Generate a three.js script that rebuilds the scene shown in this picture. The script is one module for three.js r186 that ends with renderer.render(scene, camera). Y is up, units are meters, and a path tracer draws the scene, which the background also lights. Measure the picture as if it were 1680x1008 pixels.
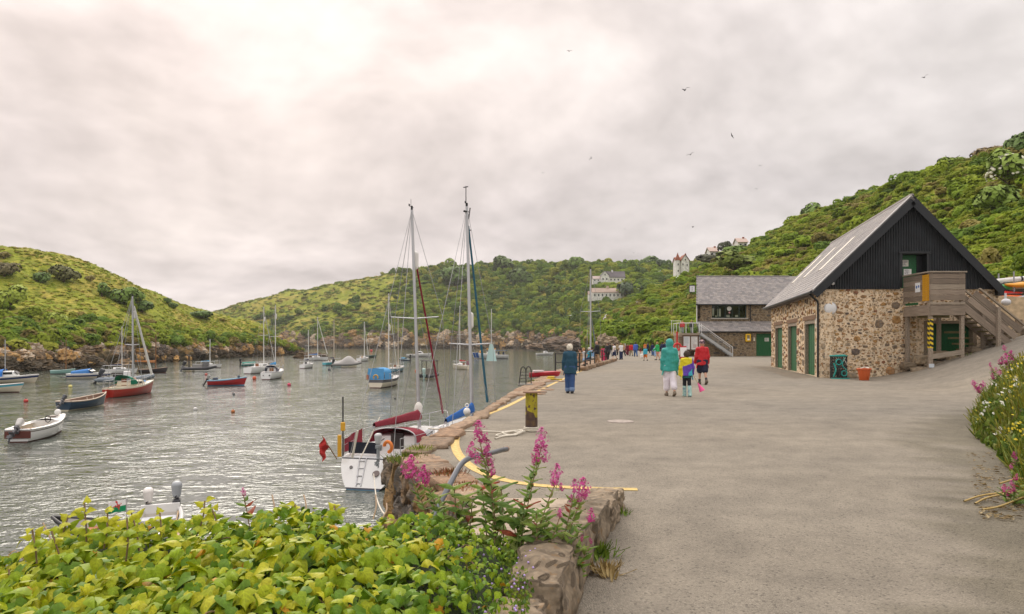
import * as THREE from 'three';
import { mergeGeometries, mergeVertices } from 'three/addons/utils/BufferGeometryUtils.js';
import { RoundedBoxGeometry } from 'three/addons/geometries/RoundedBoxGeometry.js';
import { ImprovedNoise } from 'three/addons/math/ImprovedNoise.js';
import { FontLoader } from 'three/addons/loaders/FontLoader.js';
import { TextGeometry } from 'three/addons/geometries/TextGeometry.js';

const scene = new THREE.Scene();
const F = 1120, EYE = 1.6, HORIZON = 563, WATER = -3.2;      // focal length in pixels of a 1680 x 1008 picture, eye height over the quay
const camera = new THREE.PerspectiveCamera(2 * Math.atan(504 / F) * 180 / Math.PI, 1680 / 1008, 0.1, 6000);
camera.position.set(0, EYE, 0);
camera.setViewOffset(1680, 1008, 0, 504 - HORIZON, 1680, 1008);
const renderer = new THREE.WebGLRenderer({ antialias: true });
renderer.toneMapping = THREE.LinearToneMapping;
renderer.toneMappingExposure = 1.34;
renderer.shadowMap.enabled = true;
const SUN = new THREE.Vector3(-0.36, 0.56, -0.80).normalize();
const sun = new THREE.DirectionalLight(new THREE.Color().setRGB(1, 0.93, 0.82), 1.0);
sun.position.copy(SUN).multiplyScalar(200); sun.castShadow = true; sun.shadow.radius = 60;
Object.assign(sun.shadow.camera, { left: -120, right: 120, top: 120, bottom: -120, near: 1, far: 600 });
sun.shadow.mapSize.set(4096, 4096);
scene.add(sun, sun.target);

const perlin = new ImprovedNoise();
const pn = (x, y, z = 0) => perlin.noise(x + 31.7, y + 17.3, z + 5.1);
function fbm(x, y, z = 0, oct = 4) { let s = 0, a = 0.5, f = 1; for (let i = 0; i < oct; i++) { s += a * pn(x * f, y * f, z * f); a *= 0.5; f *= 2.03; } return s; }
const clamp = (x, a = 0, b = 1) => Math.min(b, Math.max(a, x)), mix = (a, b, t) => a + (b - a) * t;
const sstep = (a, b, x) => { const t = clamp((x - a) / (b - a)); return t * t * (3 - 2 * t); };
function rngOf(seed) { let s = seed >>> 0; return () => { s = (s + 0x6d2b79f5) | 0; let t = Math.imul(s ^ (s >>> 15), 1 | s); t = (t + Math.imul(t ^ (t >>> 7), 61 | t)) ^ t; return ((t ^ (t >>> 14)) >>> 0) / 4294967296; }; }

{ // a layer of cloud over the whole sky, thinnest where the sun stands behind it
const W = 4096, H = 2048, data = new Float32Array(W * H * 4), d = new THREE.Vector3();
const glow = new THREE.Vector3(-0.37, 0.54, -0.78).normalize();
for (let j = 0; j < H; j++) for (let i = 0; i < W; i++) {
if (j < H / 2 - 24) { const o = (j * W + i) * 4; data[o] = 0.5; data[o + 1] = 0.48; data[o + 2] = 0.46; data[o + 3] = 1; continue; }
const el = ((j + 0.5) / H - 0.5) * Math.PI, az = ((i + 0.5) / W - 0.5) * 2 * Math.PI, ce = Math.cos(el);
d.set(Math.cos(az) * ce, Math.sin(el), Math.sin(az) * ce);
const e = Math.max(0, d.y), k = 1 / (e + 0.3);
const cx = (d.x * 0.8 + d.z * 0.6) * k * 1.5, cz = (d.z * 0.8 - d.x * 0.6) * k * 1.5;
const wx = fbm(cx * 0.5, cz * 0.5, 3, 3) * 1.2;
const big = fbm(cx * 0.5 + wx, cz * 0.6, 1, 4), fine = fbm(cx * 1.5 + wx * 1.4, cz * 1.7 + wx, 7, 6), tiny = fbm(cx * 7 + wx * 2, cz * 6, 2, 5);
let L = 0.575 * (1 + 1.5 * sstep(0.3, 1, e)) + 0.07 * (1 - sstep(0.0, 0.16, e));
L *= 1 + 0.40 * big + 0.46 * fine + 0.21 * tiny;
const g = d.dot(glow), halo = Math.exp((g - 1) * 36), wide = Math.exp((g - 1) * 4);
L += 0.11 * halo * (1 + 1.2 * fine) + 0.06 * wide;
const warm = clamp(wide * 0.9), o = (j * W + i) * 4, cool = clamp(0.5 - big * 1.3);
data[o] = L * (1.005 + 0.10 * warm); data[o + 1] = L * (0.955 - 0.008 * warm); data[o + 2] = L * (0.918 + 0.035 * cool - 0.05 * warm); data[o + 3] = 1;
}
const t = new THREE.DataTexture(data, W, H, THREE.RGBAFormat, THREE.FloatType);
t.mapping = THREE.EquirectangularReflectionMapping; t.magFilter = t.minFilter = THREE.LinearFilter; t.needsUpdate = true;
scene.background = t; scene.environment = t;
}
scene.fog = new THREE.FogExp2(new THREE.Color().setRGB(0.86, 0.84, 0.82), 0.00015);

const V3 = (x, y, z) => new THREE.Vector3(x, y, z), C = (r, g, b) => new THREE.Color().setRGB(r, g, b);
const at = (px, py, d) => V3((px - 840) / F * d, EYE - (py - HORIZON) / F * d, -d);          // a point of the place from its bearing and distance
const onLevel = (px, py, y = 0) => at(px, py, (EYE - y) * F / (py - HORIZON));
const used = {};
function numbered(n) { const k = used[n] = (used[n] ?? -1) + 1; return k ? n + '_' + String(k).padStart(3, '0') : n; }
function tag(o, label, category, group, kind) { if (label) o.userData.label = label; if (category) o.userData.category = category; if (group) o.userData.group = group; if (kind) o.userData.kind = kind; return o; }
function thing(name, label, category, p = [0, 0, 0], turn = 0, group) {
const o = new THREE.Group(); o.name = numbered(name); o.position.set(...(p.isVector3 ? p.toArray() : p)); o.rotation.y = turn; scene.add(o);
return tag(o, label, category, group);
}
const subs = new Map();
function part(name, geo, m, parent = scene, kind, label) {
const o = new THREE.Mesh(geo, m);
if (parent === scene) o.name = numbered(name);
else { const c = subs.get(parent) ?? subs.set(parent, {}).get(parent); const k = c[name] = (c[name] ?? -1) + 1; o.name = k ? name + '_' + String(k).padStart(3, '0') : name; }
o.castShadow = o.receiveShadow = true; parent.add(o);
return tag(o, label, null, null, kind);
}
function copyOf(src, label, p, turn, group) { const c = src.clone(); c.name = numbered(src.name.replace(/_\d{3}$/, '')); scene.add(c); if (p) c.position.set(...(p.isVector3 ? p.toArray() : p)); if (turn !== undefined) c.rotation.y = turn; if (label) c.userData.label = label; if (group) c.userData.group = group; return c; }
function instanced(name, geo, m, list, parent = scene, label, category) {                // list of [Matrix4, Color?]
const o = new THREE.InstancedMesh(geo, m, list.length);
list.forEach(([mx, c], i) => { o.setMatrixAt(i, mx); if (c) o.setColorAt(i, c); });
o.name = parent === scene ? numbered(name) : name; o.castShadow = o.receiveShadow = true; parent.add(o);
return tag(o, label, category, null, 'stuff');
}
const _m = new THREE.Matrix4(), _q = new THREE.Quaternion(), UPV = V3(0, 1, 0);
function trs(p, q, s) { return new THREE.Matrix4().compose(p, q, typeof s === 'number' ? V3(s, s, s) : s); }
const quatTo = (from, to) => new THREE.Quaternion().setFromUnitVectors(from, to);
const euler = (x, y, z) => new THREE.Quaternion().setFromEuler(new THREE.Euler(x, y, z));

class GB {                                                                              // collects pieces and joins them into one geometry
constructor() { this.l = []; }
add(g, m) {
g = g.index ? g.toNonIndexed() : g.clone();
for (const k of Object.keys(g.attributes)) if (!['position', 'normal', 'uv'].includes(k)) g.deleteAttribute(k);
if (!g.attributes.normal) g.computeVertexNormals();
if (!g.attributes.uv) g.setAttribute('uv', new THREE.BufferAttribute(new Float32Array(g.attributes.position.count * 2), 2));
g.clearGroups(); if (m) g.applyMatrix4(m); this.l.push(g); return this;
}
box(x, y, z, w, h, d, q) { return this.add(new THREE.BoxGeometry(w, h, d), trs(V3(x, y, z), q ?? new THREE.Quaternion(), 1)); }
rbox(x, y, z, w, h, d, r = 0.02, q) { return this.add(new RoundedBoxGeometry(w, h, d, 2, Math.min(r, w / 2.01, h / 2.01, d / 2.01)), trs(V3(x, y, z), q ?? new THREE.Quaternion(), 1)); }
bar(a, b, r, r2 = r, seg = 8) { const dir = b.clone().sub(a), L = dir.length(); return this.add(new THREE.CylinderGeometry(r2, r, L, seg), trs(a.clone().add(b).multiplyScalar(0.5), quatTo(UPV, dir.normalize()), 1)); }
beam(a, b, w, h, up = UPV) {                                                           // square timber from a to b
const z = b.clone().sub(a), L = z.length(); z.normalize(); const x = V3().crossVectors(up, z).normalize(), y = V3().crossVectors(z, x);
return this.add(new THREE.BoxGeometry(w, h, L), new THREE.Matrix4().makeBasis(x, y, z).setPosition(a.clone().add(b).multiplyScalar(0.5)));
}
tube(pts, r, n = 24, seg = 8) { return this.add(new THREE.TubeGeometry(new THREE.CatmullRomCurve3(pts), n, r, seg, false)); }
ball(p, r, sy = 1, seg = 10) { return this.add(new THREE.SphereGeometry(r, seg, Math.max(6, seg * 0.7 | 0)), trs(p, new THREE.Quaternion(), V3(1, sy, 1))); }
done() { const g = mergeGeometries(this.l, false); this.l = []; return g; }
}
function surf(nu, nv, fn, uvs = [1, 1], flip) {                                           // a sheet from fn(u, v) -> Vector3
const p = [], t = [], ix = [];
for (let j = 0; j <= nv; j++) for (let i = 0; i <= nu; i++) { const q = fn(i / nu, j / nv); p.push(q.x, q.y, q.z); t.push(i / nu * uvs[0], j / nv * uvs[1]); }
for (let j = 0; j < nv; j++) for (let i = 0; i < nu; i++) { const a = j * (nu + 1) + i, b = a + 1, c = a + nu + 1, d = c + 1; flip ? ix.push(a, c, b, b, c, d) : ix.push(a, b, c, b, d, c); }
const g = new THREE.BufferGeometry(); g.setAttribute('position', new THREE.Float32BufferAttribute(p, 3)); g.setAttribute('uv', new THREE.Float32BufferAttribute(t, 2)); g.setIndex(ix); g.computeVertexNormals();
return g;
}
function polyPrism(pts, y0, y1) {                                                        // outline in x,z between two heights
const s = new THREE.Shape(pts.map(([x, z]) => new THREE.Vector2(x, -z)));
const g = new THREE.ExtrudeGeometry(s, { depth: y1 - y0, bevelEnabled: false }); g.rotateX(-Math.PI / 2); g.translate(0, y0, 0); return g;
}
function quadGeo(a, b, c, d, uw = 1, vh = 1) { return surf(1, 1, (u, v) => a.clone().lerp(b, u).lerp(d.clone().lerp(c, u), v), [uw, vh]); }
function tint(g, fn) { const p = g.attributes.position, n = g.attributes.normal, c = new Float32Array(p.count * 3); for (let i = 0; i < p.count; i++) { const q = fn(p.getX(i), p.getY(i), p.getZ(i), n ? n.getY(i) : 1, i); c[i * 3] = q[0]; c[i * 3 + 1] = q[1]; c[i * 3 + 2] = q[2]; } g.setAttribute('color', new THREE.BufferAttribute(c, 3)); return g; }

// textures that repeat without a seam: gradient noise on a lattice that wraps
const H2 = (x, y, s) => { let h = Math.imul(x, 374761393) ^ Math.imul(y, 668265263) ^ Math.imul(s, 974634541); h = Math.imul(h ^ (h >>> 13), 1274126177); return ((h ^ (h >>> 16)) >>> 0) / 4294967296; };
function wn(u, v, per, s = 1, perV = per) {
const x = u * per, y = v * perV, ix = Math.floor(x), iy = Math.floor(y), fx = x - ix, fy = y - iy, q = (t) => t * t * t * (t * (t * 6 - 15) + 10);
const g = (a, b) => { const h = H2(((ix + a) % per + per) % per, ((iy + b) % perV + perV) % perV, s) * 6.2832; return Math.cos(h) * (fx - a) + Math.sin(h) * (fy - b); };
return mix(mix(g(0, 0), g(1, 0), q(fx)), mix(g(0, 1), g(1, 1), q(fx)), q(fy)) * 1.4;
}
function wfbm(u, v, per, oct = 4, s = 1, perV = per) { let r = 0, a = 0.5; for (let i = 0; i < oct; i++) { r += a * wn(u, v, per, s + i, perV); a *= 0.55; per *= 2; perV *= 2; } return r; }
function cell(u, v, per, s = 1) { const x = u * per, y = v * per, ix = Math.floor(x), iy = Math.floor(y); let d1 = 9, d2 = 9, id = 0; for (let j = -1; j <= 1; j++) for (let i = -1; i <= 1; i++) { const cx = ((ix + i) % per + per) % per, cy = ((iy + j) % per + per) % per; const dx = ix + i + H2(cx, cy, s) - x, dy = iy + j + H2(cx, cy, s + 9) - y, d = dx * dx + dy * dy; if (d < d1) { d2 = d1; d1 = d; id = H2(cx, cy, s + 21); } else if (d < d2) d2 = d; } return [Math.sqrt(d1), Math.sqrt(d2), id]; }
const enc = (x) => { x = clamp(x); return Math.round(255 * (x <= 0.0031308 ? 12.92 * x : 1.055 * Math.pow(x, 1 / 2.4) - 0.055)); };
function texture(n, fn, color, m = n) {
const data = new Uint8Array(n * m * 4);
for (let j = 0; j < m; j++) for (let i = 0; i < n; i++) { const c = fn((i + 0.5) / n, (j + 0.5) / m), o = (j * n + i) * 4; for (let k = 0; k < 3; k++) { const x = Array.isArray(c) ? c[k] : c; data[o + k] = color ? enc(x) : Math.round(255 * clamp(x)); } data[o + 3] = 255; }
const t = new THREE.DataTexture(data, n, m); t.wrapS = t.wrapT = THREE.RepeatWrapping; t.magFilter = t.minFilter = THREE.LinearFilter; if (color) t.colorSpace = THREE.SRGBColorSpace; t.needsUpdate = true; return t;
}
function rep(t, u, v = u) { const c = t.clone(); c.repeat.set(u, v); c.needsUpdate = true; return c; }
const gray = (lo, hi, x) => mix(lo, hi, clamp(x));
function std(c, rough = 0.8, o = {}) { return new THREE.MeshStandardMaterial({ color: Array.isArray(c) ? C(...c) : c, roughness: rough, ...o }); }
function phys(c, rough, o = {}) { return new THREE.MeshPhysicalMaterial({ color: Array.isArray(c) ? C(...c) : c, roughness: rough, ...o }); }
const mottle = texture(512, (u, v) => { const x = 0.8 + 0.5 * wfbm(u, v, 6, 6, 3); return [x, x, x]; }, true);
const grainBump = texture(512, (u, v) => 0.5 + 0.6 * wfbm(u, v, 24, 4, 8));
const asphaltMap = texture(1024, (u, v) => { const [a, , id] = cell(u, v, 150, 5), n = wfbm(u, v, 5, 5, 2), k = 0.76 + 0.26 * n + (id - 0.5) * 0.3 * (a < 0.42 ? 1 : 0.3) + (id > 0.955 && a < 0.3 ? 0.5 : 0) - (id < 0.05 ? 0.18 : 0); return [k, k * 0.985, k * 0.955]; }, true);
const asphaltBump = texture(1024, (u, v) => { const [a, b] = cell(u, v, 150, 5); return clamp((b - a) * 1.6); });
const rockMap = texture(512, (u, v) => { const n = wfbm(u, v, 5, 6, 31), s = wfbm(u, v, 4, 4, 77, 22); const k = 0.72 + 0.55 * n + 0.35 * s; const o = clamp(0.5 + 2.2 * wfbm(u, v, 7, 3, 55)); return [k * mix(0.9, 1.15, o), k * mix(0.93, 1.0, o), k * mix(0.98, 0.82, o)]; }, true);
const rockBump = texture(512, (u, v) => 0.5 + 0.45 * wfbm(u, v, 6, 6, 31) + 0.4 * wfbm(u, v, 4, 4, 77, 22));
const lichenMap = texture(512, (u, v) => { const n = wfbm(u, v, 6, 7, 41), w = wfbm(u, v, 14, 6, 12), y = wfbm(u, v, 11, 6, 90); const k = 0.8 + 0.75 * n; let c = [k, k * 0.93, k * 0.82]; const a = sstep(0.06, 0.36, w) * 0.6; c = c.map((x, i) => mix(x, [1.3, 1.22, 1.1][i], a)); const s = sstep(0.16, 0.4, y) * 0.5; c = [mix(c[0], 0.95, s), mix(c[1], 0.66, s), mix(c[2], 0.34, s)]; c = c.map((x) => x * (1 - 0.5 * sstep(0.05, 0.5, -y) * 0.6)); return c.map((x) => x * 0.72); }, true);
const woodMap = texture(512, (u, v) => { const g = wfbm(u, v, 3, 5, 61, 48), l = wn(u, v, 2, 17, 90), k = 0.72 + 0.5 * g + 0.22 * l + 0.2 * wfbm(u, v, 4, 3, 19); return [k, k * 0.97, k * 0.93]; }, true);
const grassMap = texture(512, (u, v) => { const n = wfbm(u, v, 8, 6, 21), m = wfbm(u, v, 40, 3, 33); const k = 0.75 + 0.6 * n + 0.45 * m; return [k * (1 + 0.3 * n), k, k * 0.85]; }, true);
const clothBump = texture(256, (u, v) => 0.5 + 0.5 * wfbm(u, v, 7, 4, 66));

{
const wave = texture(1024, (u, v) => {
const a = wfbm(u + 0.05 * wn(u, v, 5, 3), v + 0.03 * wn(u, v, 6, 5), 17, 3, 4, 27), b = wfbm(u + 0.02 * wn(u, v, 9, 2), v + 0.02 * wn(u, v, 4, 8), 42, 3, 9, 66), c = wfbm(u, v, 90, 2, 15, 120);
const calm = sstep(-0.25, 0.25, wn(u, v, 3, 40) + 0.5 * wn(u, v, 7, 41));
return 0.5 + 0.40 * a + (0.20 * b + 0.09 * c) * mix(0.1, 1.15, calm);
});
wave.repeat.set(1 / 13, 1 / 13);
const m = phys([0.085, 0.098, 0.08], 0.07, { bumpMap: wave, bumpScale: 0.065, ior: 1.33, specularIntensity: 1 });
const NR = 620, NC = 360, p = [], t = [], ix = [];
for (let j = 0; j <= NR; j++) for (let i = 0; i <= NC; i++) {
const r = 6 * Math.pow(3600 / 6, j / NR), a = mix(-1.45, 0.9, i / NC), x = Math.sin(a) * r, z = -Math.cos(a) * r;
const f = 1 - sstep(30, 140, r), g = 0.45 + 0.55 * sstep(-0.2, 0.25, fbm(x * 0.05, z * 0.09, 2, 2));
const y = f * g * (0.032 * pn(x * 0.55, z * 1.1, 0.3) + 0.022 * pn(x * 1.25 + 7, z * 2.4, 1.3) + 0.013 * pn(x * 2.9, z * 5.1, 2.2));
p.push(x, WATER + y, z); t.push(x + 0.8 * pn(x * 0.03, z * 0.03), z + 0.8 * pn(x * 0.03, z * 0.03, 9));
}
for (let j = 0; j < NR; j++) for (let i = 0; i < NC; i++) { const a = j * (NC + 1) + i, b = a + 1, c = a + NC + 1, d = c + 1; ix.push(a, b, c, b, d, c); }
const g = new THREE.BufferGeometry(); g.setAttribute('position', new THREE.Float32BufferAttribute(p, 3)); g.setAttribute('uv', new THREE.Float32BufferAttribute(t, 2)); g.setIndex(ix); g.computeVertexNormals();
tag(part('water', g, m), 'rippled grey green harbour water full of moored boats', null, null, 'structure');
}

const EDGE = [[-0.25, 12], [-0.25, -3], [-0.3, -4.6], [-0.42, -6.7], [-1.56, -9.6], [-1.28, -11.8], [-0.86, -14.3], [0.25, -23.4], [2.15, -36.6], [4.6, -48], [9.2, -70], [13.5, -96], [18, -125], [22, -150]];
function edgeX(z) { for (let i = 1; i < EDGE.length; i++) if (z >= EDGE[i][1]) { const [a, b] = [EDGE[i - 1], EDGE[i]]; return mix(a[0], b[0], clamp((z - a[1]) / (b[1] - a[1]))); } return 22; }
function groundH(x, z) { const x0 = z < -28 ? 16 + (-28 - z) * 0.35 : 16 - (z + 28) * 0.2, t = x - x0; const s = t < -1.2 ? 0 : t < 1.2 ? (t + 1.2) ** 2 / 4.8 : t; return Math.min(5, s * 0.33); }
{
const zs = []; for (let z = 10; z > -10; z -= 0.25) zs.push(z); for (let z = -10; z > -45; z -= 0.5) zs.push(z); for (let z = -45; z >= -152; z -= 1.5) zs.push(z);
for (const e of EDGE) if (e[1] < 10) zs.push(e[1]); zs.sort((a, b) => b - a);
const NX = 110, p = [], t = [], ix = [], col = [];
for (const z of zs) for (let i = 0; i <= NX; i++) {
const k = Math.pow(i / NX, 1.5), x = mix(edgeX(z), 75, k); p.push(x, groundH(x, z), z); t.push(x / 2.4, z / 2.4);
const n = fbm(x * 0.35, z * 0.35, 4, 4), w = fbm(x * 0.07, z * 0.12, 8, 3), s = fbm(x * 1.1, z * 0.5, 3, 3);
let b = 1 + 0.2 * n + 0.26 * w + 0.06 * s; if (s < -0.22) b *= 0.9;
{ const s0 = [-4, -6.2, -8.65, -9.8, -11.4, -14.1, -16], s1 = [3.3, 4.75, 6.3, 7, 7.75, 9.5, 11.3]; let bx = 40; for (let q = 1; q < 7; q++) if (z <= s0[q - 1] && z >= s0[q]) bx = mix(s1[q - 1], s1[q], (z - s0[q - 1]) / (s0[q] - s0[q - 1])); const dirt = fbm(x * 2.2, z * 2.2, 6, 4) > (bx - x) * 0.55 - 0.42 ? 0.72 : 1; b *= dirt; col.push(0.335 * b, 0.298 * b * (1 - 0.05 * w), (dirt < 1 ? 0.225 : 0.243) * b * (1 - 0.14 * w)); };
}
for (let j = 0; j < zs.length - 1; j++) for (let i = 0; i < NX; i++) { const a = j * (NX + 1) + i, b = a + 1, c = a + NX + 1, d = c + 1; ix.push(a, b, c, b, d, c); }
const g = new THREE.BufferGeometry(); g.setAttribute('position', new THREE.Float32BufferAttribute(p, 3)); g.setAttribute('uv', new THREE.Float32BufferAttribute(t, 2)); g.setAttribute('color', new THREE.Float32BufferAttribute(col, 3)); g.setIndex(ix); g.computeVertexNormals();
tag(part('quay_road', g, new THREE.MeshStandardMaterial({ vertexColors: true, map: asphaltMap, bumpMap: asphaltBump, bumpScale: 0.006, roughness: 0.92 })), 'worn grey tarmac of the quay and the road past the boathouse', null, null, 'structure');
}
// yellow line painted along the edge of the quay
{
const pts = [[1046, 804], [1000, 803], [940, 801], [880, 797], [830, 789], [790, 776], [765, 760], [750, 742], [747, 724], [758, 704], [785, 687], [830, 668], [870, 648], [925, 622], [960, 606]].map(([x, y]) => onLevel(x, y));
const cv = new THREE.CatmullRomCurve3(pts), N = 160, wear = rngOf(5);
const g = surf(1, N, (u, v) => { const q = cv.getPointAt(v), s = cv.getTangentAt(v), n = V3(-s.z, 0, s.x); return q.add(n.multiplyScalar((u - 0.5) * (0.135 + 0.012 * pn(v * 60, u * 3)))).setY(0.006); }, [1, 60]);
const m = std([0.78, 0.56, 0.2], 0.8, { map: rep(mottle, 0.5, 1.4), bumpMap: grainBump, bumpScale: 0.002 });
tag(part('yellow_line', g, m), 'pale yellow painted line curving along the quay edge', null, null, 'structure');
}

function loft(sections, nu, nv, rough) {          // sections: arrays of Vector3, base first; smooth both ways, then roughened
const rows = sections.map((s) => new THREE.CatmullRomCurve3(s, false, 'centripetal'));
const grid = [];
for (let i = 0; i <= nu; i++) grid.push([]);
for (let j = 0; j <= nv; j++) { const c = new THREE.CatmullRomCurve3(rows.map((r) => r.getPoint(j / nv)), false, 'centripetal'); for (let i = 0; i <= nu; i++) grid[i][j] = c.getPoint(i / nu); }
const nrm = (i, j) => { const a = grid[Math.max(0, i - 1)][j], b = grid[Math.min(nu, i + 1)][j], c = grid[i][Math.max(0, j - 1)], d = grid[i][Math.min(nv, j + 1)]; return V3().crossVectors(b.clone().sub(a), d.clone().sub(c)).normalize(); };
const out = grid.map((col, i) => col.map((p, j) => { const n = nrm(i, j); return p.clone().add(n.multiplyScalar(rough(p, i / nu, j / nv))); }));
const geo = surf(nu, nv, (u, v) => out[Math.round(u * nu)][Math.round(v * nv)]);
const L = grid[0][0].distanceTo(grid[nu][0]), p = geo.attributes.position, uv = geo.attributes.uv;
for (let i = 0; i < p.count; i++) uv.setXY(i, (p.getX(i) + p.getZ(i) * 0.6) / 9, (p.getY(i) + p.getZ(i) * 0.5) / 9);
const sample = (u, v) => { const x = u * nu, y = v * nv, i = Math.min(nu - 1, x | 0), j = Math.min(nv - 1, y | 0), a = x - i, b = y - j; return out[i][j].clone().lerp(out[i + 1][j], a).lerp(out[i][j + 1].clone().lerp(out[i + 1][j + 1], a), b); };
return { geo, sample, out };
}
const ridged = (x, y, z, o = 4) => 1 - 2.2 * Math.abs(fbm(x, y, z, o));
const hillMat = new THREE.MeshPhysicalMaterial({ vertexColors: true, specularIntensity: 0.15, map: grassMap, bumpMap: rockBump, bumpScale: 0.5, roughness: 0.95 });
const PAL = { grass: [0.30, 0.34, 0.045], dry: [0.42, 0.36, 0.09], rock: [0.4, 0.29, 0.18], ochre: [0.58, 0.36, 0.13], pale: [0.75, 0.64, 0.52], weed: [0.085, 0.068, 0.045], dark: [0.15, 0.125, 0.1] };
const lerp3 = (a, b, t) => [mix(a[0], b[0], t), mix(a[1], b[1], t), mix(a[2], b[2], t)];
function hillColour(cliff, s) {
return (x, y, z, ny) => {
const h = y - WATER, n = fbm(x / (9 * s), y / (9 * s), z / (9 * s), 4), m = fbm(x / (2.3 * s), y / (2.3 * s), z / (2.3 * s), 3), top = cliff * (1 + 1.1 * n);
let g = lerp3(PAL.grass, PAL.dry, sstep(-0.1, 0.3, n + 0.4 * m)).map((q) => q * (1 + 0.7 * m));
let r = lerp3(PAL.rock, PAL.ochre, sstep(0.02, 0.3, m + 0.3 * n)); if (m < -0.2) r = lerp3(r, PAL.dark, 0.7); if (n * 0.5 + m > 0.28) r = PAL.pale;
r = lerp3(PAL.weed, r, sstep(0.22, 0.42, (h + m * 1.4 * s) / cliff));
return lerp3(r, g, sstep(top - 0.3 * cliff, top + 0.1 * cliff, h + m * 2.5 * s));
};
}
const behind = (p, d, y = -6) => V3(p.x * (1 + d / -p.z), y, p.z - d);
function hillSection(base, ups, back = 150) { const s = [base.clone().setY(WATER - 1.2), base, ...ups.map((u) => at(...u))]; const c = s[s.length - 1]; return [...s, behind(c, back * 0.35, c.y * 0.95), behind(c, back)]; }
const wat = (px, d) => V3((px - 840) / F * d, WATER, -d);
const leftHill = loft([
hillSection(wat(-420, 84), [[-430, 590, 90], [-440, 500, 118], [-450, 400, 150], [-460, 330, 190]]),
hillSection(wat(-160, 97), [[-165, 578, 104], [-165, 525, 124], [-165, 440, 155], [-165, 372, 195]]),
hillSection(wat(0, 110), [[0, 577, 117], [0, 535, 136], [0, 470, 165], [0, 405, 205]]),
hillSection(wat(80, 121), [[80, 575, 128], [80, 535, 146], [80, 478, 176], [80, 417, 214]]),
hillSection(wat(150, 134), [[150, 572, 141], [150, 538, 156], [150, 490, 184], [150, 436, 222]]),
hillSection(wat(220, 152), [[220, 571, 158], [220, 545, 173], [220, 508, 196], [220, 466, 229]]),
hillSection(wat(300, 185), [[300, 570, 191], [300, 552, 205], [300, 527, 224], [300, 502, 252]]),
hillSection(wat(380, 222), [[380, 569, 227], [380, 558, 237], [380, 542, 252], [380, 524, 270]]),
hillSection(wat(432, 248), [[434, 568, 252], [434, 561, 257], [434, 553, 264], [434, 542, 274]], 90),
hillSection(wat(462, 268), [[461, 573, 271], [460, 570, 274], [458, 567, 277], [456, 563, 281]], 60),
hillSection(wat(492, 287), [[491, 581.5, 288], [490, 581, 289], [489, 580.5, 290], [488, 580, 292]], 30),
], 300, 110, (p, u, v) => { const k = v < 0.1 ? 0.2 : 1, cliff = 1 - sstep(0.32, 0.5, v); return k * (cliff * (2.4 * ridged(p.x / 11, p.y / 6, p.z / 11) - 1.2 + 1.2 * fbm(p.x / 3, p.y / 2, p.z / 3)) + (1 - cliff) * 3.2 * fbm(p.x / 16, p.y / 16, p.z / 16)); });
tag(part('headland', tint(leftHill.geo, hillColour(8, 1)), hillMat), 'grassy headland with a rocky shore on the left of the harbour', null, null, 'structure');

const farHill = loft([
hillSection(wat(330, 690), [[330, 566, 700], [330, 556, 730], [330, 540, 780], [330, 522, 860]]),
hillSection(wat(400, 650), [[400, 558, 662], [400, 545, 690], [400, 520, 740], [400, 496, 830]]),
hillSection(wat(500, 622), [[500, 556, 632], [500, 538, 655], [500, 508, 710], [500, 476, 800]]),
hillSection(wat(600, 605), [[600, 554, 612], [600, 530, 638], [600, 495, 690], [600, 458, 780]]),
hillSection(wat(700, 595), [[700, 552, 602], [700, 525, 625], [700, 485, 680], [700, 444, 770]]),
hillSection(wat(800, 580), [[800, 552, 587], [800, 522, 610], [800, 480, 670], [800, 438, 760]]),
hillSection(wat(880, 540), [[880, 554, 548], [880, 526, 570], [880, 484, 630], [880, 436, 740]]),
hillSection(wat(950, 430), [[950, 560, 436], [950, 530, 462], [950, 490, 520], [950, 440, 660]]),
hillSection(wat(1010, 330), [[1010, 562, 338], [1010, 535, 370], [1010, 500, 450], [1010, 442, 600]]),
hillSection(wat(1100, 300), [[1100, 560, 310], [1100, 530, 350], [1100, 490, 430], [1100, 440, 560]]),
hillSection(wat(1220, 300), [[1220, 560, 310], [1220, 520, 350], [1220, 480, 430], [1220, 425, 520]]),
], 240, 100, (p, u, v) => { const k = v < 0.1 ? 0.2 : 1, cliff = 1 - sstep(0.30, 0.46, v); return k * (cliff * (5 * ridged(p.x / 26, p.y / 18, p.z / 26) - 2.5 + 3 * fbm(p.x / 9, p.y / 6, p.z / 9)) + (1 - cliff) * 7 * fbm(p.x / 45, p.y / 45, p.z / 45)); });
tag(part('far_hill', tint(farHill.geo, hillColour(11, 2.6)), hillMat), 'wooded hill with rocky cliffs across the harbour', null, null, 'structure');

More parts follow.
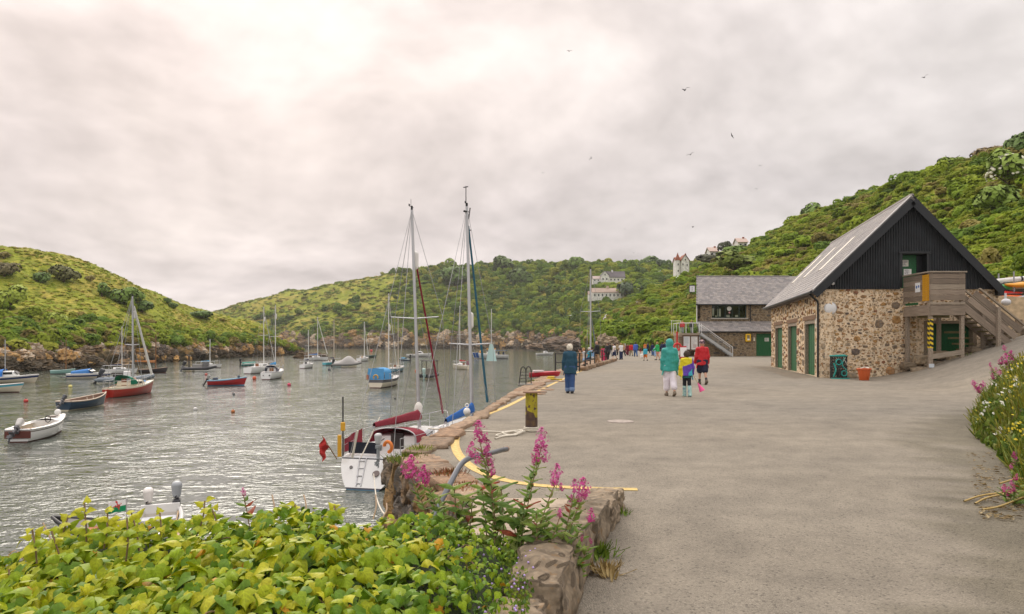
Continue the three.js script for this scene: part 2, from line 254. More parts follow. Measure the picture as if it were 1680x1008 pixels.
const rs = (base, ups) => { const s = [base.clone().setY(base.y - 4), base, ...ups.map((u) => at(...u))], c = s[s.length - 1]; return [...s, behind(c, 40, c.y * 0.97), behind(c, 130, 0)]; };
const rightHill = loft([
rs(at(968, 571, 215), [[966, 566, 220], [964, 562, 226], [962, 558, 234]]),
rs(at(985, 569, 190), [[984, 557, 194], [986, 545, 206], [992, 533, 226]]),
rs(at(1012, 566, 165), [[1012, 548, 170], [1018, 528, 188], [1030, 506, 222]]),
rs(at(1060, 566, 142), [[1062, 540, 150], [1070, 512, 176], [1085, 474, 236]]),
rs(at(1110, 566, 126), [[1114, 534, 136], [1126, 498, 164], [1145, 446, 244]]),
rs(at(1170, 562, 116), [[1180, 525, 126], [1198, 474, 154], [1222, 408, 236]]),
rs(at(1240, 556, 106), [[1255, 505, 116], [1280, 440, 142], [1312, 366, 210]]),
rs(at(1330, 545, 88), [[1345, 490, 96], [1375, 415, 122], [1405, 330, 176]]),
rs(at(1430, 520, 68), [[1445, 460, 76], [1475, 385, 98], [1500, 294, 142]]),
rs(at(1540, 495, 56), [[1552, 440, 62], [1575, 370, 80], [1600, 268, 120]]),
rs(at(1660, 475, 48), [[1668, 430, 53], [1685, 350, 68], [1700, 240, 104]]),
rs(at(1800, 440, 44), [[1810, 400, 48], [1830, 310, 62], [1850, 195, 92]]),
rs(at(2050, 400, 38), [[2060, 360, 42], [2080, 260, 54], [2100, 130, 80]]),
], 260, 110, (p, u, v) => { const k = v < 0.1 ? 0.1 : 1; return k * (1.9 * fbm(p.x / 14, p.y / 12, p.z / 14) + 0.9 * fbm(p.x / 4, p.y / 4, p.z / 4)); });
{
const g = tint(rightHill.geo, (x, y, z) => { const n = fbm(x / 9, y / 9, z / 9, 4), m = fbm(x / 2.2, y / 2.2, z / 2.2, 3), far = sstep(110, 150, -z), low = far * (1 - sstep(1.5, 5, y + 6 * n)); let c = lerp3(PAL.grass, PAL.dry, sstep(-0.05, 0.3, n)).map((q) => q * (0.8 + 0.6 * m)); return lerp3(c, m > 0.1 ? PAL.ochre : PAL.rock, low); });
tag(part('hillside', g, hillMat), 'steep green hillside behind the boathouse and the quay', null, null, 'structure');
}
const px2 = (p) => [840 + F * p.x / -p.z, HORIZON - F * (p.y - EYE) / -p.z];
function onHill(h, px, py) { let best = 1e9, q; for (const col of h.out) for (let j = 6; j < col.length * 0.76; j++) { const [x, y] = px2(col[j]), e = (x - px) ** 2 + (y - py) ** 2; if (e < best) { best = e; q = col[j]; } } return q.clone(); }
// terrain under and beyond everything, so that no edge of the world shows
{ const g = new THREE.PlaneGeometry(7000, 7000).rotateX(-Math.PI / 2).translate(0, -9, -1500); tag(part('seabed', g, std([0.08, 0.075, 0.06], 1)), 'dark bed of the harbour under the water', null, null, 'structure'); }
function boulder(seed, a, b, c, rough = 1, seg) {                                              // half sizes
const N = seg ?? (Math.max(a, c) > 0.3 ? 9 : 5), g0 = new THREE.BoxGeometry(2, 2, 2, N, Math.max(3, N * Math.min(1, 1.6 * b / Math.max(a, c)) | 0), N); g0.deleteAttribute('uv'); g0.deleteAttribute('normal'); const g = mergeVertices(g0), p = g.attributes.position, rd = V3(), ro = b < 0.4 * Math.max(a, c) ? 0.18 : 0.38; for (let i = 0; i < p.count; i++) { rd.fromBufferAttribute(p, i); const l = 1.28 / rd.length(); p.setXYZ(i, rd.x * mix(1, l, ro) * a, rd.y * mix(1, l, ro) * b, rd.z * mix(1, l, ro) * c); } g.setAttribute('uv', new THREE.BufferAttribute(new Float32Array(p.count * 2), 2)); const s = Math.min(a, b, c) * 0.42 * rough, q = 1.1 / Math.max(a, b, c);
for (let i = 0; i < p.count; i++) { const x = p.getX(i), y = p.getY(i), z = p.getZ(i); const n1 = fbm(x * q * 1.3 + seed * 3.7, y * q * 2 + seed, z * q * 1.3, 3), n2 = fbm(x * q * 4 + seed, y * q * 5.5, z * q * 4 + seed, seg ? 5 : 3); p.setXYZ(i, x * (1 + n1 * 0.4) + n2 * s, y * (1 + n1 * 0.25) + n2 * s * 0.7, z * (1 + n1 * 0.35) + n2 * s); }
g.computeVertexNormals(); const uv = g.attributes.uv, n = g.attributes.normal; for (let i = 0; i < p.count; i++) { const ax = Math.abs(n.getX(i)), ay = Math.abs(n.getY(i)), az = Math.abs(n.getZ(i)); if (ay > ax && ay > az) uv.setXY(i, p.getX(i) * 1.1 + seed * 0.13, p.getZ(i) * 1.1); else if (ax > az) uv.setXY(i, p.getZ(i) * 1.1 + seed * 0.17, p.getY(i) * 1.1); else uv.setXY(i, p.getX(i) * 1.1 + seed * 0.19, p.getY(i) * 1.1); }
return g;
}
function crag(seed, a, b, c) {                                                            // a jagged outcrop
const g = new THREE.IcosahedronGeometry(1, 12), p = g.attributes.position, v = V3(); for (let i = 0; i < p.count; i++) { v.fromBufferAttribute(p, i); const k = 0.8 + 0.55 * ridged(v.x * 1.1 + seed, v.y * 1.4, v.z * 1.1, 4) * 0.5 + 0.5 * fbm(v.x * 2 + seed, v.y * 3, v.z * 2, 4); p.setXYZ(i, v.x * k * a, Math.max(v.y, -0.6) * k * b, v.z * k * c); } g.computeVertexNormals(); return g;
}
const lumpBump = texture(512, (u, v) => 0.5 + 0.5 * wfbm(u, v, 9, 6, 14));
const lichen = [[0.42, 0.35, 0.27], [0.35, 0.29, 0.22], [0.48, 0.4, 0.3], [0.3, 0.25, 0.19]].map((c) => std(c, 0.92, { map: lichenMap, bumpMap: lumpBump, bumpScale: 0.009 }));
const slab = [[0.5, 0.36, 0.26], [0.42, 0.31, 0.22], [0.56, 0.43, 0.32], [0.36, 0.27, 0.2], [0.46, 0.31, 0.21]].map((c) => std(c, 0.9, { map: lichenMap, bumpMap: lumpBump, bumpScale: 0.007 }));
const quayRock = [[0.36, 0.25, 0.15], [0.27, 0.22, 0.17], [0.42, 0.27, 0.12], [0.22, 0.19, 0.16]].map((c) => std(c, 0.9, { map: rockMap, bumpMap: rockBump, bumpScale: 0.03 }));
function stoneShape(seed) {                                                              // a knobbly stone, about one unit wide and high, standing 0..1 proud
const r = rngOf(seed), n = 8 + (r() * 3 | 0), sq = 0.3 + r() * 0.5, ring = [];
for (let i = 0; i < n; i++) { const a = (i + (r() - 0.5) * 0.8) / n * 6.2832, c = Math.cos(a), s = Math.sin(a), k = (0.46 + 0.1 * (r() - 0.5)) / Math.pow(Math.pow(Math.abs(c), 2 / sq) + Math.pow(Math.abs(s), 2 / sq), sq / 2); ring.push([c * k, s * k]); }
const p = [], ix = [], lay = [[1, 0], [0.97, 0.55], [0.84, 0.93]];
for (const [k, z] of lay) ring.forEach(([x, y]) => p.push(x * k, y * k, z + (z > 0.8 ? (r() - 0.5) * 0.22 : 0)));
p.push((r() - 0.5) * 0.2, (r() - 0.5) * 0.2, 1.05);
for (let l = 0; l < 2; l++) for (let i = 0; i < n; i++) { const a = l * n + i, b = l * n + (i + 1) % n; ix.push(a, b, a + n, b, b + n, a + n); }
for (let i = 0; i < n; i++) ix.push(2 * n + i, 2 * n + (i + 1) % n, 3 * n);
const g0 = new THREE.BufferGeometry(); g0.setAttribute('position', new THREE.Float32BufferAttribute(p, 3)); g0.setIndex(ix);
const g = g0.toNonIndexed(); g.computeVertexNormals();
const q = g.attributes.position, uv = new Float32Array(q.count * 2), ox = r(), oy = r(); for (let i = 0; i < q.count; i++) { uv[i * 2] = q.getX(i) * 0.5 + ox; uv[i * 2 + 1] = q.getY(i) * 0.5 + q.getZ(i) * 0.1 + oy; }
g.setAttribute('uv', new THREE.BufferAttribute(uv, 2)); return g;
}
const STONES = Array.from({ length: 18 }, (_, i) => stoneShape(100 + i));
const shadeUp = (c) => c.map((x) => x * 1.22);
const stoneMats = [[0.42, 0.25, 0.1], [0.5, 0.32, 0.14], [0.33, 0.21, 0.11], [0.24, 0.19, 0.14], [0.58, 0.42, 0.23], [0.15, 0.125, 0.11], [0.28, 0.14, 0.08], [0.36, 0.3, 0.22], [0.44, 0.26, 0.13]].map((c) => std(shadeUp(c), 0.9, { map: rockMap, bumpMap: rockBump, bumpScale: 0.012 }));
const darkStoneMats = [[0.24, 0.18, 0.12], [0.3, 0.23, 0.15], [0.18, 0.145, 0.11], [0.14, 0.125, 0.11], [0.34, 0.26, 0.16]].map((c) => std(c, 0.9, { map: rockMap, bumpMap: rockBump, bumpScale: 0.012 }));
function packStones(w, h, blocked, sizes, r, inside = () => true) {                      // big stones first, the rest fitted into what is left
const out = [];
for (const [n, w0, w1, a0, a1, gap] of sizes) for (let k = 0, tries = 0; k < n && tries < n * 14; tries++) {
const sw = mix(w0, w1, r()), sh = sw * mix(a0, a1, r()), x = mix(sw / 2, w - sw / 2, r()), y = mix(sh / 2, h - sh / 2, r());
if (blocked.some(([bx0, by0, bx1, by1]) => x + sw / 2 > bx0 && x - sw / 2 < bx1 && y + sh / 2 > by0 && y - sh / 2 < by1) || !inside(x, y, sw, sh)) continue;
if (out.some((s) => Math.abs(s.x - x) < (s.w + sw) / 2 * 0.96 + gap && Math.abs(s.y - y) < (s.h + sh) / 2 * 0.94 + gap)) continue;
out.push({ x, y, w: sw, h: sh }); k++;
}
return out;
}
function layStones(parent, list, basis, single, mats, r, depth = 0.06, choose) {          // basis: matrix whose x runs along the wall, y up, z out of it
list.sort((a, b) => b.w * b.h - a.w * a.h);
const rest = {};
list.forEach((s, i) => {
const flip = r() < 0.5 ? Math.PI : 0, tilt = (r() - 0.5) * 0.25;
const m = basis.clone().multiply(trs(V3(s.x, s.y, -0.02), euler(0, 0, flip + tilt), V3(s.w, s.h, depth * mix(0.7, 1.3, r()))));
const mt = choose ? choose(s, r) : mats[r() * mats.length | 0], geo = STONES[r() * STONES.length | 0];
if (i < single) { const o = part('stone', geo, mt, parent); o.matrixAutoUpdate = false; o.matrix.copy(m); m.decompose(o.position, o.quaternion, o.scale); o.matrixAutoUpdate = true; }
else { const k = mats.indexOf(mt); (rest[k] ??= new GB()).add(geo, m); }
});
for (const k in rest) part('small_stones', rest[k].done(), mats[k], parent, 'stuff');
}
const mortarMap = texture(512, (u, v) => { const n = wfbm(u, v, 7, 6, 14), [a, b, id] = cell(u, v, 26, 4), f = wfbm(u, v, 60, 2, 3); let c = [0.86 + 0.4 * n, 0.86 + 0.36 * n, 0.84 + 0.3 * n]; if (id > 0.62 && b - a > 0.12) { const k = id > 0.86 ? 0.42 : id > 0.74 ? 0.66 : 0.8; c = c.map((x, i) => x * k * [1.0, 0.86, 0.7][i]); } return c.map((x) => x * (0.95 + 0.4 * f)); }, true);
const mortarBump = texture(512, (u, v) => 0.5 + 0.5 * wfbm(u, v, 16, 5, 14));
const mortar = std([0.9, 0.72, 0.52], 0.95, { map: rep(mortarMap, 0.55), bumpMap: rep(mortarBump, 0.55), bumpScale: 0.03 });
const darkMortar = std([0.36, 0.28, 0.19], 0.95, { map: rep(mortarMap, 0.7), bumpMap: rep(mortarBump, 0.7), bumpScale: 0.03 });
const greenPaint = std([0.01, 0.15, 0.045], 0.55, { map: woodMap, bumpMap: woodMap, bumpScale: 0.002 });
const oldWood = std([0.34, 0.265, 0.185], 0.85, { map: woodMap, bumpMap: woodMap, bumpScale: 0.006 }), greyWood = std([0.42, 0.35, 0.28], 0.88, { map: woodMap, bumpMap: woodMap, bumpScale: 0.008 }), mossWood = std([0.27, 0.24, 0.11], 0.9, { map: woodMap, bumpMap: woodMap, bumpScale: 0.006 });
const woodTones = [[0.43, 0.35, 0.28], [0.35, 0.285, 0.225], [0.29, 0.235, 0.185], [0.47, 0.40, 0.32]].map((c) => std(c, 0.88, { map: woodMap, bumpMap: woodMap, bumpScale: 0.008 }));
const blackSteel = std([0.012, 0.014, 0.017], 0.42), whitePaint = std([0.8, 0.78, 0.74], 0.5), galv = std([0.46, 0.47, 0.48], 0.45, { metalness: 0.35 }), whiteMetal = std([0.78, 0.78, 0.77], 0.35);
const slateMats = [[0.29, 0.26, 0.25], [0.33, 0.3, 0.285], [0.25, 0.23, 0.228], [0.36, 0.32, 0.295]].map((c) => c);
const slateMat = std([1, 1, 1], 0.5, { map: rep(mottle, 0.9), bumpMap: grainBump, bumpScale: 0.004 });
function slates(parent, O, along, up, w, len, holes, seed, sw = 0.34, gauge = 0.26) {     // rows of slates over a slope: O at the eave, along the eave, up the slope
const n = V3().crossVectors(up, along).normalize(), r = rngOf(seed), list = [], N = Math.ceil(len / gauge), K = Math.ceil(w / sw);
if (n.y < 0) n.negate();
const x = along.clone().normalize(), y = up.clone().addScaledVector(x, -up.dot(x)).normalize(), z = V3().crossVectors(x, y); if (z.y < 0) { z.negate(); }
const skew = up.clone().normalize();
for (let j = 0; j < N; j++) for (let i = -1; i <= K; i++) {
const a = (i + (j % 2) * 0.5) * sw, b = j * gauge; if (a < 0.05 || a > w - 0.02 || b > len - 0.06) continue;
if (holes.some(([x0, y0, x1, y1]) => a > x0 && a < x1 && b > y0 && b < y1)) continue;
const p = O.clone().addScaledVector(x, a).addScaledVector(skew, b + gauge * 0.4).addScaledVector(z, 0.03 + (r() - 0.5) * 0.006);
const q = new THREE.Quaternion().setFromRotationMatrix(new THREE.Matrix4().makeBasis(x, y, V3().crossVectors(x, y))).multiply(euler(-0.035 * (V3().crossVectors(x, y).y < 0 ? -1 : 1), 0, (r() - 0.5) * 0.012));
const c = slateMats[r() * 4 | 0], k = mix(0.85, 1.15, r()); list.push([trs(p, q, V3(sw - 0.006, gauge * 1.35, 0.012)), C(c[0] * k, c[1] * k, c[2] * k)]);
}
instanced('slates', new THREE.BoxGeometry(1, 1, 1), slateMat, list, parent);
}
const font = await new FontLoader().loadAsync('fonts/droid/droid_sans_bold.typeface.json');
function paper(w, h, seed, lines = 8, bg = [0.82, 0.8, 0.76], ink = [0.18, 0.17, 0.2], pic) {   // a printed sheet with rows of illegible small print
return texture(128, (u, v) => { v = 1 - v; const k = v * (lines + 2), row = Math.floor(k), f = k - row; if (pic && u > pic[0] && u < pic[2] && v > pic[1] && v < pic[3]) return pic[4]; if (row < 1 || row > lines || u < 0.1 || f > 0.55) return bg; const end = 0.55 + 0.35 * H2(row, 3, seed); return u < end && H2(Math.floor(u * 40), row, seed) > 0.22 ? ink : bg; }, true);
}

const BH = V3(14.2, 0, -31.4), BU = V3(1, 0, 0), BV = V3(0.22, 0, -0.975), bp = (a, h, b) => V3(0, h, 0).addScaledVector(BU, a).addScaledVector(BV, b);
{
const t = thing('boathouse', 'stone boathouse with black corrugated gable, slate roof and green doors', 'boathouse', BH);
const r = rngOf(11);
// gable wall, with an opening for the door under the staircase
const s = new THREE.Shape([[0, -0.4], [8.2, -0.4], [8.2, 4.12], [0, 4.12]].map(([x, y]) => new THREE.Vector2(x, y)));
s.holes.push(new THREE.Path([[4.75, 0.3], [7.2, 0.3], [7.2, 2.62], [4.75, 2.62]].map(([x, y]) => new THREE.Vector2(x, y))));
const gw = part('wall', new THREE.ExtrudeGeometry(s, { depth: 0.45, bevelEnabled: false }).translate(0, 0, -0.45), mortar, t);
const quoin = []; for (let y = 0.05, k = 0; y < 3.9; k++) { const h = mix(0.22, 0.5, r()); quoin.push({ x: k % 2 ? 0.2 : 0.3, y: y + h / 2, w: k % 2 ? 0.38 : 0.56, h: h * 0.94 }); y += h + 0.03; }
const blocks = [[-1, -1, 0.62, 5], [4.45, -1, 7.5, 2.85], [0.2, 3.3, 0.75, 4]];
const gs = packStones(8.2, 4.08, blocks, [[6, 0.36, 0.5, 0.6, 1.0, 0.07], [40, 0.22, 0.38, 0.35, 0.75, 0.06], [130, 0.13, 0.25, 0.35, 0.7, 0.05], [380, 0.06, 0.14, 0.3, 0.8, 0.028]], r);
layStones(gw, [...gs.filter((q) => q.y > groundH(14.2 + q.x, -31.4) - 0.2), ...quoin], new THREE.Matrix4(), 190, stoneMats, r, 0.05, (q, rr) => q.x < 0.35 ? stoneMats[[7, 8, 7, 3][rr() * 4 | 0]] : stoneMats[rr() * stoneMats.length | 0]);
// side wall with three door openings
const side = new THREE.Shape([[0, -0.3], [15, -0.3], [15, 4.05], [0, 4.05]].map(([x, y]) => new THREE.Vector2(x, y)));
const doors = [[1.25, 3.75], [5.85, 8.7], [10.6, 13.5]];
for (const [a, b] of doors) side.holes.push(new THREE.Path([[a, 0], [b, 0], [b, 2.72], [a, 2.72]].map(([x, y]) => new THREE.Vector2(x, y))));
const sideM = new THREE.Matrix4().makeBasis(BV, UPV, V3().crossVectors(BV, UPV));
const sw = part('wall', new THREE.ExtrudeGeometry(side, { depth: 0.5, bevelEnabled: false }).applyMatrix4(sideM), mortar, t);
const outM = new THREE.Matrix4().makeBasis(BV.clone().negate(), UPV, V3().crossVectors(BV.clone().negate(), UPV)).setPosition(bp(0, 0, 15));
const ss = packStones(15, 4.0, [...doors.map(([a, b]) => [15 - b - 0.05, -1, 15 - a + 0.05, 2.95])], [[8, 0.4, 0.6, 0.5, 0.9, 0.1], [40, 0.24, 0.46, 0.5, 1.1, 0.09], [110, 0.16, 0.3, 0.5, 1.2, 0.07], [200, 0.08, 0.18, 0.5, 1.2, 0.05]], r);
layStones(sw, ss, outM, 110, stoneMats, r, 0.06);
part('wall', new THREE.BoxGeometry(0.4, 4.5, 15).applyMatrix4(new THREE.Matrix4().makeBasis(BU, UPV, BV.clone().negate())).translate(7.99 + 0.11 * 15, 1.8, -0.4875 * 15 - 0.3), mortar, t);
const back = new THREE.Shape([[0.46, -0.3], [7.75, -0.3], [7.75, 4.4], [4.1, 7.9], [0.46, 4.4]].map(([x, y]) => new THREE.Vector2(x, y)));
part('wall', new THREE.ExtrudeGeometry(back, { depth: 0.4, bevelEnabled: false }).translate(0.22 * 14.9, 0, -0.975 * 14.9), mortar, t);
for (const [a, b] of doors) {
const d = new THREE.Group(); d.name = numbered('side_door'); t.add(d);
const n = 9, step = (b - a - 0.24) / n;
for (let i = 0; i < n; i++) { const o = part('plank', new THREE.BoxGeometry(step - 0.012, 2.52, 0.05), greenPaint, d); o.position.copy(bp(0, 1.28, a + 0.12 + step * (i + 0.5)).addScaledVector(V3().crossVectors(BV, UPV), 0.2 + (i % 2) * 0.004)); o.quaternion.setFromRotationMatrix(sideM); }
const f = new GB(), q = (x, y, w, h) => f.box(x, y, 0.12, w, h, 0.2);
q(a + 0.055, 1.3, 0.11, 2.6); q(b - 0.055, 1.3, 0.11, 2.6); q((a + b) / 2, 2.63, b - a, 0.16); part('frame', f.done().applyMatrix4(sideM), greyWood, d);
part('lintel', new GB().rbox((a + b) / 2, 2.84, 0.2, b - a + 0.5, 0.22, 0.46, 0.02).done().applyMatrix4(sideM), std([0.3, 0.18, 0.11], 0.9, { map: woodMap }), d);
part('handle', new GB().rbox(a + 0.4, 1.15, 0.16, 0.03, 0.16, 0.04, 0.01).done().applyMatrix4(sideM), blackSteel, d);
}
{ // door under the staircase
const d = new THREE.Group(); d.name = 'store_door'; t.add(d);
for (let i = 0; i < 12; i++) { const o = part('plank', new THREE.BoxGeometry(0.188, 2.4, 0.05), greenPaint, d); o.position.set(4.98 + i * 0.186, 1.4, -0.34 + (i % 2) * 0.004); }
const f = new GB(); f.box(4.84, 1.46, -0.22, 0.17, 2.3, 0.4).box(7.11, 1.46, -0.22, 0.17, 2.3, 0.4).box(5.975, 2.56, -0.22, 2.1, 0.12, 0.398); part('frame', f.done(), oldWood, d);
}
// corrugated sheet of the gable
const top = (a) => a < 4.1 ? 4.12 + (a + 0.12) / 4.22 * 4.1 : 8.22 - (a - 4.1) / 4.3 * 4.05, pitch = 0.118, p = [], ix = [], uv = [];
const steps = Math.round(8.44 / pitch) * 6;
for (let i = 0; i <= steps; i++) { const a = -0.12 + i * pitch / 6, ph = i % 6, z = 0.03 + [0, 0.018, 0.05, 0.056, 0.05, 0.018][ph], dz = a > 3.66 && a < 4.9; for (const y of [dz ? 5.7 : 4.07, Math.max(dz ? 5.7 : 4.075, top(a))]) { p.push(a, y, z); uv.push(a, y); } }
for (let i = 0; i < steps; i++) { const a = i * 2; ix.push(a, a + 2, a + 1, a + 1, a + 2, a + 3); }
const cg0 = new THREE.BufferGeometry(); cg0.setAttribute('position', new THREE.Float32BufferAttribute(p, 3)); cg0.setAttribute('uv', new THREE.Float32BufferAttribute(uv, 2)); cg0.setIndex(ix); const cg = cg0.toNonIndexed(); cg.computeVertexNormals();
const clad = std([0.02, 0.025, 0.03], 0.5, { map: rep(mottle, 0.35), bumpMap: rep(grainBump, 0.5), bumpScale: 0.003 });
part('corrugated_gable', cg, clad, t);
const fr = new GB(); fr.box(3.66, 4.95, 0.04, 0.12, 1.6, 0.12).box(4.9, 4.95, 0.04, 0.12, 1.6, 0.12).box(4.28, 5.75, 0.06, 1.5, 0.1, 0.16).box(3.69, 4.95, -0.2, 0.06, 1.6, 0.4).box(4.87, 4.95, -0.2, 0.06, 1.6, 0.4).box(4.28, 5.69, -0.2, 1.14, 0.03, 0.4); part('door_surround', fr.done(), blackSteel, t);
{ const d = new THREE.Group(); d.name = 'loft_door'; t.add(d); for (let i = 0; i < 5; i++) { const o = part('plank', new THREE.BoxGeometry(0.168, 2.1, 0.05), greenPaint, d); o.position.set(3.805 + i * 0.17, 4.65, -0.3); }
part('dark_panel', new GB().box(4.715, 4.65, -0.31, 0.24, 2.1, 0.05).done(), blackSteel, d);
const n1 = part('notice', new THREE.PlaneGeometry(0.36, 0.3), std([1, 1, 1], 0.7, { map: paper(1, 1, 4, 6, [0.66, 0.64, 0.56]) }), d); n1.position.set(4.02, 5.3, -0.262); const n2 = part('notice', new THREE.PlaneGeometry(0.36, 0.3), std([1, 1, 1], 0.7, { map: paper(1, 1, 9, 7) }), d); n2.position.set(4.16, 4.88, -0.262); }
// roof: boards, slates, three rooflights, verge and ridge
const slope = (sgn) => { const E = sgn > 0 ? bp(-0.42, 3.98, 0) : bp(8.24, 4.12, 0), R = bp(4.1, 8.31, 0); return [E, R]; };
for (const sgn of [1, -1]) {
const [E, R] = slope(sgn), L = BV.clone().multiplyScalar(15.6), O = E.clone().addScaledVector(BV, -0.3), O2 = R.clone().addScaledVector(BV, -0.3), down = V3(0, -0.14, 0);
const g = new GB(); g.add(quadGeo(O, O.clone().add(L), O2.clone().add(L), O2)).add(quadGeo(O.clone().add(down), O2.clone().add(down), O2.clone().add(L).add(down), O.clone().add(L).add(down))).add(quadGeo(O, O2, O2.clone().add(down), O.clone().add(down))).add(quadGeo(O, O.clone().add(down), O.clone().add(L).add(down), O.clone().add(L)));
const rf = part('roof', g.done(), std([0.2, 0.18, 0.17], 0.7), t);
const up = O2.clone().sub(O), len = up.length();
slates(rf, O, L.clone(), up, L.length(), len, sgn > 0 ? [5.3, 9.5, 13.3].map((b) => [b - 0.35, 0.33 * len, b + 0.35, 0.745 * len]) : [], 40 + sgn);
if (sgn > 0) for (const b of [5.3, 9.5, 13.3]) {
const u = up.clone().normalize(), x = BV, n = V3().crossVectors(u, x).normalize(); if (n.y < 0) n.negate();
const m = new THREE.Matrix4().makeBasis(u, x, V3().crossVectors(u, x)).setPosition(O.clone().addScaledVector(BV, b).addScaledVector(u, 0.54 * len).addScaledVector(n, 0.04));
part('rooflight', new THREE.BoxGeometry(0.41 * len, 0.72, 0.06).applyMatrix4(m), std([0.95, 0.88, 0.76], 0.4, { map: rep(mottle, 1, 2) }), t);
}
const sheet = bp(0, 0, 0); const vg = new GB(); vg.beam(O.clone().add(V3(0, 0.05, 0)), O2.clone().add(V3(0, 0.05, 0)), 0.08, 0.04, V3(0, 1, 0)); part('verge_trim', vg.done(), sgn > 0 ? std([0.6, 0.58, 0.56], 0.5) : blackSteel, t);
const bg = new GB(), bo = V3(0, -0.27, 0.1); const a0 = O.clone().add(bo).add(V3(sgn * 0.05, 0.08, 0)), a1 = O2.clone().add(bo);
const nrm = V3(-(a1.y - a0.y), a1.x - a0.x, 0).normalize(); bg.beam(a0, a1, 0.05, 0.34, nrm); part('bargeboard', bg.done(), std([0.012, 0.015, 0.019], 0.5), t);
}
part('ridge', new GB().bar(bp(4.1, 8.33, -0.32), bp(4.1, 8.33, 15.3), 0.09).done(), std([0.36, 0.33, 0.31], 0.7), t);
part('eave_box', new GB().box(8.16, 3.94, 0.06, 0.3, 0.34, 0.3).done(), blackSteel, t);
part('gutter', new GB().bar(bp(-0.5, 3.92, -0.3), bp(-0.5, 3.92, 15.3), 0.07).done(), blackSteel, t);
part('soffit_board', new GB().beam(bp(-0.3, 3.88, 0), bp(-0.3, 3.88, 15.2), 0.05, 0.2).done(), std([0.16, 0.13, 0.11], 0.8), t);
part('downpipe', new GB().tube([bp(-0.5, 3.9, 0.12), bp(-0.35, 3.72, 0.1), bp(-0.11, 3.5, 0.1), bp(-0.1, 3.2, 0.1), bp(-0.1, 0.02, 0.1)], 0.05, 30, 8).done(), blackSteel, t);
const lamp = part('round_lamp', new THREE.SphereGeometry(0.27, 20, 10, 0, 6.2832, 0, 1.5708).scale(1, 0.35, 1).rotateX(Math.PI / 2).translate(0.44, 3.2, 0.03), std([0.78, 0.78, 0.78], 0.3), t); part('rim', new THREE.TorusGeometry(0.27, 0.03, 8, 28).translate(0.44, 3.2, 0.03), std([0.5, 0.5, 0.5], 0.4), lamp);
part('spotlight', new GB().ball(V3(0.5, 4.32, 0.16), 0.07).bar(V3(0.5, 4.32, 0.02), V3(0.5, 4.32, 0.16), 0.03).done(), whiteMetal, t);
part('small_sign', new THREE.PlaneGeometry(0.34, 0.42).applyMatrix4(outM.clone().setPosition(bp(0, 2.55, 0.55).add(V3(-0.07, 0, 0)))), std([1, 1, 1], 0.6, { map: paper(1, 1, 3, 5, [0.25, 0.42, 0.55], [0.75, 0.8, 0.85]) }), t);
}
tag(part('concrete_apron', new THREE.ShapeGeometry(new THREE.Shape([[12.6, 30.6], [14.25, 31.6], [17.6, 46.8], [16.2, 46.5], [14.4, 38], [13.1, 33]].map(([x, y]) => new THREE.Vector2(x, y)))).rotateX(-Math.PI / 2).translate(0, 0.005, 0), std([0.25, 0.205, 0.15], 0.9, { map: rep(mottle, 0.3) })), 'brown concrete strip in front of the boathouse side doors', null, null, 'structure');

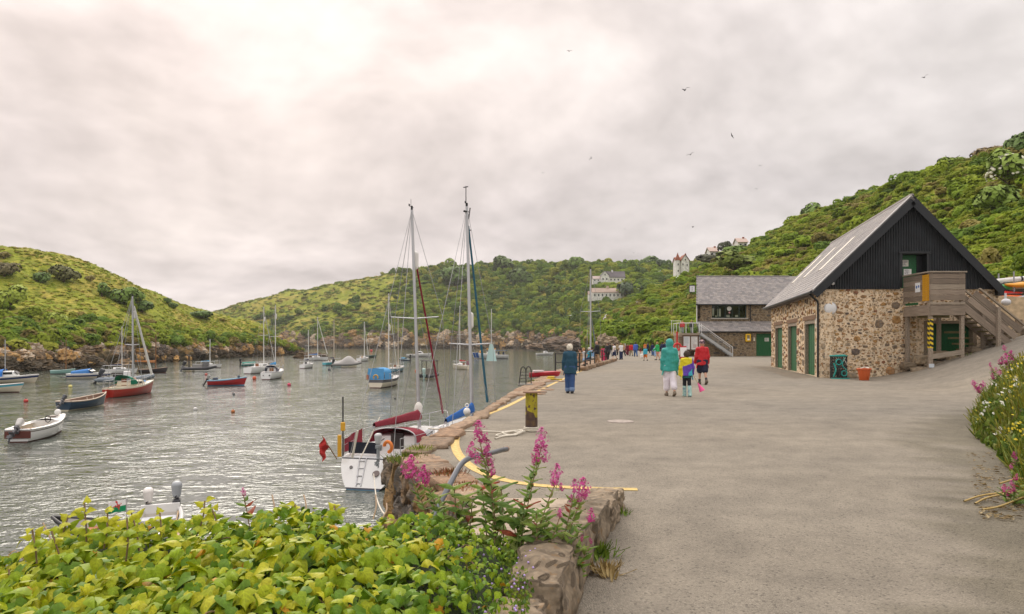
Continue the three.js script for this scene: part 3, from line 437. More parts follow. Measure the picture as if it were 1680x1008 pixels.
{
const t = thing('timber_staircase', 'weathered timber landing and steps against the black gable', 'staircase', [18.0, 0, -29.4]);
const w = 1.5, dp = 1.93, G = (x, z) => groundH(18 + x, -29.4 + z);
const post = (x, z, top, m = greyWood) => { const b = G(x, z) - 0.1; return part('post', new GB().rbox(x, (top + b) / 2, z, 0.15, top - b, 0.15, 0.015).done(), m, t); };
const p0 = post(0.07, -0.07, 4.66), p1 = post(w - 0.07, -0.07, 4.66); post(w - 0.09, -dp + 0.3, 3.2); post(0.1, -dp + 0.1, 3.2);
const tape = texture(64, (u, v) => ((u * 0.35 + v * 6) % 1 + 1) % 1 < 0.5 ? [0.8, 0.56, 0.02] : [0.02, 0.02, 0.02], true);
part('hazard_tape', new THREE.BoxGeometry(0.156, 1.25, 0.156).translate(0.07, 2.0, -0.07), std([1, 1, 1], 0.6, { map: rep(tape, 1, 1) }), p0);
part('sign', new THREE.BoxGeometry(0.22, 0.16, 0.02).translate(0.07, 0.62, 0.02), std([0.6, 0.65, 0.7], 0.5), p0);
const rows = 5, y0 = 3.44, hh = (4.6 - y0) / rows;
for (let i = 0; i < rows; i++) {
const y = y0 + hh * (i + 0.5), j = rngOf(70 + i), bulge = (j() - 0.5) * 0.012;
part('plank', new GB().rbox(w / 2, y, 0.03 + bulge, w + 0.02, hh - 0.012, 0.04, 0.006).done(), woodTones[(i * 3 + 1) % 4], t);
part('plank', new GB().rbox(-0.02 + bulge, y, -dp / 2 - 0.24, 0.04, hh - 0.012, dp - 0.5, 0.006).done(), woodTones[(i * 2 + 2) % 4], t);
}
for (let i = 0; i < 14; i++) part('slat', new GB().rbox(-0.024, 3.46 + i * 0.082, -0.24, 0.05, 0.076, 0.44, 0.008).done(), std([0.85, 0.43, 0.015], 0.6, { map: woodMap }), t);
part('notice', new GB().box(-0.055, 4.05, -0.78, 0.012, 0.42, 0.36).done(), std([1, 1, 1], 0.6, { map: texture(64, (u, v) => Math.hypot(u - 0.3, v - 0.55) < 0.16 || Math.hypot(u - 0.72, v - 0.6) < 0.14 ? [0.05, 0.16, 0.45] : [0.82, 0.83, 0.85], true) }), t);
part('rail', new GB().rbox(w / 2, 4.66, 0.02, w + 0.12, 0.06, 0.16, 0.01).done(), woodTones[3], t); part('rail', new GB().rbox(0.0, 4.662, -dp / 2, 0.16, 0.06, dp, 0.01).done(), woodTones[3], t);
part('joist', new GB().rbox(w / 2, 3.0, 0.03, w, 0.42, 0.06, 0.01).done(), woodTones[1], t); part('joist', new GB().rbox(-0.01, 3.0, -dp / 2, 0.06, 0.42, dp - 0.06, 0.01).done(), woodTones[0], t);
part('joist', new GB().rbox(w / 2, 2.78, -dp / 2, w - 0.1, 0.12, 0.1, 0.01).done(), mossWood, t);
part('rail', new GB().rbox(w / 2, 3.3, 0.035, w, 0.1, 0.05, 0.01).done(), woodTones[3], t); part('green_strip', new GB().box(-0.01, 3.34, -1.3, 0.05, 0.1, 0.9).done(), greenPaint, t);
for (let i = 0; i < 10; i++) part('plank', new GB().rbox(w / 2, 3.225, -0.1 - i * 0.188, w - 0.08, 0.04, 0.178, 0.006).done(), woodTones[i % 4], t);
part('brace', new GB().beam(V3(0.05, G(0, 0) + 0.5, -0.02), V3(w - 0.05, G(w, 0) + 0.22, -0.02), 0.06, 0.2).done(), woodTones[3], t);
// the flight, running down to the right
const A = V3(w, 3.22, 0), S = V3(2.15, -1.76, 0).normalize(), n = V3(-S.y, S.x, 0);
const foot = 2.2, along = (d, off, z) => A.clone().addScaledVector(S, d).addScaledVector(n, off).add(V3(0, 0, z));
for (const z of [-0.02, -0.98]) {
part('stringer', new GB().beam(along(-0.05, -0.05, z), along(2.75, -0.05, z), 0.06, 0.3, n).done(), woodTones[1], t);
part('sloping_board', new GB().beam(along(0, 0.35, z), along(2.6, 0.35, z), 0.04, 0.26, n).done(), woodTones[0], t);
part('sloping_board', new GB().beam(along(0, 0.7, z), along(2.6, 0.7, z), 0.04, 0.26, n).done(), woodTones[2], t);
part('handrail', new GB().beam(along(0.05, 0.98, z), along(2.55, 0.98, z), 0.11, 0.06, n).done(), woodTones[3], t);
part('newel', new GB().rbox(w + 1.42, (3.05 + G(w + 1.42, z)) / 2, z + 0.08, 0.14, 3.05 - G(w + 1.42, z) + 0.2, 0.14, 0.012).done(), greyWood, t);
}
for (let i = 0; i < 9; i++) { const q = along(0.28 + i * 0.29, -0.02, -0.5); part('tread', new GB().rbox(q.x, q.y, q.z, 0.29, 0.05, 0.92, 0.008).done(), mossWood, t); }
for (let i = 0; i < 4; i++) part('step', new GB().rbox(w + 1.0 - i * 0.18, 1.3 + i * 0.26, -1.35, 0.75, 0.09, 0.4, 0.01).done(), mossWood, t);
}
// rough boulders banked up under the landing
{
const r = rngOf(23), list = [[18.2, 0.05, -30.3, 0.62], [18.75, 0.22, -30.5, 0.58], [19.2, 0.35, -30.5, 0.5], [19.65, 0.62, -30.45, 0.42], [20.05, 0.82, -30.4, 0.4], [18.6, 0.62, -30.85, 0.5], [19.4, 0.85, -30.9, 0.42], [20.4, 1.05, -30.2, 0.42], [19.0, 0.75, -31.0, 0.34], [18.0, 0.36, -30.9, 0.4]];
const w = thing('boulder_bank', 'rough stones banked beside the green door under the timber landing', 'rubble');
list.forEach(([x, y, z, s]) => { const o = part('stone', boulder(r() * 1000 | 0, s * 0.8, s * 0.42, s * 0.5), lichen[r() * 4 | 0], w); o.position.set(x, y + 0.2, z); o.rotation.y = r() * 6; });
}

{
const P = [[23.0, -35.4], [23.2, -34.9], [33, -32.4], [40, -31], [42, -46], [24, -46]];
tag(part('terrace', polyPrism([[23.45, -35.4], [33.1, -32.9], [41, -31.4], [46, -50], [25, -50]], 0, 3.55), std([0.2, 0.19, 0.1], 0.95, { map: grassMap })), 'earth terrace behind the rendered wall', null, null, 'structure');
const t = thing('rendered_wall', 'cream rendered wall right of the boathouse below the stacked kayaks', 'wall');
const face = surf(30, 8, (u, v) => V3(mix(23.0, 41, u), mix(0.2, mix(4.1, 3.5, u * 2 > 1 ? 1 : u * 2), v), mix(-35.0, -30.5, u)), [9, 2]);
const top = surf(30, 1, (u, v) => V3(mix(23.0, 41, u), mix(4.1, 3.5, u * 2 > 1 ? 1 : u * 2), mix(-35.0, -30.5, u) - v * 0.35), [9, 0.2]);
part('wall', new GB().add(face).add(top).add(surf(1, 1, (u, v) => V3(23.0, mix(0.2, 4.1, v), mix(-35.35, -35, u)))).done(), std([0.7, 0.54, 0.34], 0.9, { map: rep(mottle, 1), bumpMap: grainBump, bumpScale: 0.01 }), t);
const q = at(1651, 496, 33.9); part('lamp', new GB().ball(q, 0.22, 0.8, 14).box(q.x, q.y + 0.3, q.z - 0.05, 0.08, 0.3, 0.08).done(), std([0.62, 0.63, 0.66], 0.4), t);
const v1 = at(1671, 531, 33.6); part('vent', new GB().rbox(v1.x, v1.y, v1.z + 0.04, 0.34, 0.4, 0.1, 0.03).done(), stoneMats[3], t);
const lw = thing('low_stone_wall', 'low rubble wall along the foot of the cream wall', 'wall'), r = rngOf(3);
for (let i = 0; i < 26; i++) { const k = i / 26, x = mix(21.9, 31, k), z = mix(-30.9, -28.4, k), g = 1.55 + k * 1.2; const o = part('stone', boulder(200 + i % 9, 0.34, 0.26 + r() * 0.1, 0.3), lichen[i % 4], lw); o.position.set(x, g + 0.1 + (i % 2) * 0.18, z); o.rotation.set(0, r() * 6, 0); }
}
{
const t = thing('harbour_building', 'two storey stone building with slate roofs and a long dark window', 'building', [22.3, 0, -81]);
const Wd = 12.5, r = rngOf(31), k = 81 / F;
const px = (x, d = 81) => (x - 840) / F * d - 22.3, py = (y, d = 81) => EYE + (HORIZON - y) / F * d;
// lower storey
const s = new THREE.Shape([[0, -0.2], [Wd, -0.2], [Wd, 3.0], [0, 3.0]].map(([x, y]) => new THREE.Vector2(x, y))); const dx0 = px(1241), dx1 = px(1275);
s.holes.push(new THREE.Path([[dx0, 0.05], [dx1, 0.05], [dx1, 2.72], [dx0, 2.72]].map(([x, y]) => new THREE.Vector2(x, y))));
const lower = part('wall', new THREE.ExtrudeGeometry(s, { depth: 0.45, bevelEnabled: false }).translate(0, 0, -0.45), darkMortar, t);
layStones(lower, packStones(Wd, 2.95, [[dx0 - 0.1, -1, dx1 + 0.1, 2.9]], [[30, 0.5, 0.8, 0.35, 0.6, 0.02], [130, 0.3, 0.5, 0.35, 0.6, 0.02], [260, 0.15, 0.3, 0.4, 0.7, 0.015]], r), new THREE.Matrix4(), 60, darkStoneMats, r, 0.05);
{ const d = new THREE.Group(); d.name = 'garage_door'; t.add(d); for (let i = 0; i < 8; i++) { const o = part('plank', new THREE.BoxGeometry((dx1 - dx0) / 8 - 0.012, 2.66, 0.05), greenPaint, d); o.position.set(dx0 + (dx1 - dx0) / 8 * (i + 0.5), 1.38, -0.2); } const n = part('notice', new THREE.PlaneGeometry(0.5, 0.42), std([0.8, 0.8, 0.78], 0.6, { map: paper(1, 1, 21, 6) }), d); n.position.set(px(1259), 2.0, -0.165); }
part('black_fascia', new GB().box(Wd / 2, 2.92, 0.1, Wd + 0.1, 0.2, 0.12).done(), blackSteel, t);
// lean-to roof between the storeys
const rf = part('roof', new GB().add(quadGeo(V3(-0.1, 3.0, 0.35), V3(Wd, 3.0, 0.35), V3(Wd, 4.22, -1.25), V3(-0.1, 4.22, -1.25))).add(quadGeo(V3(-0.1, 2.94, 0.35), V3(-0.1, 4.1, -1.25), V3(Wd, 4.1, -1.25), V3(Wd, 2.94, 0.35))).add(quadGeo(V3(-0.1, 2.94, 0.35), V3(Wd, 2.94, 0.35), V3(Wd, 3.0, 0.35), V3(-0.1, 3.0, 0.35))).done(), std([0.25, 0.25, 0.26], 0.55, { map: rep(mottle, 4, 1) }), t);
slates(rf, V3(-0.1, 3.0, 0.35), V3(Wd, 0, 0), V3(0, 1.22, -1.6), Wd, 2.0, [], 44, 0.45, 0.28);
// upper storey
const u = new THREE.Shape([[0, 3.6], [Wd, 3.6], [Wd, 6.35], [0, 6.35]].map(([x, y]) => new THREE.Vector2(x, y))), D2 = 82.2; const wx0 = px(1168, D2), wx1 = px(1225, D2), wy0 = py(522, D2), wy1 = py(501, D2);
u.holes.push(new THREE.Path([[wx0, wy0], [wx1, wy0], [wx1, wy1], [wx0, wy1]].map(([x, y]) => new THREE.Vector2(x, y))));
const upper = part('wall', new THREE.ExtrudeGeometry(u, { depth: 0.4, bevelEnabled: false }).translate(0, 0, -1.6), darkMortar, t);
const upM = new THREE.Matrix4().makeTranslation(0, 3.9, -1.2);
layStones(upper, packStones(Wd, 2.4, [[wx0 - 0.08, wy0 - 4.1, wx1 + 0.08, wy1 - 3.8]], [[20, 0.45, 0.7, 0.4, 0.7, 0.02], [120, 0.25, 0.45, 0.4, 0.7, 0.02], [200, 0.14, 0.26, 0.4, 0.7, 0.015]], r), upM, 40, darkStoneMats, r, 0.05, (q, rr) => darkStoneMats[[0, 2, 3, 2, 3][rr() * 5 | 0]]);
{ const w = new THREE.Group(); w.name = 'window'; t.add(w); const n = 5, g = new GB(), cw = (wx1 - wx0) / n, hh = wy1 - wy0, cy = (wy0 + wy1) / 2, z = -1.38, dk = std([0.02, 0.045, 0.04], 0.4);
g.box((wx0 + wx1) / 2, wy1 - 0.05, z, wx1 - wx0, 0.1, 0.1).box((wx0 + wx1) / 2, wy0 + 0.05, z, wx1 - wx0, 0.1, 0.1); for (let i = 0; i <= n; i++) g.box(clamp(wx0 + i * cw, wx0 + 0.05, wx1 - 0.05), cy, z, 0.1, hh - 0.2, 0.1); part('frame', g.done(), dk, w);
for (let i = 0; i < n; i++) part('pane', new THREE.PlaneGeometry(cw - 0.1, hh - 0.2).translate(wx0 + cw * (i + 0.5), cy, z), phys([0.86, 0.92, 0.9], 0.03, { transmission: 1, thickness: 0 }), w);
part('sill', new GB().rbox((wx0 + wx1) / 2, wy0 - 0.08, -1.14, wx1 - wx0 + 0.3, 0.12, 0.3, 0.02).done(), std([0.4, 0.37, 0.33], 0.8), w);
part('interior', new GB().box((wx0 + wx1) / 2, cy, -3.6, wx1 - wx0 + 1, hh + 1, 0.05).box((wx0 + wx1) / 2, wy0 - 0.2, -2.6, wx1 - wx0 + 1, 0.05, 2).done(), std([0.045, 0.05, 0.045], 0.9), w);
const disc = part('round_sign', new THREE.CylinderGeometry(0.27, 0.27, 0.02, 24).rotateX(Math.PI / 2).translate(px(1197, D2), py(506.5, D2), -1.3), std([0.75, 0.75, 0.72], 0.5), w);
const its = new GB(); for (const [x, y, a, b] of [[1172, 512, 0.28, 0.9], [1182, 513, 0.45, 0.95], [1197, 519, 0.4, 0.35], [1211, 519, 0.36, 0.3], [1177, 519, 0.2, 0.22]]) its.rbox(px(x, D2), py(y, D2), -1.75, a, b, 0.08, 0.02); part('display', its.done(), std([0.55, 0.52, 0.42], 0.7), w);
part('poster', new THREE.CircleGeometry(0.11, 16).translate(px(1197.5, D2), py(513, D2), -1.32), std([0.6, 0.3, 0.32], 0.6), w); }
part('downpipe', new GB().bar(V3(px(1231, D2), 4.2, -1.1), V3(px(1231, D2), 6.3, -1.1), 0.06).done(), blackSteel, t); part('wall_lamp', new GB().rbox(px(1259, D2), py(502, D2), -1.05, 0.3, 0.34, 0.2, 0.04).done(), std([0.7, 0.62, 0.42], 0.5), t);
part('downpipe', new GB().bar(V3(-0.06, 3.9, -1.1), V3(-0.06, 6.2, -1.1), 0.05).done(), whiteMetal, t);
// main roof
for (const sgn of [1, -1]) {
const E = V3(sgn > 0 ? -0.2 : 2.1, 6.3, sgn > 0 ? -0.85 : -9.2), R = V3(0.95, 9.95, -5.0), X = V3(Wd + 0.3, 0, 0), g = new GB(), dn = V3(0, -0.16, 0);
g.add(quadGeo(E, E.clone().add(X), R.clone().add(X), R)).add(quadGeo(E.clone().add(dn), R.clone().add(dn), R.clone().add(X).add(dn), E.clone().add(X).add(dn))).add(quadGeo(E, R, R.clone().add(dn), E.clone().add(dn))).add(quadGeo(E.clone().add(dn), E.clone().add(X).add(dn), E.clone().add(X), E));
const q = part('roof', g.done(), std([0.2, 0.19, 0.19], 0.6), t); if (sgn > 0) slates(q, E, X, R.clone().sub(E), X.x, R.distanceTo(E), [], 51, 0.36, 0.27);
}
part('ridge', new GB().bar(V3(0.95, 9.98, -5), V3(Wd + 0.1, 9.98, -5), 0.1).done(), std([0.25, 0.23, 0.22], 0.7), t); part('gutter', new GB().bar(V3(-0.25, 6.2, -0.8), V3(Wd, 6.2, -0.8), 0.08).done(), blackSteel, t);
const gab = new THREE.Shape([[1.2, -0.2], [9, -0.2], [9, 6.3], [5, 9.8], [1.2, 6.3]].map(([x, y]) => new THREE.Vector2(x, y)));
for (const x of [0.02, Wd - 0.4]) part('wall', new THREE.ExtrudeGeometry(gab, { depth: 0.35, bevelEnabled: false }).applyMatrix4(new THREE.Matrix4().makeBasis(V3(0.275, 0, -1), UPV, V3(1, 0, 0)).setPosition(x - 0.3, 0, 0)), darkMortar, t); part('wall', new GB().box(Wd / 2 + 1.2, 3, -9, Wd - 2.4, 6.4, 0.3).done(), darkMortar, t); part('wall', new GB().box(0.17, 1.4, -0.84, 0.3, 3.1, 0.75).done(), darkMortar, t);
// hanging sign on the gable end
const hs = part('hanging_sign', new GB().rbox(-0.62, py(473), -1.1, 0.72, 0.84, 0.06, 0.01).done(), std([0.03, 0.03, 0.03], 0.5), t); part('board', new THREE.PlaneGeometry(0.6, 0.72).translate(-0.62, py(473), -1.06), std([0.8, 0.8, 0.82], 0.5, { map: texture(64, (a, b) => Math.abs(a - 0.5) < 0.12 && Math.abs(b - 0.5) < 0.28 && H2(a * 14 | 0, b * 18 | 0, 2) > 0.45 ? [0.35, 0.35, 0.45] : [0.86, 0.86, 0.88], true) }), hs); part('bracket', new GB().box(-0.5, py(467), -1.1, 1.0, 0.05, 0.05).done(), blackSteel, hs);
// balcony, glass guard and steel stair
const bx0 = px(1114), bx1 = px(1147), fy = py(547);
const b = new THREE.Group(); b.name = 'balcony'; t.add(b);
part('deck', new GB().box((bx0 + bx1) / 2, fy - 0.12, -1.3, bx1 - bx0, 0.26, 3.2).done(), std([0.5, 0.42, 0.33], 0.85, { map: woodMap }), b); part('fascia', new GB().box((bx0 + bx1) / 2, fy - 0.34, 0.24, bx1 - bx0 + 0.1, 0.2, 0.06).done(), std([0.36, 0.28, 0.2], 0.85), b);
const gr = new GB(); for (let i = 0; i <= 3; i++) gr.bar(V3(mix(bx0, bx1, i / 3), fy, 0.2), V3(mix(bx0, bx1, i / 3), fy + 1.2, 0.2), 0.035); gr.bar(V3(bx0, fy + 1.2, 0.2), V3(bx1, fy + 1.2, 0.2), 0.04); for (const z of [-2.6, -1.2, 0.2]) gr.bar(V3(bx0, fy, z), V3(bx0, fy + 1.2, z), 0.035); gr.bar(V3(bx0, fy + 1.2, -2.6), V3(bx0, fy + 1.2, 0.2), 0.04); gr.box(bx0 + 0.2, fy + 1.55, -2.4, 1.2, 0.05, 0.05).bar(V3(bx0 + 0.8, fy, -2.4), V3(bx0 + 0.8, fy + 1.6, -2.4), 0.03).bar(V3(bx0 - 0.3, fy, -2.4), V3(bx0 - 0.3, fy + 1.6, -2.4), 0.03); part('railing', gr.done(), whiteMetal, b);
for (let i = 0; i < 3; i++) part('glass_panel', new THREE.PlaneGeometry((bx1 - bx0) / 3 - 0.1, 1.0).translate(mix(bx0, bx1, (i + 0.5) / 3), fy + 0.6, 0.2), phys([0.85, 0.95, 0.92], 0.03, { transmission: 1, thickness: 0 }), b);
part('post', new GB().box(bx1, (fy - 0.2) / 2, 0.2, 0.14, fy - 0.2, 0.14).done(), std([0.6, 0.6, 0.6], 0.5), b);
part('pier', new GB().box(bx0 + 0.25, (fy - 0.24) / 2, -1.1, 0.6, fy - 0.24, 2.4).box((bx0 + bx1) / 2 + 0.3, (fy - 0.24) / 2, -2.2, bx1 - bx0 - 0.6, fy - 0.24, 0.3).done(), darkMortar, b);
{ const q = thing('steel_stair', 'grey steel stair with railings down from the balcony', 'stair', [22.3, 0, -81]); const T = V3(px(1147), fy - 0.1, 0.95), Bm = V3(px(1198), 0.0, 0.95), Dn = Bm.clone().sub(T);
for (const z of [0, -0.95]) { const o = V3(0, 0, z); part('stringer', new GB().beam(T.clone().add(o), Bm.clone().add(o).add(V3(0, 0.14, 0)), 0.06, 0.3).done(), galv, q); const g = new GB(); g.bar(T.clone().add(o).add(V3(0, 1.1, 0)), Bm.clone().add(o).add(V3(0, 1.1, 0)), 0.035); g.bar(Bm.clone().add(o), Bm.clone().add(o).add(V3(0, 1.1, 0)), 0.035); g.bar(T.clone().add(o), T.clone().add(o).add(V3(0, 1.2, 0)), 0.035); part('handrail', g.done(), whiteMetal, q); const bl = new GB(); for (let i = 1; i < 24; i++) { const p0 = T.clone().addScaledVector(Dn, i / 24).add(o); bl.bar(p0, p0.clone().add(V3(0, 1.08, 0)), 0.012, 0.012, 5); } part('balusters', bl.done(), galv, q); }
for (let i = 1; i < 15; i++) { const p0 = T.clone().addScaledVector(Dn, i / 15); part('tread', new GB().box(p0.x, p0.y, p0.z - 0.475, 0.26, 0.04, 0.88).done(), galv, q); } }
}
{ // notice board under the balcony, lifebuoy post, boards and wall boxes
const P = (x, y, d = 79.9) => at(x, y, d);
const nb = thing('notice_board', 'brown framed notice board with two pale sheets under the balcony', 'notice board', P(1133, 563)); const f = new GB(); f.box(0, 0.86, 0, 1.9, 0.14, 0.16).box(0, -0.86, 0, 1.9, 0.14, 0.16).box(-0.9, 0, 0, 0.14, 1.72, 0.16).box(0.9, 0, 0, 0.14, 1.72, 0.16).box(0, 0, 0, 0.12, 1.6, 0.14).box(0, 0, -0.05, 1.8, 1.7, 0.04); part('frame', f.done(), std([0.1, 0.055, 0.03], 0.6), nb); part('sheet', new THREE.PlaneGeometry(0.76, 1.52).translate(-0.45, 0, 0.02), std([1, 1, 1], 0.7, { map: paper(1, 1, 31, 12, [0.72, 0.72, 0.72], [0.4, 0.42, 0.48], [0.2, 0.1, 0.8, 0.5, [0.52, 0.55, 0.58]]) }), nb); part('sheet', new THREE.PlaneGeometry(0.76, 1.52).translate(0.45, 0, 0.02), std([1, 1, 1], 0.7, { map: paper(1, 1, 35, 14, [0.7, 0.69, 0.66], [0.45, 0.42, 0.42], [0.3, 0.6, 0.85, 0.88, [0.5, 0.42, 0.4]]) }), nb); part('leg', new GB().box(-0.9, -1.4, 0, 0.12, 1.0, 0.12).box(0.9, -1.4, 0, 0.12, 1.0, 0.12).done(), std([0.1, 0.055, 0.03], 0.6), nb);
const lb = thing('lifebuoy_stand', 'red post with a round red lifebuoy housing left of the building', 'lifebuoy', onLevel(1111, 588)); const d = -lb.position.z, m = d / F; part('post', new GB().box(0, 1.4, 0, 0.14, 2.8, 0.14).done(), std([0.5, 0.02, 0.02], 0.5), lb); part('lifebuoy', new THREE.TorusGeometry(0.34, 0.11, 10, 24).translate(0, 1.2, 0.14), std([0.62, 0.03, 0.03], 0.5), lb); part('panel', new GB().rbox(0, 0.55, 0.1, 0.62, 0.5, 0.05, 0.02).done(), std([0.78, 0.75, 0.74], 0.5), lb);
const ab = thing('sandwich_board', 'white advertising board with red top and base below the notice board', 'board', onLevel(1121.5, 590)); part('panel', new GB().rbox(0, 0.68, 0, 0.62, 1.0, 0.05, 0.02, euler(-0.12, 0, 0)).done(), std([0.82, 0.8, 0.8], 0.5), ab); part('header', new GB().rbox(0, 1.2, -0.07, 0.62, 0.2, 0.06, 0.02, euler(-0.12, 0, 0)).rbox(0, 0.16, 0.06, 0.66, 0.2, 0.06, 0.02).done(), std([0.5, 0.03, 0.04], 0.5), ab); part('leg', new GB().rbox(0, 0.6, -0.3, 0.6, 1.2, 0.04, 0.01, euler(0.25, 0, 0)).done(), std([0.4, 0.05, 0.05], 0.6), ab);
const yb = thing('yellow_box', 'yellow rounded cabinet on the stone wall beside the green garage door', 'cabinet', P(1227.5, 554.5, 80.86)); part('case', new GB().rbox(0, 0, 0, 0.66, 0.95, 0.28, 0.12).done(), std([0.85, 0.5, 0.01], 0.4), yb); part('window', new GB().rbox(0, 0.05, 0.12, 0.34, 0.55, 0.06, 0.03).done(), std([0.25, 0.2, 0.12], 0.3), yb); part('label', new GB().box(0.0, -0.2, 0.155, 0.26, 0.18, 0.01).done(), whitePaint, yb);
const wb = thing('meter_box', 'small pale box on the stone wall right of the yellow cabinet', 'box', P(1237.5, 557, 80.9)); part('case', new GB().rbox(0, 0, 0, 0.16, 0.42, 0.18, 0.03).done(), std([0.75, 0.7, 0.55], 0.6), wb); part('lid', new GB().rbox(0, 0.16, 0.1, 0.13, 0.1, 0.03, 0.02).done(), std([0.6, 0.56, 0.45], 0.6), wb);
}
function windowAt(parent, x, y, z, w, h, ry = 0) { const f = part('window', new GB().box(0, 0, 0, w + 0.24, h + 0.24, 0.1).done(), whitePaint, parent); f.position.set(x, y, z); f.rotation.y = ry; part('pane', new THREE.BoxGeometry(w, h, 0.06).translate(0, 0, 0.04), std([0.05, 0.06, 0.07], 0.15), f); return f; }
function gableHouse(t, x0, x1, zf, zb, y0, eave, ridge, wallM, roofM, alongX) {
const g = new GB(), o = 0.35, cx = (x0 + x1) / 2, cz = (zf + zb) / 2; const sh = alongX ? [[-zf, y0], [-zb, y0], [-zb, eave], [-cz, ridge], [-zf, eave]] : [[x0, y0], [x1, y0], [x1, eave], [cx, ridge], [x0, eave]];
const e = new THREE.ExtrudeGeometry(new THREE.Shape(sh.map(([a, b]) => new THREE.Vector2(a, b))), { depth: alongX ? x1 - x0 : zf - zb, bevelEnabled: false });
if (alongX) e.rotateY(Math.PI / 2).translate(x0, 0, 0); else e.translate(0, 0, zb); part('wall', e, wallM, t);
const dn = V3(0, 0.22, 0);
if (alongX) for (const [ze] of [[zf + o], [zb - o]]) g.add(quadGeo(V3(x0 - o, eave - 0.2, ze), V3(x1 + o, eave - 0.2, ze), V3(x1 + o, ridge + 0.15, cz), V3(x0 - o, ridge + 0.15, cz)));
else for (const xe of [x0 - o, x1 + o]) g.add(quadGeo(V3(xe, eave - 0.2, zf + o), V3(xe, eave - 0.2, zb - o), V3(cx, ridge + 0.15, zb - o), V3(cx, ridge + 0.15, zf + o)));
const top = g.done(); const low = top.clone().translate(0, 0.18, 0); return part('roof', mergeGeometries([top, low]), roofM, t);
}
const limewash = std([0.9, 0.88, 0.84], 0.85, { map: rep(mottle, 0.2) });
{
const d1 = -onHill(farHill, 1000, 464).z - 14, k = d1 / F, o1 = at(1000, 462, d1), t = thing('upper_cottage', 'white cottage with dark grey roof, the upper of two on the far hill', 'house', o1);
const grey = std([0.16, 0.14, 0.15], 0.7, { map: rep(mottle, 0.2) });
gableHouse(t, -14 * k, -0.5 * k, 0, -14, -2, 9 * k, 17 * k, limewash, grey, false); gableHouse(t, -4 * k, 26 * k, -1.5, -9, -2, 7 * k, 17 * k, limewash, grey, true); gableHouse(t, -27 * k, -14 * k, -1, -7, -2, 4.5 * k, 9 * k, limewash, std([0.5, 0.4, 0.36], 0.8), true);
for (const [x, y] of [[-10.5, 4], [-4.5, 4]]) windowAt(t, x * k, y * k, 0.06, 2.2 * k, 3 * k); windowAt(t, -7.3 * k, 11 * k, 0.06, 2 * k, 2.5 * k); for (const x of [3, 9, 15, 21]) windowAt(t, x * k, 3.2 * k, -1.44, 2.4 * k, 2.8 * k); for (const x of [-24, -18]) windowAt(t, x * k, 2 * k, -0.94, 2 * k, 2.2 * k); part('chimney', new GB().box(6 * k, 17.5 * k, -5.2, 1.2, 2.2, 1.2).done(), limewash, t);
const d2 = -onHill(farHill, 996, 491).z - 14, m = d2 / F, o2 = at(996, 489, d2), h = thing('lower_cottage', 'long white cottage with pale pink roof and a row of windows, the lower of two', 'house', o2);
const pink = std([0.56, 0.42, 0.34], 0.85, { map: rep(mottle, 0.15) });
gableHouse(h, -24 * m, 28 * m, 0, -7, -2, 9 * m, 16 * m, limewash, pink, true); gableHouse(h, -30 * m, -24 * m, -1, -6, -2, 6 * m, 11 * m, limewash, pink, true);
for (let i = 0; i < 8; i++) windowAt(h, (-20 + i * 6.3) * m, 4.6 * m, 0.06, 2.2 * m, 4 * m); const c = part('chimney', new GB().box(2 * m, 17 * m, -3.5, 1.7, 2.6, 1.4).done(), std([0.5, 0.38, 0.3], 0.9), h); part('pot', new GB().bar(V3(2 * m, 19 * m, -3.5), V3(2 * m, 21 * m, -3.5), 0.25).done(), std([0.4, 0.2, 0.12], 0.8), c);
}
{
const d = 262, k = d / F, o = at(1118, 441, d), t = thing('turret_house', 'tall white house with red roof and pointed turret on the skyline', 'house', o), red = std([0.36, 0.11, 0.055], 0.8, { map: rep(mottle, 0.4) }); t.scale.setScalar(0.86);
gableHouse(t, 0, 15 * k, 0, -7, -4, 3.6, 6.2, limewash, red, false); gableHouse(t, -9 * k, 4 * k, -1, -6.5, -4, 3.6, 5.2, limewash, red, true);
part('turret', new THREE.CylinderGeometry(4.6 * k, 4.6 * k, 7.6, 8).translate(-6 * k, 0.1, -1), limewash, t); part('turret_roof', new THREE.ConeGeometry(5.6 * k, 3.6, 8).translate(-6 * k, 5.6, -1), red, t);
windowAt(t, 7.5 * k, 4.0, 0.06, 0.5, 0.8); for (const [x, y] of [[3, 1.9], [11, 1.6]]) windowAt(t, x * k, y, 0.06, 0.5, 0.8); for (const y of [1.9, -1.0]) windowAt(t, -6 * k, y, -1 + 4.3 * k, 0.5, 0.8); const c = part('chimney', new GB().box(11 * k, 6.2, -3, 0.7, 1.5, 0.7).done(), red, t); part('pot', new GB().bar(V3(11 * k, 6.9, -3), V3(11 * k, 7.4, -3), 0.13).done(), red, c);
for (const [x, y, dd, w, l] of [[1172, 419, 240, 1.5, 'small white cottage half hidden by trees right of the turret house'], [1219, 404, 236, 1.6, 'pale cottage roof end showing above trees behind the green slope']]) { const h = thing('hill_cottage', l, 'house', at(x, y, dd)); gableHouse(h, -w, w, 0, -5, -3, 1.4, 2.8, limewash, std([0.55, 0.42, 0.36], 0.8), true); for (const q of [-w * 0.5, w * 0.5]) windowAt(h, q, 0.5, 0.06, 0.7, 0.7); part('chimney', new GB().box(w * 0.6, 3, -2.5, 0.6, 1.0, 0.6).done(), red, h); }
}
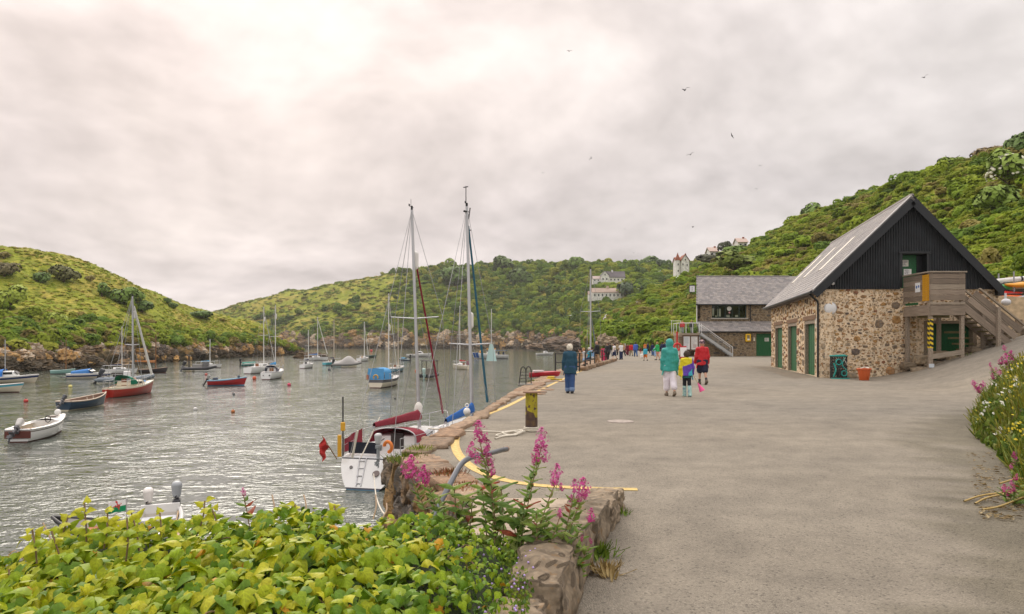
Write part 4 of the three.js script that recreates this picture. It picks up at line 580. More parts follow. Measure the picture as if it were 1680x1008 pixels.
function bushGeo(seed, n, leaf, lobes, flat = 1, spread = 0.62) {                        // a crown about two units wide made of many small bent leaf clumps
const r = rngOf(seed), L = []; for (let i = 0; i < lobes; i++) { const a = r() * 6.28, d = (i ? spread : 0.1) * Math.sqrt(r()); L.push([Math.cos(a) * d, (0.35 + r() * 0.65) * flat, Math.sin(a) * d, mix(0.34, 0.62, r())]); }
const p = [], nn = [], uv = [], ix = [], c = V3(), o = V3(), f = V3(), a = V3(), b = V3();
for (let k = 0, t = 0; k < n && t < n * 6; t++) {
const l = L[r() * lobes | 0]; o.set(r() * 2 - 1, r() * 2 - 0.75, r() * 2 - 1).normalize(); const R = l[3] * mix(0.72, 1.06, Math.sqrt(r()));
c.set(l[0] + o.x * R, l[1] + o.y * R * 0.85 * flat, l[2] + o.z * R); if (c.y < -0.15) continue;
if (L.some((q) => q !== l && Math.hypot(c.x - q[0], (c.y - q[1]) / (0.85 * flat), c.z - q[2]) < q[3] * 0.72)) continue;
f.set(r() - 0.5, r() - 0.2, r() - 0.5).multiplyScalar(1.3).add(o).normalize(); a.set(r() - 0.5, r() - 0.5, r() - 0.5).cross(f).normalize(); b.crossVectors(f, a);
const s = leaf * mix(0.55, 1.25, r()), i0 = p.length / 3;
const nx = o.clone().multiplyScalar(0.5).addScaledVector(f, 0.55).add(V3(0, 0.4, 0)).normalize();
for (const [x, y, z] of [[-1, -0.55, -0.15], [0.1, -0.9, 0.1], [1, 0.1, -0.15], [0.15, 0.85, 0.12], [-0.75, 0.55, -0.1]]) { p.push(c.x + (a.x * x + b.x * y + f.x * z) * s, c.y + (a.y * x + b.y * y + f.y * z) * s, c.z + (a.z * x + b.z * y + f.z * z) * s); nn.push(nx.x, nx.y, nx.z); uv.push(x * 0.5 + 0.5, y * 0.5 + 0.5); }
ix.push(i0, i0 + 1, i0 + 4, i0 + 1, i0 + 3, i0 + 4, i0 + 1, i0 + 2, i0 + 3); k++;
}
const g = new THREE.BufferGeometry(); g.setAttribute('position', new THREE.Float32BufferAttribute(p, 3)); g.setAttribute('normal', new THREE.Float32BufferAttribute(nn, 3)); g.setAttribute('uv', new THREE.Float32BufferAttribute(uv, 2)); g.setIndex(ix); return g;
}
const BUSH = [bushGeo(1, 620, 0.14, 7), bushGeo(2, 620, 0.13, 9, 0.8), bushGeo(3, 560, 0.15, 6, 1.15), bushGeo(4, 520, 0.15, 8, 0.6, 0.75), bushGeo(5, 620, 0.12, 10, 0.9, 0.7)];
const FERN = [bushGeo(6, 130, 0.24, 5, 0.45, 0.8), bushGeo(7, 150, 0.2, 6, 0.5, 0.9)];
const leafMat = phys([1, 1, 1], 0.9, { side: THREE.DoubleSide, transmission: 0.35, thickness: 0, specularIntensity: 0.12 });
const GREEN = [[0.22, 0.31, 0.032], [0.15, 0.24, 0.034], [0.29, 0.36, 0.034], [0.105, 0.175, 0.035], [0.34, 0.36, 0.05], [0.27, 0.22, 0.065]];
const HOUSES = [[974, 1028, 446, 463], [966, 1027, 474, 489], [1103, 1136, 412, 431], [1162, 1182, 411, 419], [1210, 1228, 396, 404]], clear = (p, s) => { const [x, y] = px2(p), k = F / -p.z * s; return HOUSES.some(([a, b, c, d]) => x > a - k * 0.6 && x < b + k * 0.6 && y - k * 1.2 < d - 2 && y > d - 4) ? 0 : 1; };
function cover(name, label, cat, hill, n, seed, protos, dens, size, tintFn, stretch = 1, mat = leafMat, v0 = 0.12) {
const r = rngOf(seed), lists = protos.map(() => []); let placed = 0;
for (let t = 0; t < n * 12 && placed < n; t++) {
const u = r(), v = mix(v0, 0.8, r()), p = hill.sample(u, v), d = dens(p, u, v, r); if (r() > d) continue;
const s = size(p, u, v, r); if (!clear(p, s)) continue; const k = r() * protos.length | 0, c = tintFn(p, u, v, r), w = mix(0.75, 1.3, r());
lists[k].push([trs(p.add(V3(0, -0.1 * s, 0)), euler((r() - 0.5) * 0.3, r() * 6.28, (r() - 0.5) * 0.3), V3(s * w, s * mix(0.8, 1.2, r()) * stretch, s * w)), C(...c)]); placed++;
}
lists.forEach((l, i) => l.length && instanced(name, protos[i], mat, l, scene, label, cat));
}
const shade = (c, k) => [c[0] * k, c[1] * k, c[2] * k];
const pick = (r, list, k0 = 0.8, k1 = 1.2) => shade(list[r() * list.length | 0], mix(k0, k1, r()));
// left headland: scrub on the lower slope, thinning into grass
cover('scrub', 'dense green scrub on the slope of the left headland', 'scrub', leftHill, 2600, 61, BUSH, (p, u, v) => { const n = fbm(p.x / 24, p.y / 14, p.z / 24, 3), m = fbm(p.x / 7, p.y / 6, p.z / 7, 2); return clamp((1 - sstep(0.38, 0.52, v)) * 1.1 + n * 1.6 - 0.22 + m) * sstep(0.25, 0.3, v) * (v < 0.71 ? 1 : 0.05) * (v > 0.54 ? 0.1 : 1); }, (p, u, v, r) => mix(0.6, 2.2, r() ** 1.7), (p, u, v, r) => pick(r, [GREEN[0], GREEN[2], GREEN[2], GREEN[1], GREEN[4], GREEN[5]]));
cover('rough_grass', 'tufts of yellow green grass and bracken on the left headland', 'grass', leftHill, 6000, 62, FERN, (p, u, v) => sstep(0.22, 0.28, v) * (0.35 + 0.65 * clamp(0.5 + 2 * fbm(p.x / 9, p.y / 9, p.z / 9, 3))), (p, u, v, r) => mix(0.3, 0.75, r()), (p, u, v, r) => pick(r, [[0.33, 0.38, 0.038], [0.41, 0.41, 0.06], [0.28, 0.35, 0.034], [0.46, 0.39, 0.1]]), 0.8);
// far hill: woodland on the right, scrub and pasture on the left
const farPx = (p) => 840 + F * p.x / -p.z;
cover('woodland', 'dense broadleaf woodland over the far hill', 'woodland', farHill, 4200, 63, BUSH, (p, u, v) => { const x = farPx(p), n = fbm(p.x / 60, p.y / 40, p.z / 60, 3), m = fbm(p.x / 22, p.y / 18, p.z / 22, 2); const w = sstep(520, 720, x) + n * 1.4 + m * 0.8 - (v > 0.55 ? 0.6 * (1 - sstep(560, 700, x)) : 0.1); return clamp(w) * sstep(0.26, 0.34, v + 0.12 * fbm(p.x / 18, p.y / 12, p.z / 18, 3)) * (v < 0.73 ? 1 : 0.1); }, (p, u, v, r) => mix(2.0, 5.6, r()) * (-p.z < 450 ? 0.62 : 1), (p, u, v, r) => { const n = fbm(p.x / 40, p.y / 40, p.z / 40, 2); return pick(r, n > 0.05 ? [GREEN[0], GREEN[1], GREEN[2]] : [GREEN[1], GREEN[3], GREEN[0], GREEN[4]], 0.75, 1.15); });
cover('heath', 'low scrub and rough grass on the far hill', 'scrub', farHill, 5200, 64, FERN, (p, u, v) => sstep(0.25, 0.3, v) * (0.5 + 0.9 * fbm(p.x / 25, p.y / 25, p.z / 25, 3)), (p, u, v, r) => mix(1.4, 3.6, r()), (p, u, v, r) => pick(r, [[0.24, 0.31, 0.05], [0.31, 0.33, 0.065], [0.18, 0.26, 0.04], [0.4, 0.34, 0.1]]), 0.7);
// near hillside: bracken, bramble and bushes
const nearFar = (p) => sstep(40, 170, -p.z);
const behindHouse = (p) => { const [x, y] = px2(p); return x > 1365 && y > 455 && x < 1625 ? 0 : 1; };
cover('undergrowth', 'thick bracken and bramble covering the slope behind the boathouse', 'undergrowth', rightHill, 25000, 65, [...FERN, BUSH[3], BUSH[4]], (p, u, v) => { const n = fbm(p.x / 8, p.y / 6, p.z / 8, 3); return (v < 0.72 ? 1 : 0.25) * behindHouse(p) * clamp(0.6 + n); }, (p, u, v, r) => mix(0.34, 0.85, r() ** 1.6) * mix(0.8, 1.6, nearFar(p)), (p, u, v, r) => { const n = fbm(p.x / 11, p.y / 9, p.z / 11, 3); return pick(r, n > 0.12 ? [[0.27, 0.27, 0.055], [0.32, 0.27, 0.085], GREEN[4]] : n > -0.1 ? [GREEN[2], GREEN[4], [0.24, 0.3, 0.03]] : [GREEN[0], GREEN[2], GREEN[1]], 0.75, 1.2); });
cover('bushes', 'larger green bushes scattered through the hillside undergrowth', 'bushes', rightHill, 900, 66, BUSH, (p, u, v) => { const n = fbm(p.x / 13, p.y / 10, p.z / 13, 3); return behindHouse(p) * clamp(0.15 + 1.9 * n + (v > 0.62 ? 0.25 : 0) + 0.6 * (1 - sstep(0.15, 0.3, v))) * (v < 0.72 ? 1 : 0.3); }, (p, u, v, r) => mix(0.8, 2.0, r() ** 1.3) * mix(0.8, 1.4, nearFar(p)), (p, u, v, r) => pick(r, [GREEN[0], GREEN[0], GREEN[2], GREEN[1], [0.25, 0.35, 0.028], [0.3, 0.26, 0.075]], 0.85, 1.25), 0.85);
// broken rock along both shores
{
const CR = [crag(3, 1.2, 0.9, 0.9), crag(5, 0.9, 1.1, 0.8), crag(9, 1.3, 0.6, 1)], rm = std([1, 1, 1], 0.92, { map: rockMap, bumpMap: rockBump, bumpScale: 0.15 }), rk = (hh) => (p, u, v, r) => { const h = p.y - WATER + (r() - 0.5) * hh * 0.3; return h < hh * 0.22 ? pick(r, [[0.1, 0.08, 0.05], [0.14, 0.11, 0.07]]) : pick(r, [[0.42, 0.3, 0.18], [0.6, 0.38, 0.15], [0.3, 0.23, 0.16], [0.66, 0.55, 0.42], [0.2, 0.17, 0.14]]); };
const band = (a, b) => (p, u, v) => v > a && v < b ? clamp(0.5 + 2.5 * fbm(p.x / 10, p.y / 5, p.z / 10, 2)) : 0;
cover('shore_rocks', 'broken orange and brown rock along the foot of the left headland', 'rocks', leftHill, 900, 67, CR, band(0.13, 0.3), (p, u, v, r) => mix(0.4, 1.5, r() ** 2), rk(7), 1, rm);
cover('cliff_rocks', 'broken pale and dark rock along the foot of the far hill', 'rocks', farHill, 1100, 68, CR, band(0.13, 0.33), (p, u, v, r) => mix(1.2, 4.2, r() ** 2), rk(11), 1.2, rm);
}
// trees and bushes that stand apart
const bark = std([0.12, 0.09, 0.06], 0.95, { map: woodMap });
function tree(name, label, p, w, h, colour, proto = 0, group, turn = 0, trunkH = 0.25) {
const t = thing(name, label, name.includes('tree') || name.includes('pine') ? 'tree' : 'bush', p, turn, group), g = new GB(), r = rngOf(p.x * 100 | 0);
g.bar(V3(0, -h * 0.15, 0), V3(0, h * 0.55, 0), w * 0.055, w * 0.03, 7); for (let i = 0; i < 5; i++) { const a = i * 1.3 + r(), y = h * mix(0.2, 0.45, r()); g.bar(V3(0, y, 0), V3(Math.cos(a) * w * 0.38, y + h * 0.3, Math.sin(a) * w * 0.38), w * 0.025, w * 0.008, 5); }
part('trunk', g.done(), bark, t); const c = part('crown', BUSH[proto], std(colour, 0.75, { side: THREE.DoubleSide }), t); c.scale.set(w / 1.9, h * (1 - trunkH) / 1.35, w / 1.9); c.position.y = h * trunkH; return t;
}
const th = (hill, px, py, wpx, hpx, ...rest) => { const p = onHill(hill, px, py), k = -p.z / F; return [p, wpx * k, hpx * k, ...rest]; };
const GB_ = 'bushes standing apart on the left headland';
for (const [label, x, y, w, h, c, pr] of [
['large dark bush highest on the headland above the red yacht mast', 211, 503, 50, 42, GREEN[1], 1], ['olive bush below the highest large bush on the headland', 232, 512, 36, 26, GREEN[3], 1], ['broad brown tinged bush in the middle of the upper grass slope', 104, 466, 42, 30, [0.12, 0.12, 0.035], 4], ['dark green bush left of the brown tinged one on the headland', 70, 466, 26, 20, GREEN[3], 0],
['round dark bush alone below the brown tinged bush', 167, 488, 24, 20, GREEN[1], 2], ['brown bush at the left edge of the picture on the headland', 8, 452, 36, 26, [0.13, 0.11, 0.04], 4], ['small dark bush on the skyline edge at far left', 4, 424, 22, 14, GREEN[5], 1], ['small dark round bush on the bare grass near the ridge', 285, 507, 18, 13, GREEN[3], 1], ['smaller dark bush uphill of the round one near the ridge', 274, 498, 12, 10, GREEN[3], 0], ['dark bush spread on the slope near the headland end', 330, 523, 32, 20, GREEN[3], 3], ['small bush high in the open grass right of the brown tinged one', 148, 461, 14, 13, GREEN[5], 1], ['bright green bush low on the slope at far left', 18, 510, 44, 36, GREEN[2], 2], ['rounded bright bush low on the slope above the speedboat', 92, 540, 34, 28, GREEN[2], 0]]) tree('headland_bush', label, ...th(leftHill, x, y, w, h, c, pr, GB_, x, 0.05));
const GT = 'trees standing out on the far skyline';
for (const [label, x, y, w, h, c, pr] of [['rounded tree on the skyline left of the white cottages', 944, 446, 34, 26, GREEN[1], 0], ['small round tree on the skyline above the upper cottage', 1002, 438, 17, 16, GREEN[3], 1], ['wide dark tree on the skyline left of the turret house', 1062, 440, 34, 24, GREEN[3], 4], ['dark tree touching the wide one left of the turret house', 1088, 440, 26, 22, [0.055, 0.095, 0.035], 1], ['dark spreading tree beside the lower white cottage', 1036, 484, 38, 34, [0.05, 0.085, 0.03], 3], ['bright rounded tree between the two tall masts', 748, 470, 44, 34, [0.10, 0.17, 0.03], 0], ['bright tree on the crest between the two tall masts', 738, 446, 24, 18, GREEN[0], 2], ['tree on the crest right of the second tall mast', 830, 446, 40, 24, [0.1, 0.155, 0.03], 2], ['full round tree in the wood right of the blue furled sail', 852, 474, 42, 34, [0.1, 0.165, 0.028], 0]]) tree('hill_tree', label, ...th(farHill, x, y, w, h, c, pr, GT, x, 0.12));
for (const [name, label, x, y, w, h, c, pr] of [['pine_tree', 'dark wind bent pine right of the turret house', 1162, 424, 46, 24, [0.07, 0.075, 0.035], 3], ['pine_tree', 'dark pine with open top behind the pale cottage', 1191, 412, 28, 24, [0.06, 0.07, 0.035], 4], ['hill_tree', 'dense green tree on the near slope above the harbour building', 1206, 424, 36, 24, GREEN[1], 0], ['hill_tree', 'full green tree on the ridge where the slope steepens', 1338, 372, 46, 34, GREEN[1], 2], ['hill_tree', 'tall dark tree at the right edge on the ridge', 1676, 262, 44, 46, [0.1, 0.17, 0.03], 0], ['ridge_bush', 'wide russet bush on the ridge near the right edge', 1622, 270, 62, 32, [0.19, 0.135, 0.055], 4], ['ridge_bush', 'green bush on the ridge left of the russet one', 1558, 274, 40, 22, GREEN[0], 1], ['hill_bush', 'bright yellow green bush above the harbour building roof', 1208, 452, 60, 34, [0.17, 0.22, 0.025], 2], ['hill_bush', 'bushy dark green shrub on the slope at right', 1640, 350, 70, 52, [0.19, 0.28, 0.03], 0], ['hill_bush', 'small orange brown shrub beside the right roof corner', 1627, 448, 26, 22, [0.3, 0.15, 0.03], 1]]) tree(name, label, ...th(rightHill, x, y, w, h, c, pr, undefined, x, 0.1));
{ const p = onHill(rightHill, 1654, 318), k = -p.z / F, t = tree('elder_bush', 'elder bush covered with white blossom on the slope at right', p, 62 * k, 64 * k, [0.2, 0.29, 0.03], 2), r = rngOf(9), l = []; for (let i = 0; i < 150; i++) { const a = r() * 6.28, e = r() * 1.3, R = 0.98; l.push([trs(V3(Math.cos(a) * Math.cos(e) * R * 62 * k / 2, (0.35 + Math.sin(e) * 0.6) * 64 * k, Math.sin(a) * Math.cos(e) * R * 62 * k / 2), euler(r(), r(), r()), V3(0.14, 0.05, 0.14).multiplyScalar(mix(0.7, 1.7, r())))]); } instanced('blossom', new THREE.IcosahedronGeometry(1, 0), std([0.72, 0.7, 0.55], 0.8), l, t); }
const gelWhite = phys([0.8, 0.79, 0.77], 0.25, { clearcoat: 0.4, clearcoatRoughness: 0.1 }), gelCream = phys([0.72, 0.64, 0.5], 0.3, { clearcoat: 0.3 }), deckGrey = std([0.62, 0.6, 0.57], 0.6), antifoul = std([0.1, 0.03, 0.025], 0.7), blackRub = std([0.02, 0.02, 0.022], 0.5), alloy = std([0.56, 0.56, 0.57], 0.35, { metalness: 0.6 }), wire = std([0.35, 0.35, 0.35], 0.4, { metalness: 0.6 }), teak = std([0.36, 0.18, 0.07], 0.6, { map: woodMap }), darkGlass = phys([0.02, 0.025, 0.03], 0.08), rope = std([0.68, 0.63, 0.53], 0.9), varnish = phys([0.34, 0.15, 0.05], 0.35, { map: woodMap });
const cloth = (c) => std(c, 0.85, { bumpMap: clothBump, bumpScale: 0.02 });
const paint = (c, r = 0.3) => phys(c, r, { clearcoat: 0.3, clearcoatRoughness: 0.15 });
class Hull {                                                                             // x forward, y up from the waterline, z to starboard
constructor(o) { Object.assign(this, { L: 4, B: 1.6, F: 0.5, Fb: 0.8, Fs: null, D: 0.25, tw: 0.7, m: 0.42, rake: 0.3, tr: 0, e: 0.55, pw: 0.85 }, o); }
b(u) { const m = this.m; return this.B / 2 * (u < m ? mix(this.tw, 1, Math.sin(u / m * Math.PI / 2)) : Math.pow(Math.max(0, Math.cos((u - m) / (1 - m) * Math.PI / 2)), this.pw)); }
h(u) { return this.F + (this.Fb - this.F) * Math.pow(u, 2.2) + ((this.Fs ?? this.F) - this.F) * Math.pow(1 - u, 3); }
k(u) { return -this.D * (1 - Math.pow(u, 7)); }
at(u, y, s) { const k = this.k(u), h = this.h(u), v = clamp((y - k) / (h - k)); const w = this.b(u) * Math.pow(Math.sin(v * Math.PI / 2), mix(this.e, 1.05, u * u)); return V3((u - 0.5) * this.L + this.rake * v * Math.pow(u, 5) + this.tr * v * Math.pow(1 - u, 8), y, w * s); }
sheer(u, s, dy = 0, inset = 0) { const p = this.at(u, this.h(u), s); p.z -= s * inset; p.y += dy; return p; }
strip(y0, y1, nu = 24, nv = 5) {                                                         // both sides and the transom between two heights, which may be functions of u
const f = (y, u) => typeof y === 'function' ? y(u) : y, g = new GB();
for (const s of [1, -1]) g.add(surf(nu, nv, (u, v) => this.at(u, mix(f(y0, u), f(y1, u), v), s), [4, 1], s < 0));
g.add(surf(8, nv, (a, v) => { const q = this.at(0, mix(f(y0, 0), f(y1, 0), v), 1); return V3(q.x, q.y, q.z * (1 - 2 * a)); }, [1, 1], false)); return g.done();
}
build(t, bands) { let y = (u) => this.k(u); for (const [name, top, m] of bands) { const y1 = top === 'sheer' ? (u) => this.h(u) : typeof top === 'number' && top < 0 ? (u) => this.h(u) + top : top; part(name, this.strip(y, y1, 24, name === 'hull' ? 6 : 2), m, t); y = y1; } }
rim(r = 0.035, dy = 0) { const g = new GB(); for (const s of [1, -1]) g.tube(Array.from({ length: 15 }, (_, i) => this.sheer(Math.min(0.995, i / 14), s, dy)), r, 40, 6); g.bar(this.sheer(0, 1, dy), this.sheer(0, -1, dy), r, r, 6); return g.done(); }
deck(dy = -0.02, cockpit) { return surf(44, 18, (u, v) => { const w = v * 2 - 1, p = this.at(u, this.h(u), 1); let y = p.y + dy + 0.05 * (1 - w * w) * (this.b(u) / this.B * 2); if (cockpit && u > cockpit[0] && u < cockpit[1] && Math.abs(w) < cockpit[2]) y -= cockpit[3]; return V3(p.x, y, p.z * w); }, [6, 2], true); }
inside(floor = 0.1, t = 0.05) { const g = new GB(), fl = (u) => Math.max(floor, this.k(u) + 0.12 + 0.35 * Math.pow(u, 6)); for (const s of [1, -1]) g.add(surf(22, 4, (u, v) => { const uu = mix(0.02, 0.94, u), p = this.at(uu, mix(fl(uu), this.h(uu), v), s); p.z = s * Math.max(0, Math.abs(p.z) - t); return p; }, [4, 1], s > 0)); g.add(surf(22, 4, (u, v) => { const uu = mix(0.02, 0.94, u), p = this.at(uu, fl(uu), 1); return V3(p.x, fl(uu), Math.max(0, p.z - t) * (v * 2 - 1)); }, [4, 1], true)); g.add(surf(4, 3, (a, v) => { const q = this.at(0.02, mix(fl(0.02), this.h(0.02), v), 1); return V3(q.x + 0.03, q.y, (q.z - t) * (1 - 2 * a)); }, [1, 1], true)); return g.done(); }
thwart(u, y, w = 0.22) { const p = this.at(u, y, 1); return new GB().rbox(p.x, y, 0, w, 0.035, p.z * 2 - 0.08, 0.01).done(); }
}
function taperBox(l, h, w, front = 0.4, top = 0.8, bow = 0.6) { const g = new RoundedBoxGeometry(l, h, w, 4, Math.min(h, w, l) * 0.28), p = g.attributes.position; for (let i = 0; i < p.count; i++) { const x = p.getX(i), y = p.getY(i), z = p.getZ(i), f = x / l + 0.5, v = y / h + 0.5; p.setXYZ(i, x - front * v * f * h, y, z * mix(1, top, v) * mix(1, bow, f)); } g.computeVertexNormals(); return g; }
function outboard(t, p, k = 1, tilt = 0, cowl = blackRub, leg = blackRub) {                // clamped at p, propeller aft and below
const o = new THREE.Group(); o.name = 'outboard_motor'; t.add(o); o.position.copy(p); o.rotation.z = tilt; o.scale.setScalar(k);
const c = new RoundedBoxGeometry(0.34, 0.46, 0.27, 4, 0.11), q = c.attributes.position; for (let i = 0; i < q.count; i++) if (q.getY(i) < 0) { q.setX(i, q.getX(i) * 0.8); q.setZ(i, q.getZ(i) * 0.8); } c.computeVertexNormals();
part('cowling', c.translate(-0.16, 0.38, 0), cowl, o); part('leg', new GB().rbox(-0.16, -0.2, 0, 0.16, 0.8, 0.1, 0.04).rbox(-0.17, 0.06, 0, 0.22, 0.16, 0.18, 0.04).rbox(-0.02, 0.0, 0, 0.14, 0.26, 0.2, 0.03).box(-0.22, -0.4, 0, 0.3, 0.02, 0.2).done(), leg, o);
const g = new GB(); g.ball(V3(-0.2, -0.62, 0), 0.07, 1, 8).box(-0.14, -0.74, 0, 0.12, 0.16, 0.02); for (let i = 0; i < 3; i++) g.box(-0.3, -0.62, 0, 0.02, 0.22, 0.07, euler(i * 2.094, 0.5, 0)); part('propeller', g.done(), leg, o); part('tiller', new GB().bar(V3(0.02, 0.24, 0), V3(0.45, 0.3, 0), 0.02, 0.025).done(), blackRub, o); return o;
}
function rig(t, H, o) {                                                                   // mast at u with height above the water, boom, cover, stays, spreaders
const mx = (o.u - 0.5) * H.L, base = o.base ?? H.h(o.u), top = o.top, r = o.r ?? 0.055, lean = o.lean ?? 0, wr = o.wire ?? 0.01, mt = V3(mx - lean, top, o.leanZ ?? 0);
const m = part('mast', new GB().bar(V3(mx, base, 0), mt, r, r * 0.75, 10).done(), o.wood ?? alloy, t);
if (o.masthead !== false) { const g = new GB(); g.bar(mt.clone().add(V3(-0.1, -0.02, 0)), mt.clone().add(V3(-0.1, 0.42, 0)), r * 0.12, r * 0.12, 4).bar(mt, mt.clone().add(V3(0, 0.16, 0)), r * 0.6).bar(mt.clone().add(V3(-0.28, 0.1, 0)), mt.clone().add(V3(0.2, 0.12, 0)), r * 0.15, r * 0.15, 4).box(mt.x - 0.28, mt.y + 0.14, mt.z, 0.12, 0.09, 0.02); part('masthead', g.done(), blackRub, m); }
const wires = new GB(), W = (a, b) => wires.bar(a, b, wr, wr, 4), bow = H.sheer(0.985, 1), st = H.sheer(0.0, 1), fh = o.fore ?? 1; bow.z = 0;
const hound = V3(mix(mx, mt.x, fh), mix(base, top, fh), mt.z * fh);
if (o.furl) part('furled_jib', new GB().bar(hound.clone().lerp(bow, 0.06), hound.clone().lerp(bow, 0.93), o.furlR ?? 0.06, (o.furlR ?? 0.06) * 1.35, 8).done(), o.furl, t); else if (o.stay !== false) W(hound, bow);
if (o.back !== false) { W(mt, V3(st.x, st.y, st.z * 0.75)); if (o.twinBack) W(mt, V3(st.x, st.y, -st.z * 0.75)); }
const sp = new GB(); (o.spread ?? [0.52]).forEach((f) => { const y = mix(base, top, f), x = mix(mx, mt.x, f), w = (o.spreadW ?? 0.36) * H.B, zz = mt.z * f; for (const s of [1, -1]) sp.bar(V3(x, y, zz), V3(x - 0.12, y + 0.06, s * w + zz), r * 0.4, r * 0.28, 6); });
if (o.spread && !o.spread.length) for (const s of [1, -1]) W(mt, H.sheer(o.u - 0.04, s)); else for (const s of [1, -1]) { const ch = H.sheer(o.u - 0.02, s), f = (o.spread ?? [0.52])[0], y = mix(base, top, f), w = (o.spreadW ?? 0.36) * H.B, sx = mix(mx, mt.x, f) - 0.12; W(mt, V3(sx, y + 0.06, s * w)); W(V3(sx, y + 0.06, s * w), ch); W(V3(sx + 0.12, y, 0), H.sheer(o.u + 0.04, s)); }
if ((o.spread ?? [1]).length) part('spreaders', sp.done(), o.wood ?? alloy, t); part('rigging', wires.done(), wire, t);
if (o.reflector) part('radar_reflector', new THREE.CapsuleGeometry(0.13, 0.5, 4, 10).translate(mix(mx, mt.x, o.reflector) + 0.2, mix(base, top, o.reflector), mt.z * o.reflector), whitePaint, m);
if (o.boom) { const [bl, by, dy = 0] = o.boom, a = V3(mx - 0.06, by, 0), e = V3(mx - bl, by + dy, 0); part('boom', new GB().bar(a, e, 0.05).done(), o.wood ?? alloy, t);
if (o.cover) part('sail_cover', surf(24, 12, (u, v) => { const c = a.clone().lerp(e, u * 0.98), w = v * 6.2832, k = mix(0.20, 0.085, Math.pow(u, 0.8)) * (o.coverK ?? 1) * (1 + 0.1 * pn(u * 9, v * 4, bl)), up = Math.sin(w) > 0 ? 1.6 : 0.45; return V3(c.x, c.y + 0.03 + Math.sin(w) * k * up, Math.cos(w) * k * 0.62); }, [3, 1]), o.cover, t); }
return m;
}
function boatAt(stern, bow) { const d = bow.clone().sub(stern); return { p: stern.clone().add(bow).multiplyScalar(0.5).setY(WATER), turn: Math.atan2(-d.z, d.x), L: d.length() }; }
const w_ = (x, y) => onLevel(x, y, WATER);
function fenderGeo(p) { return new THREE.CapsuleGeometry(0.09, 0.4, 4, 10).translate(p.x, p.y, p.z); }

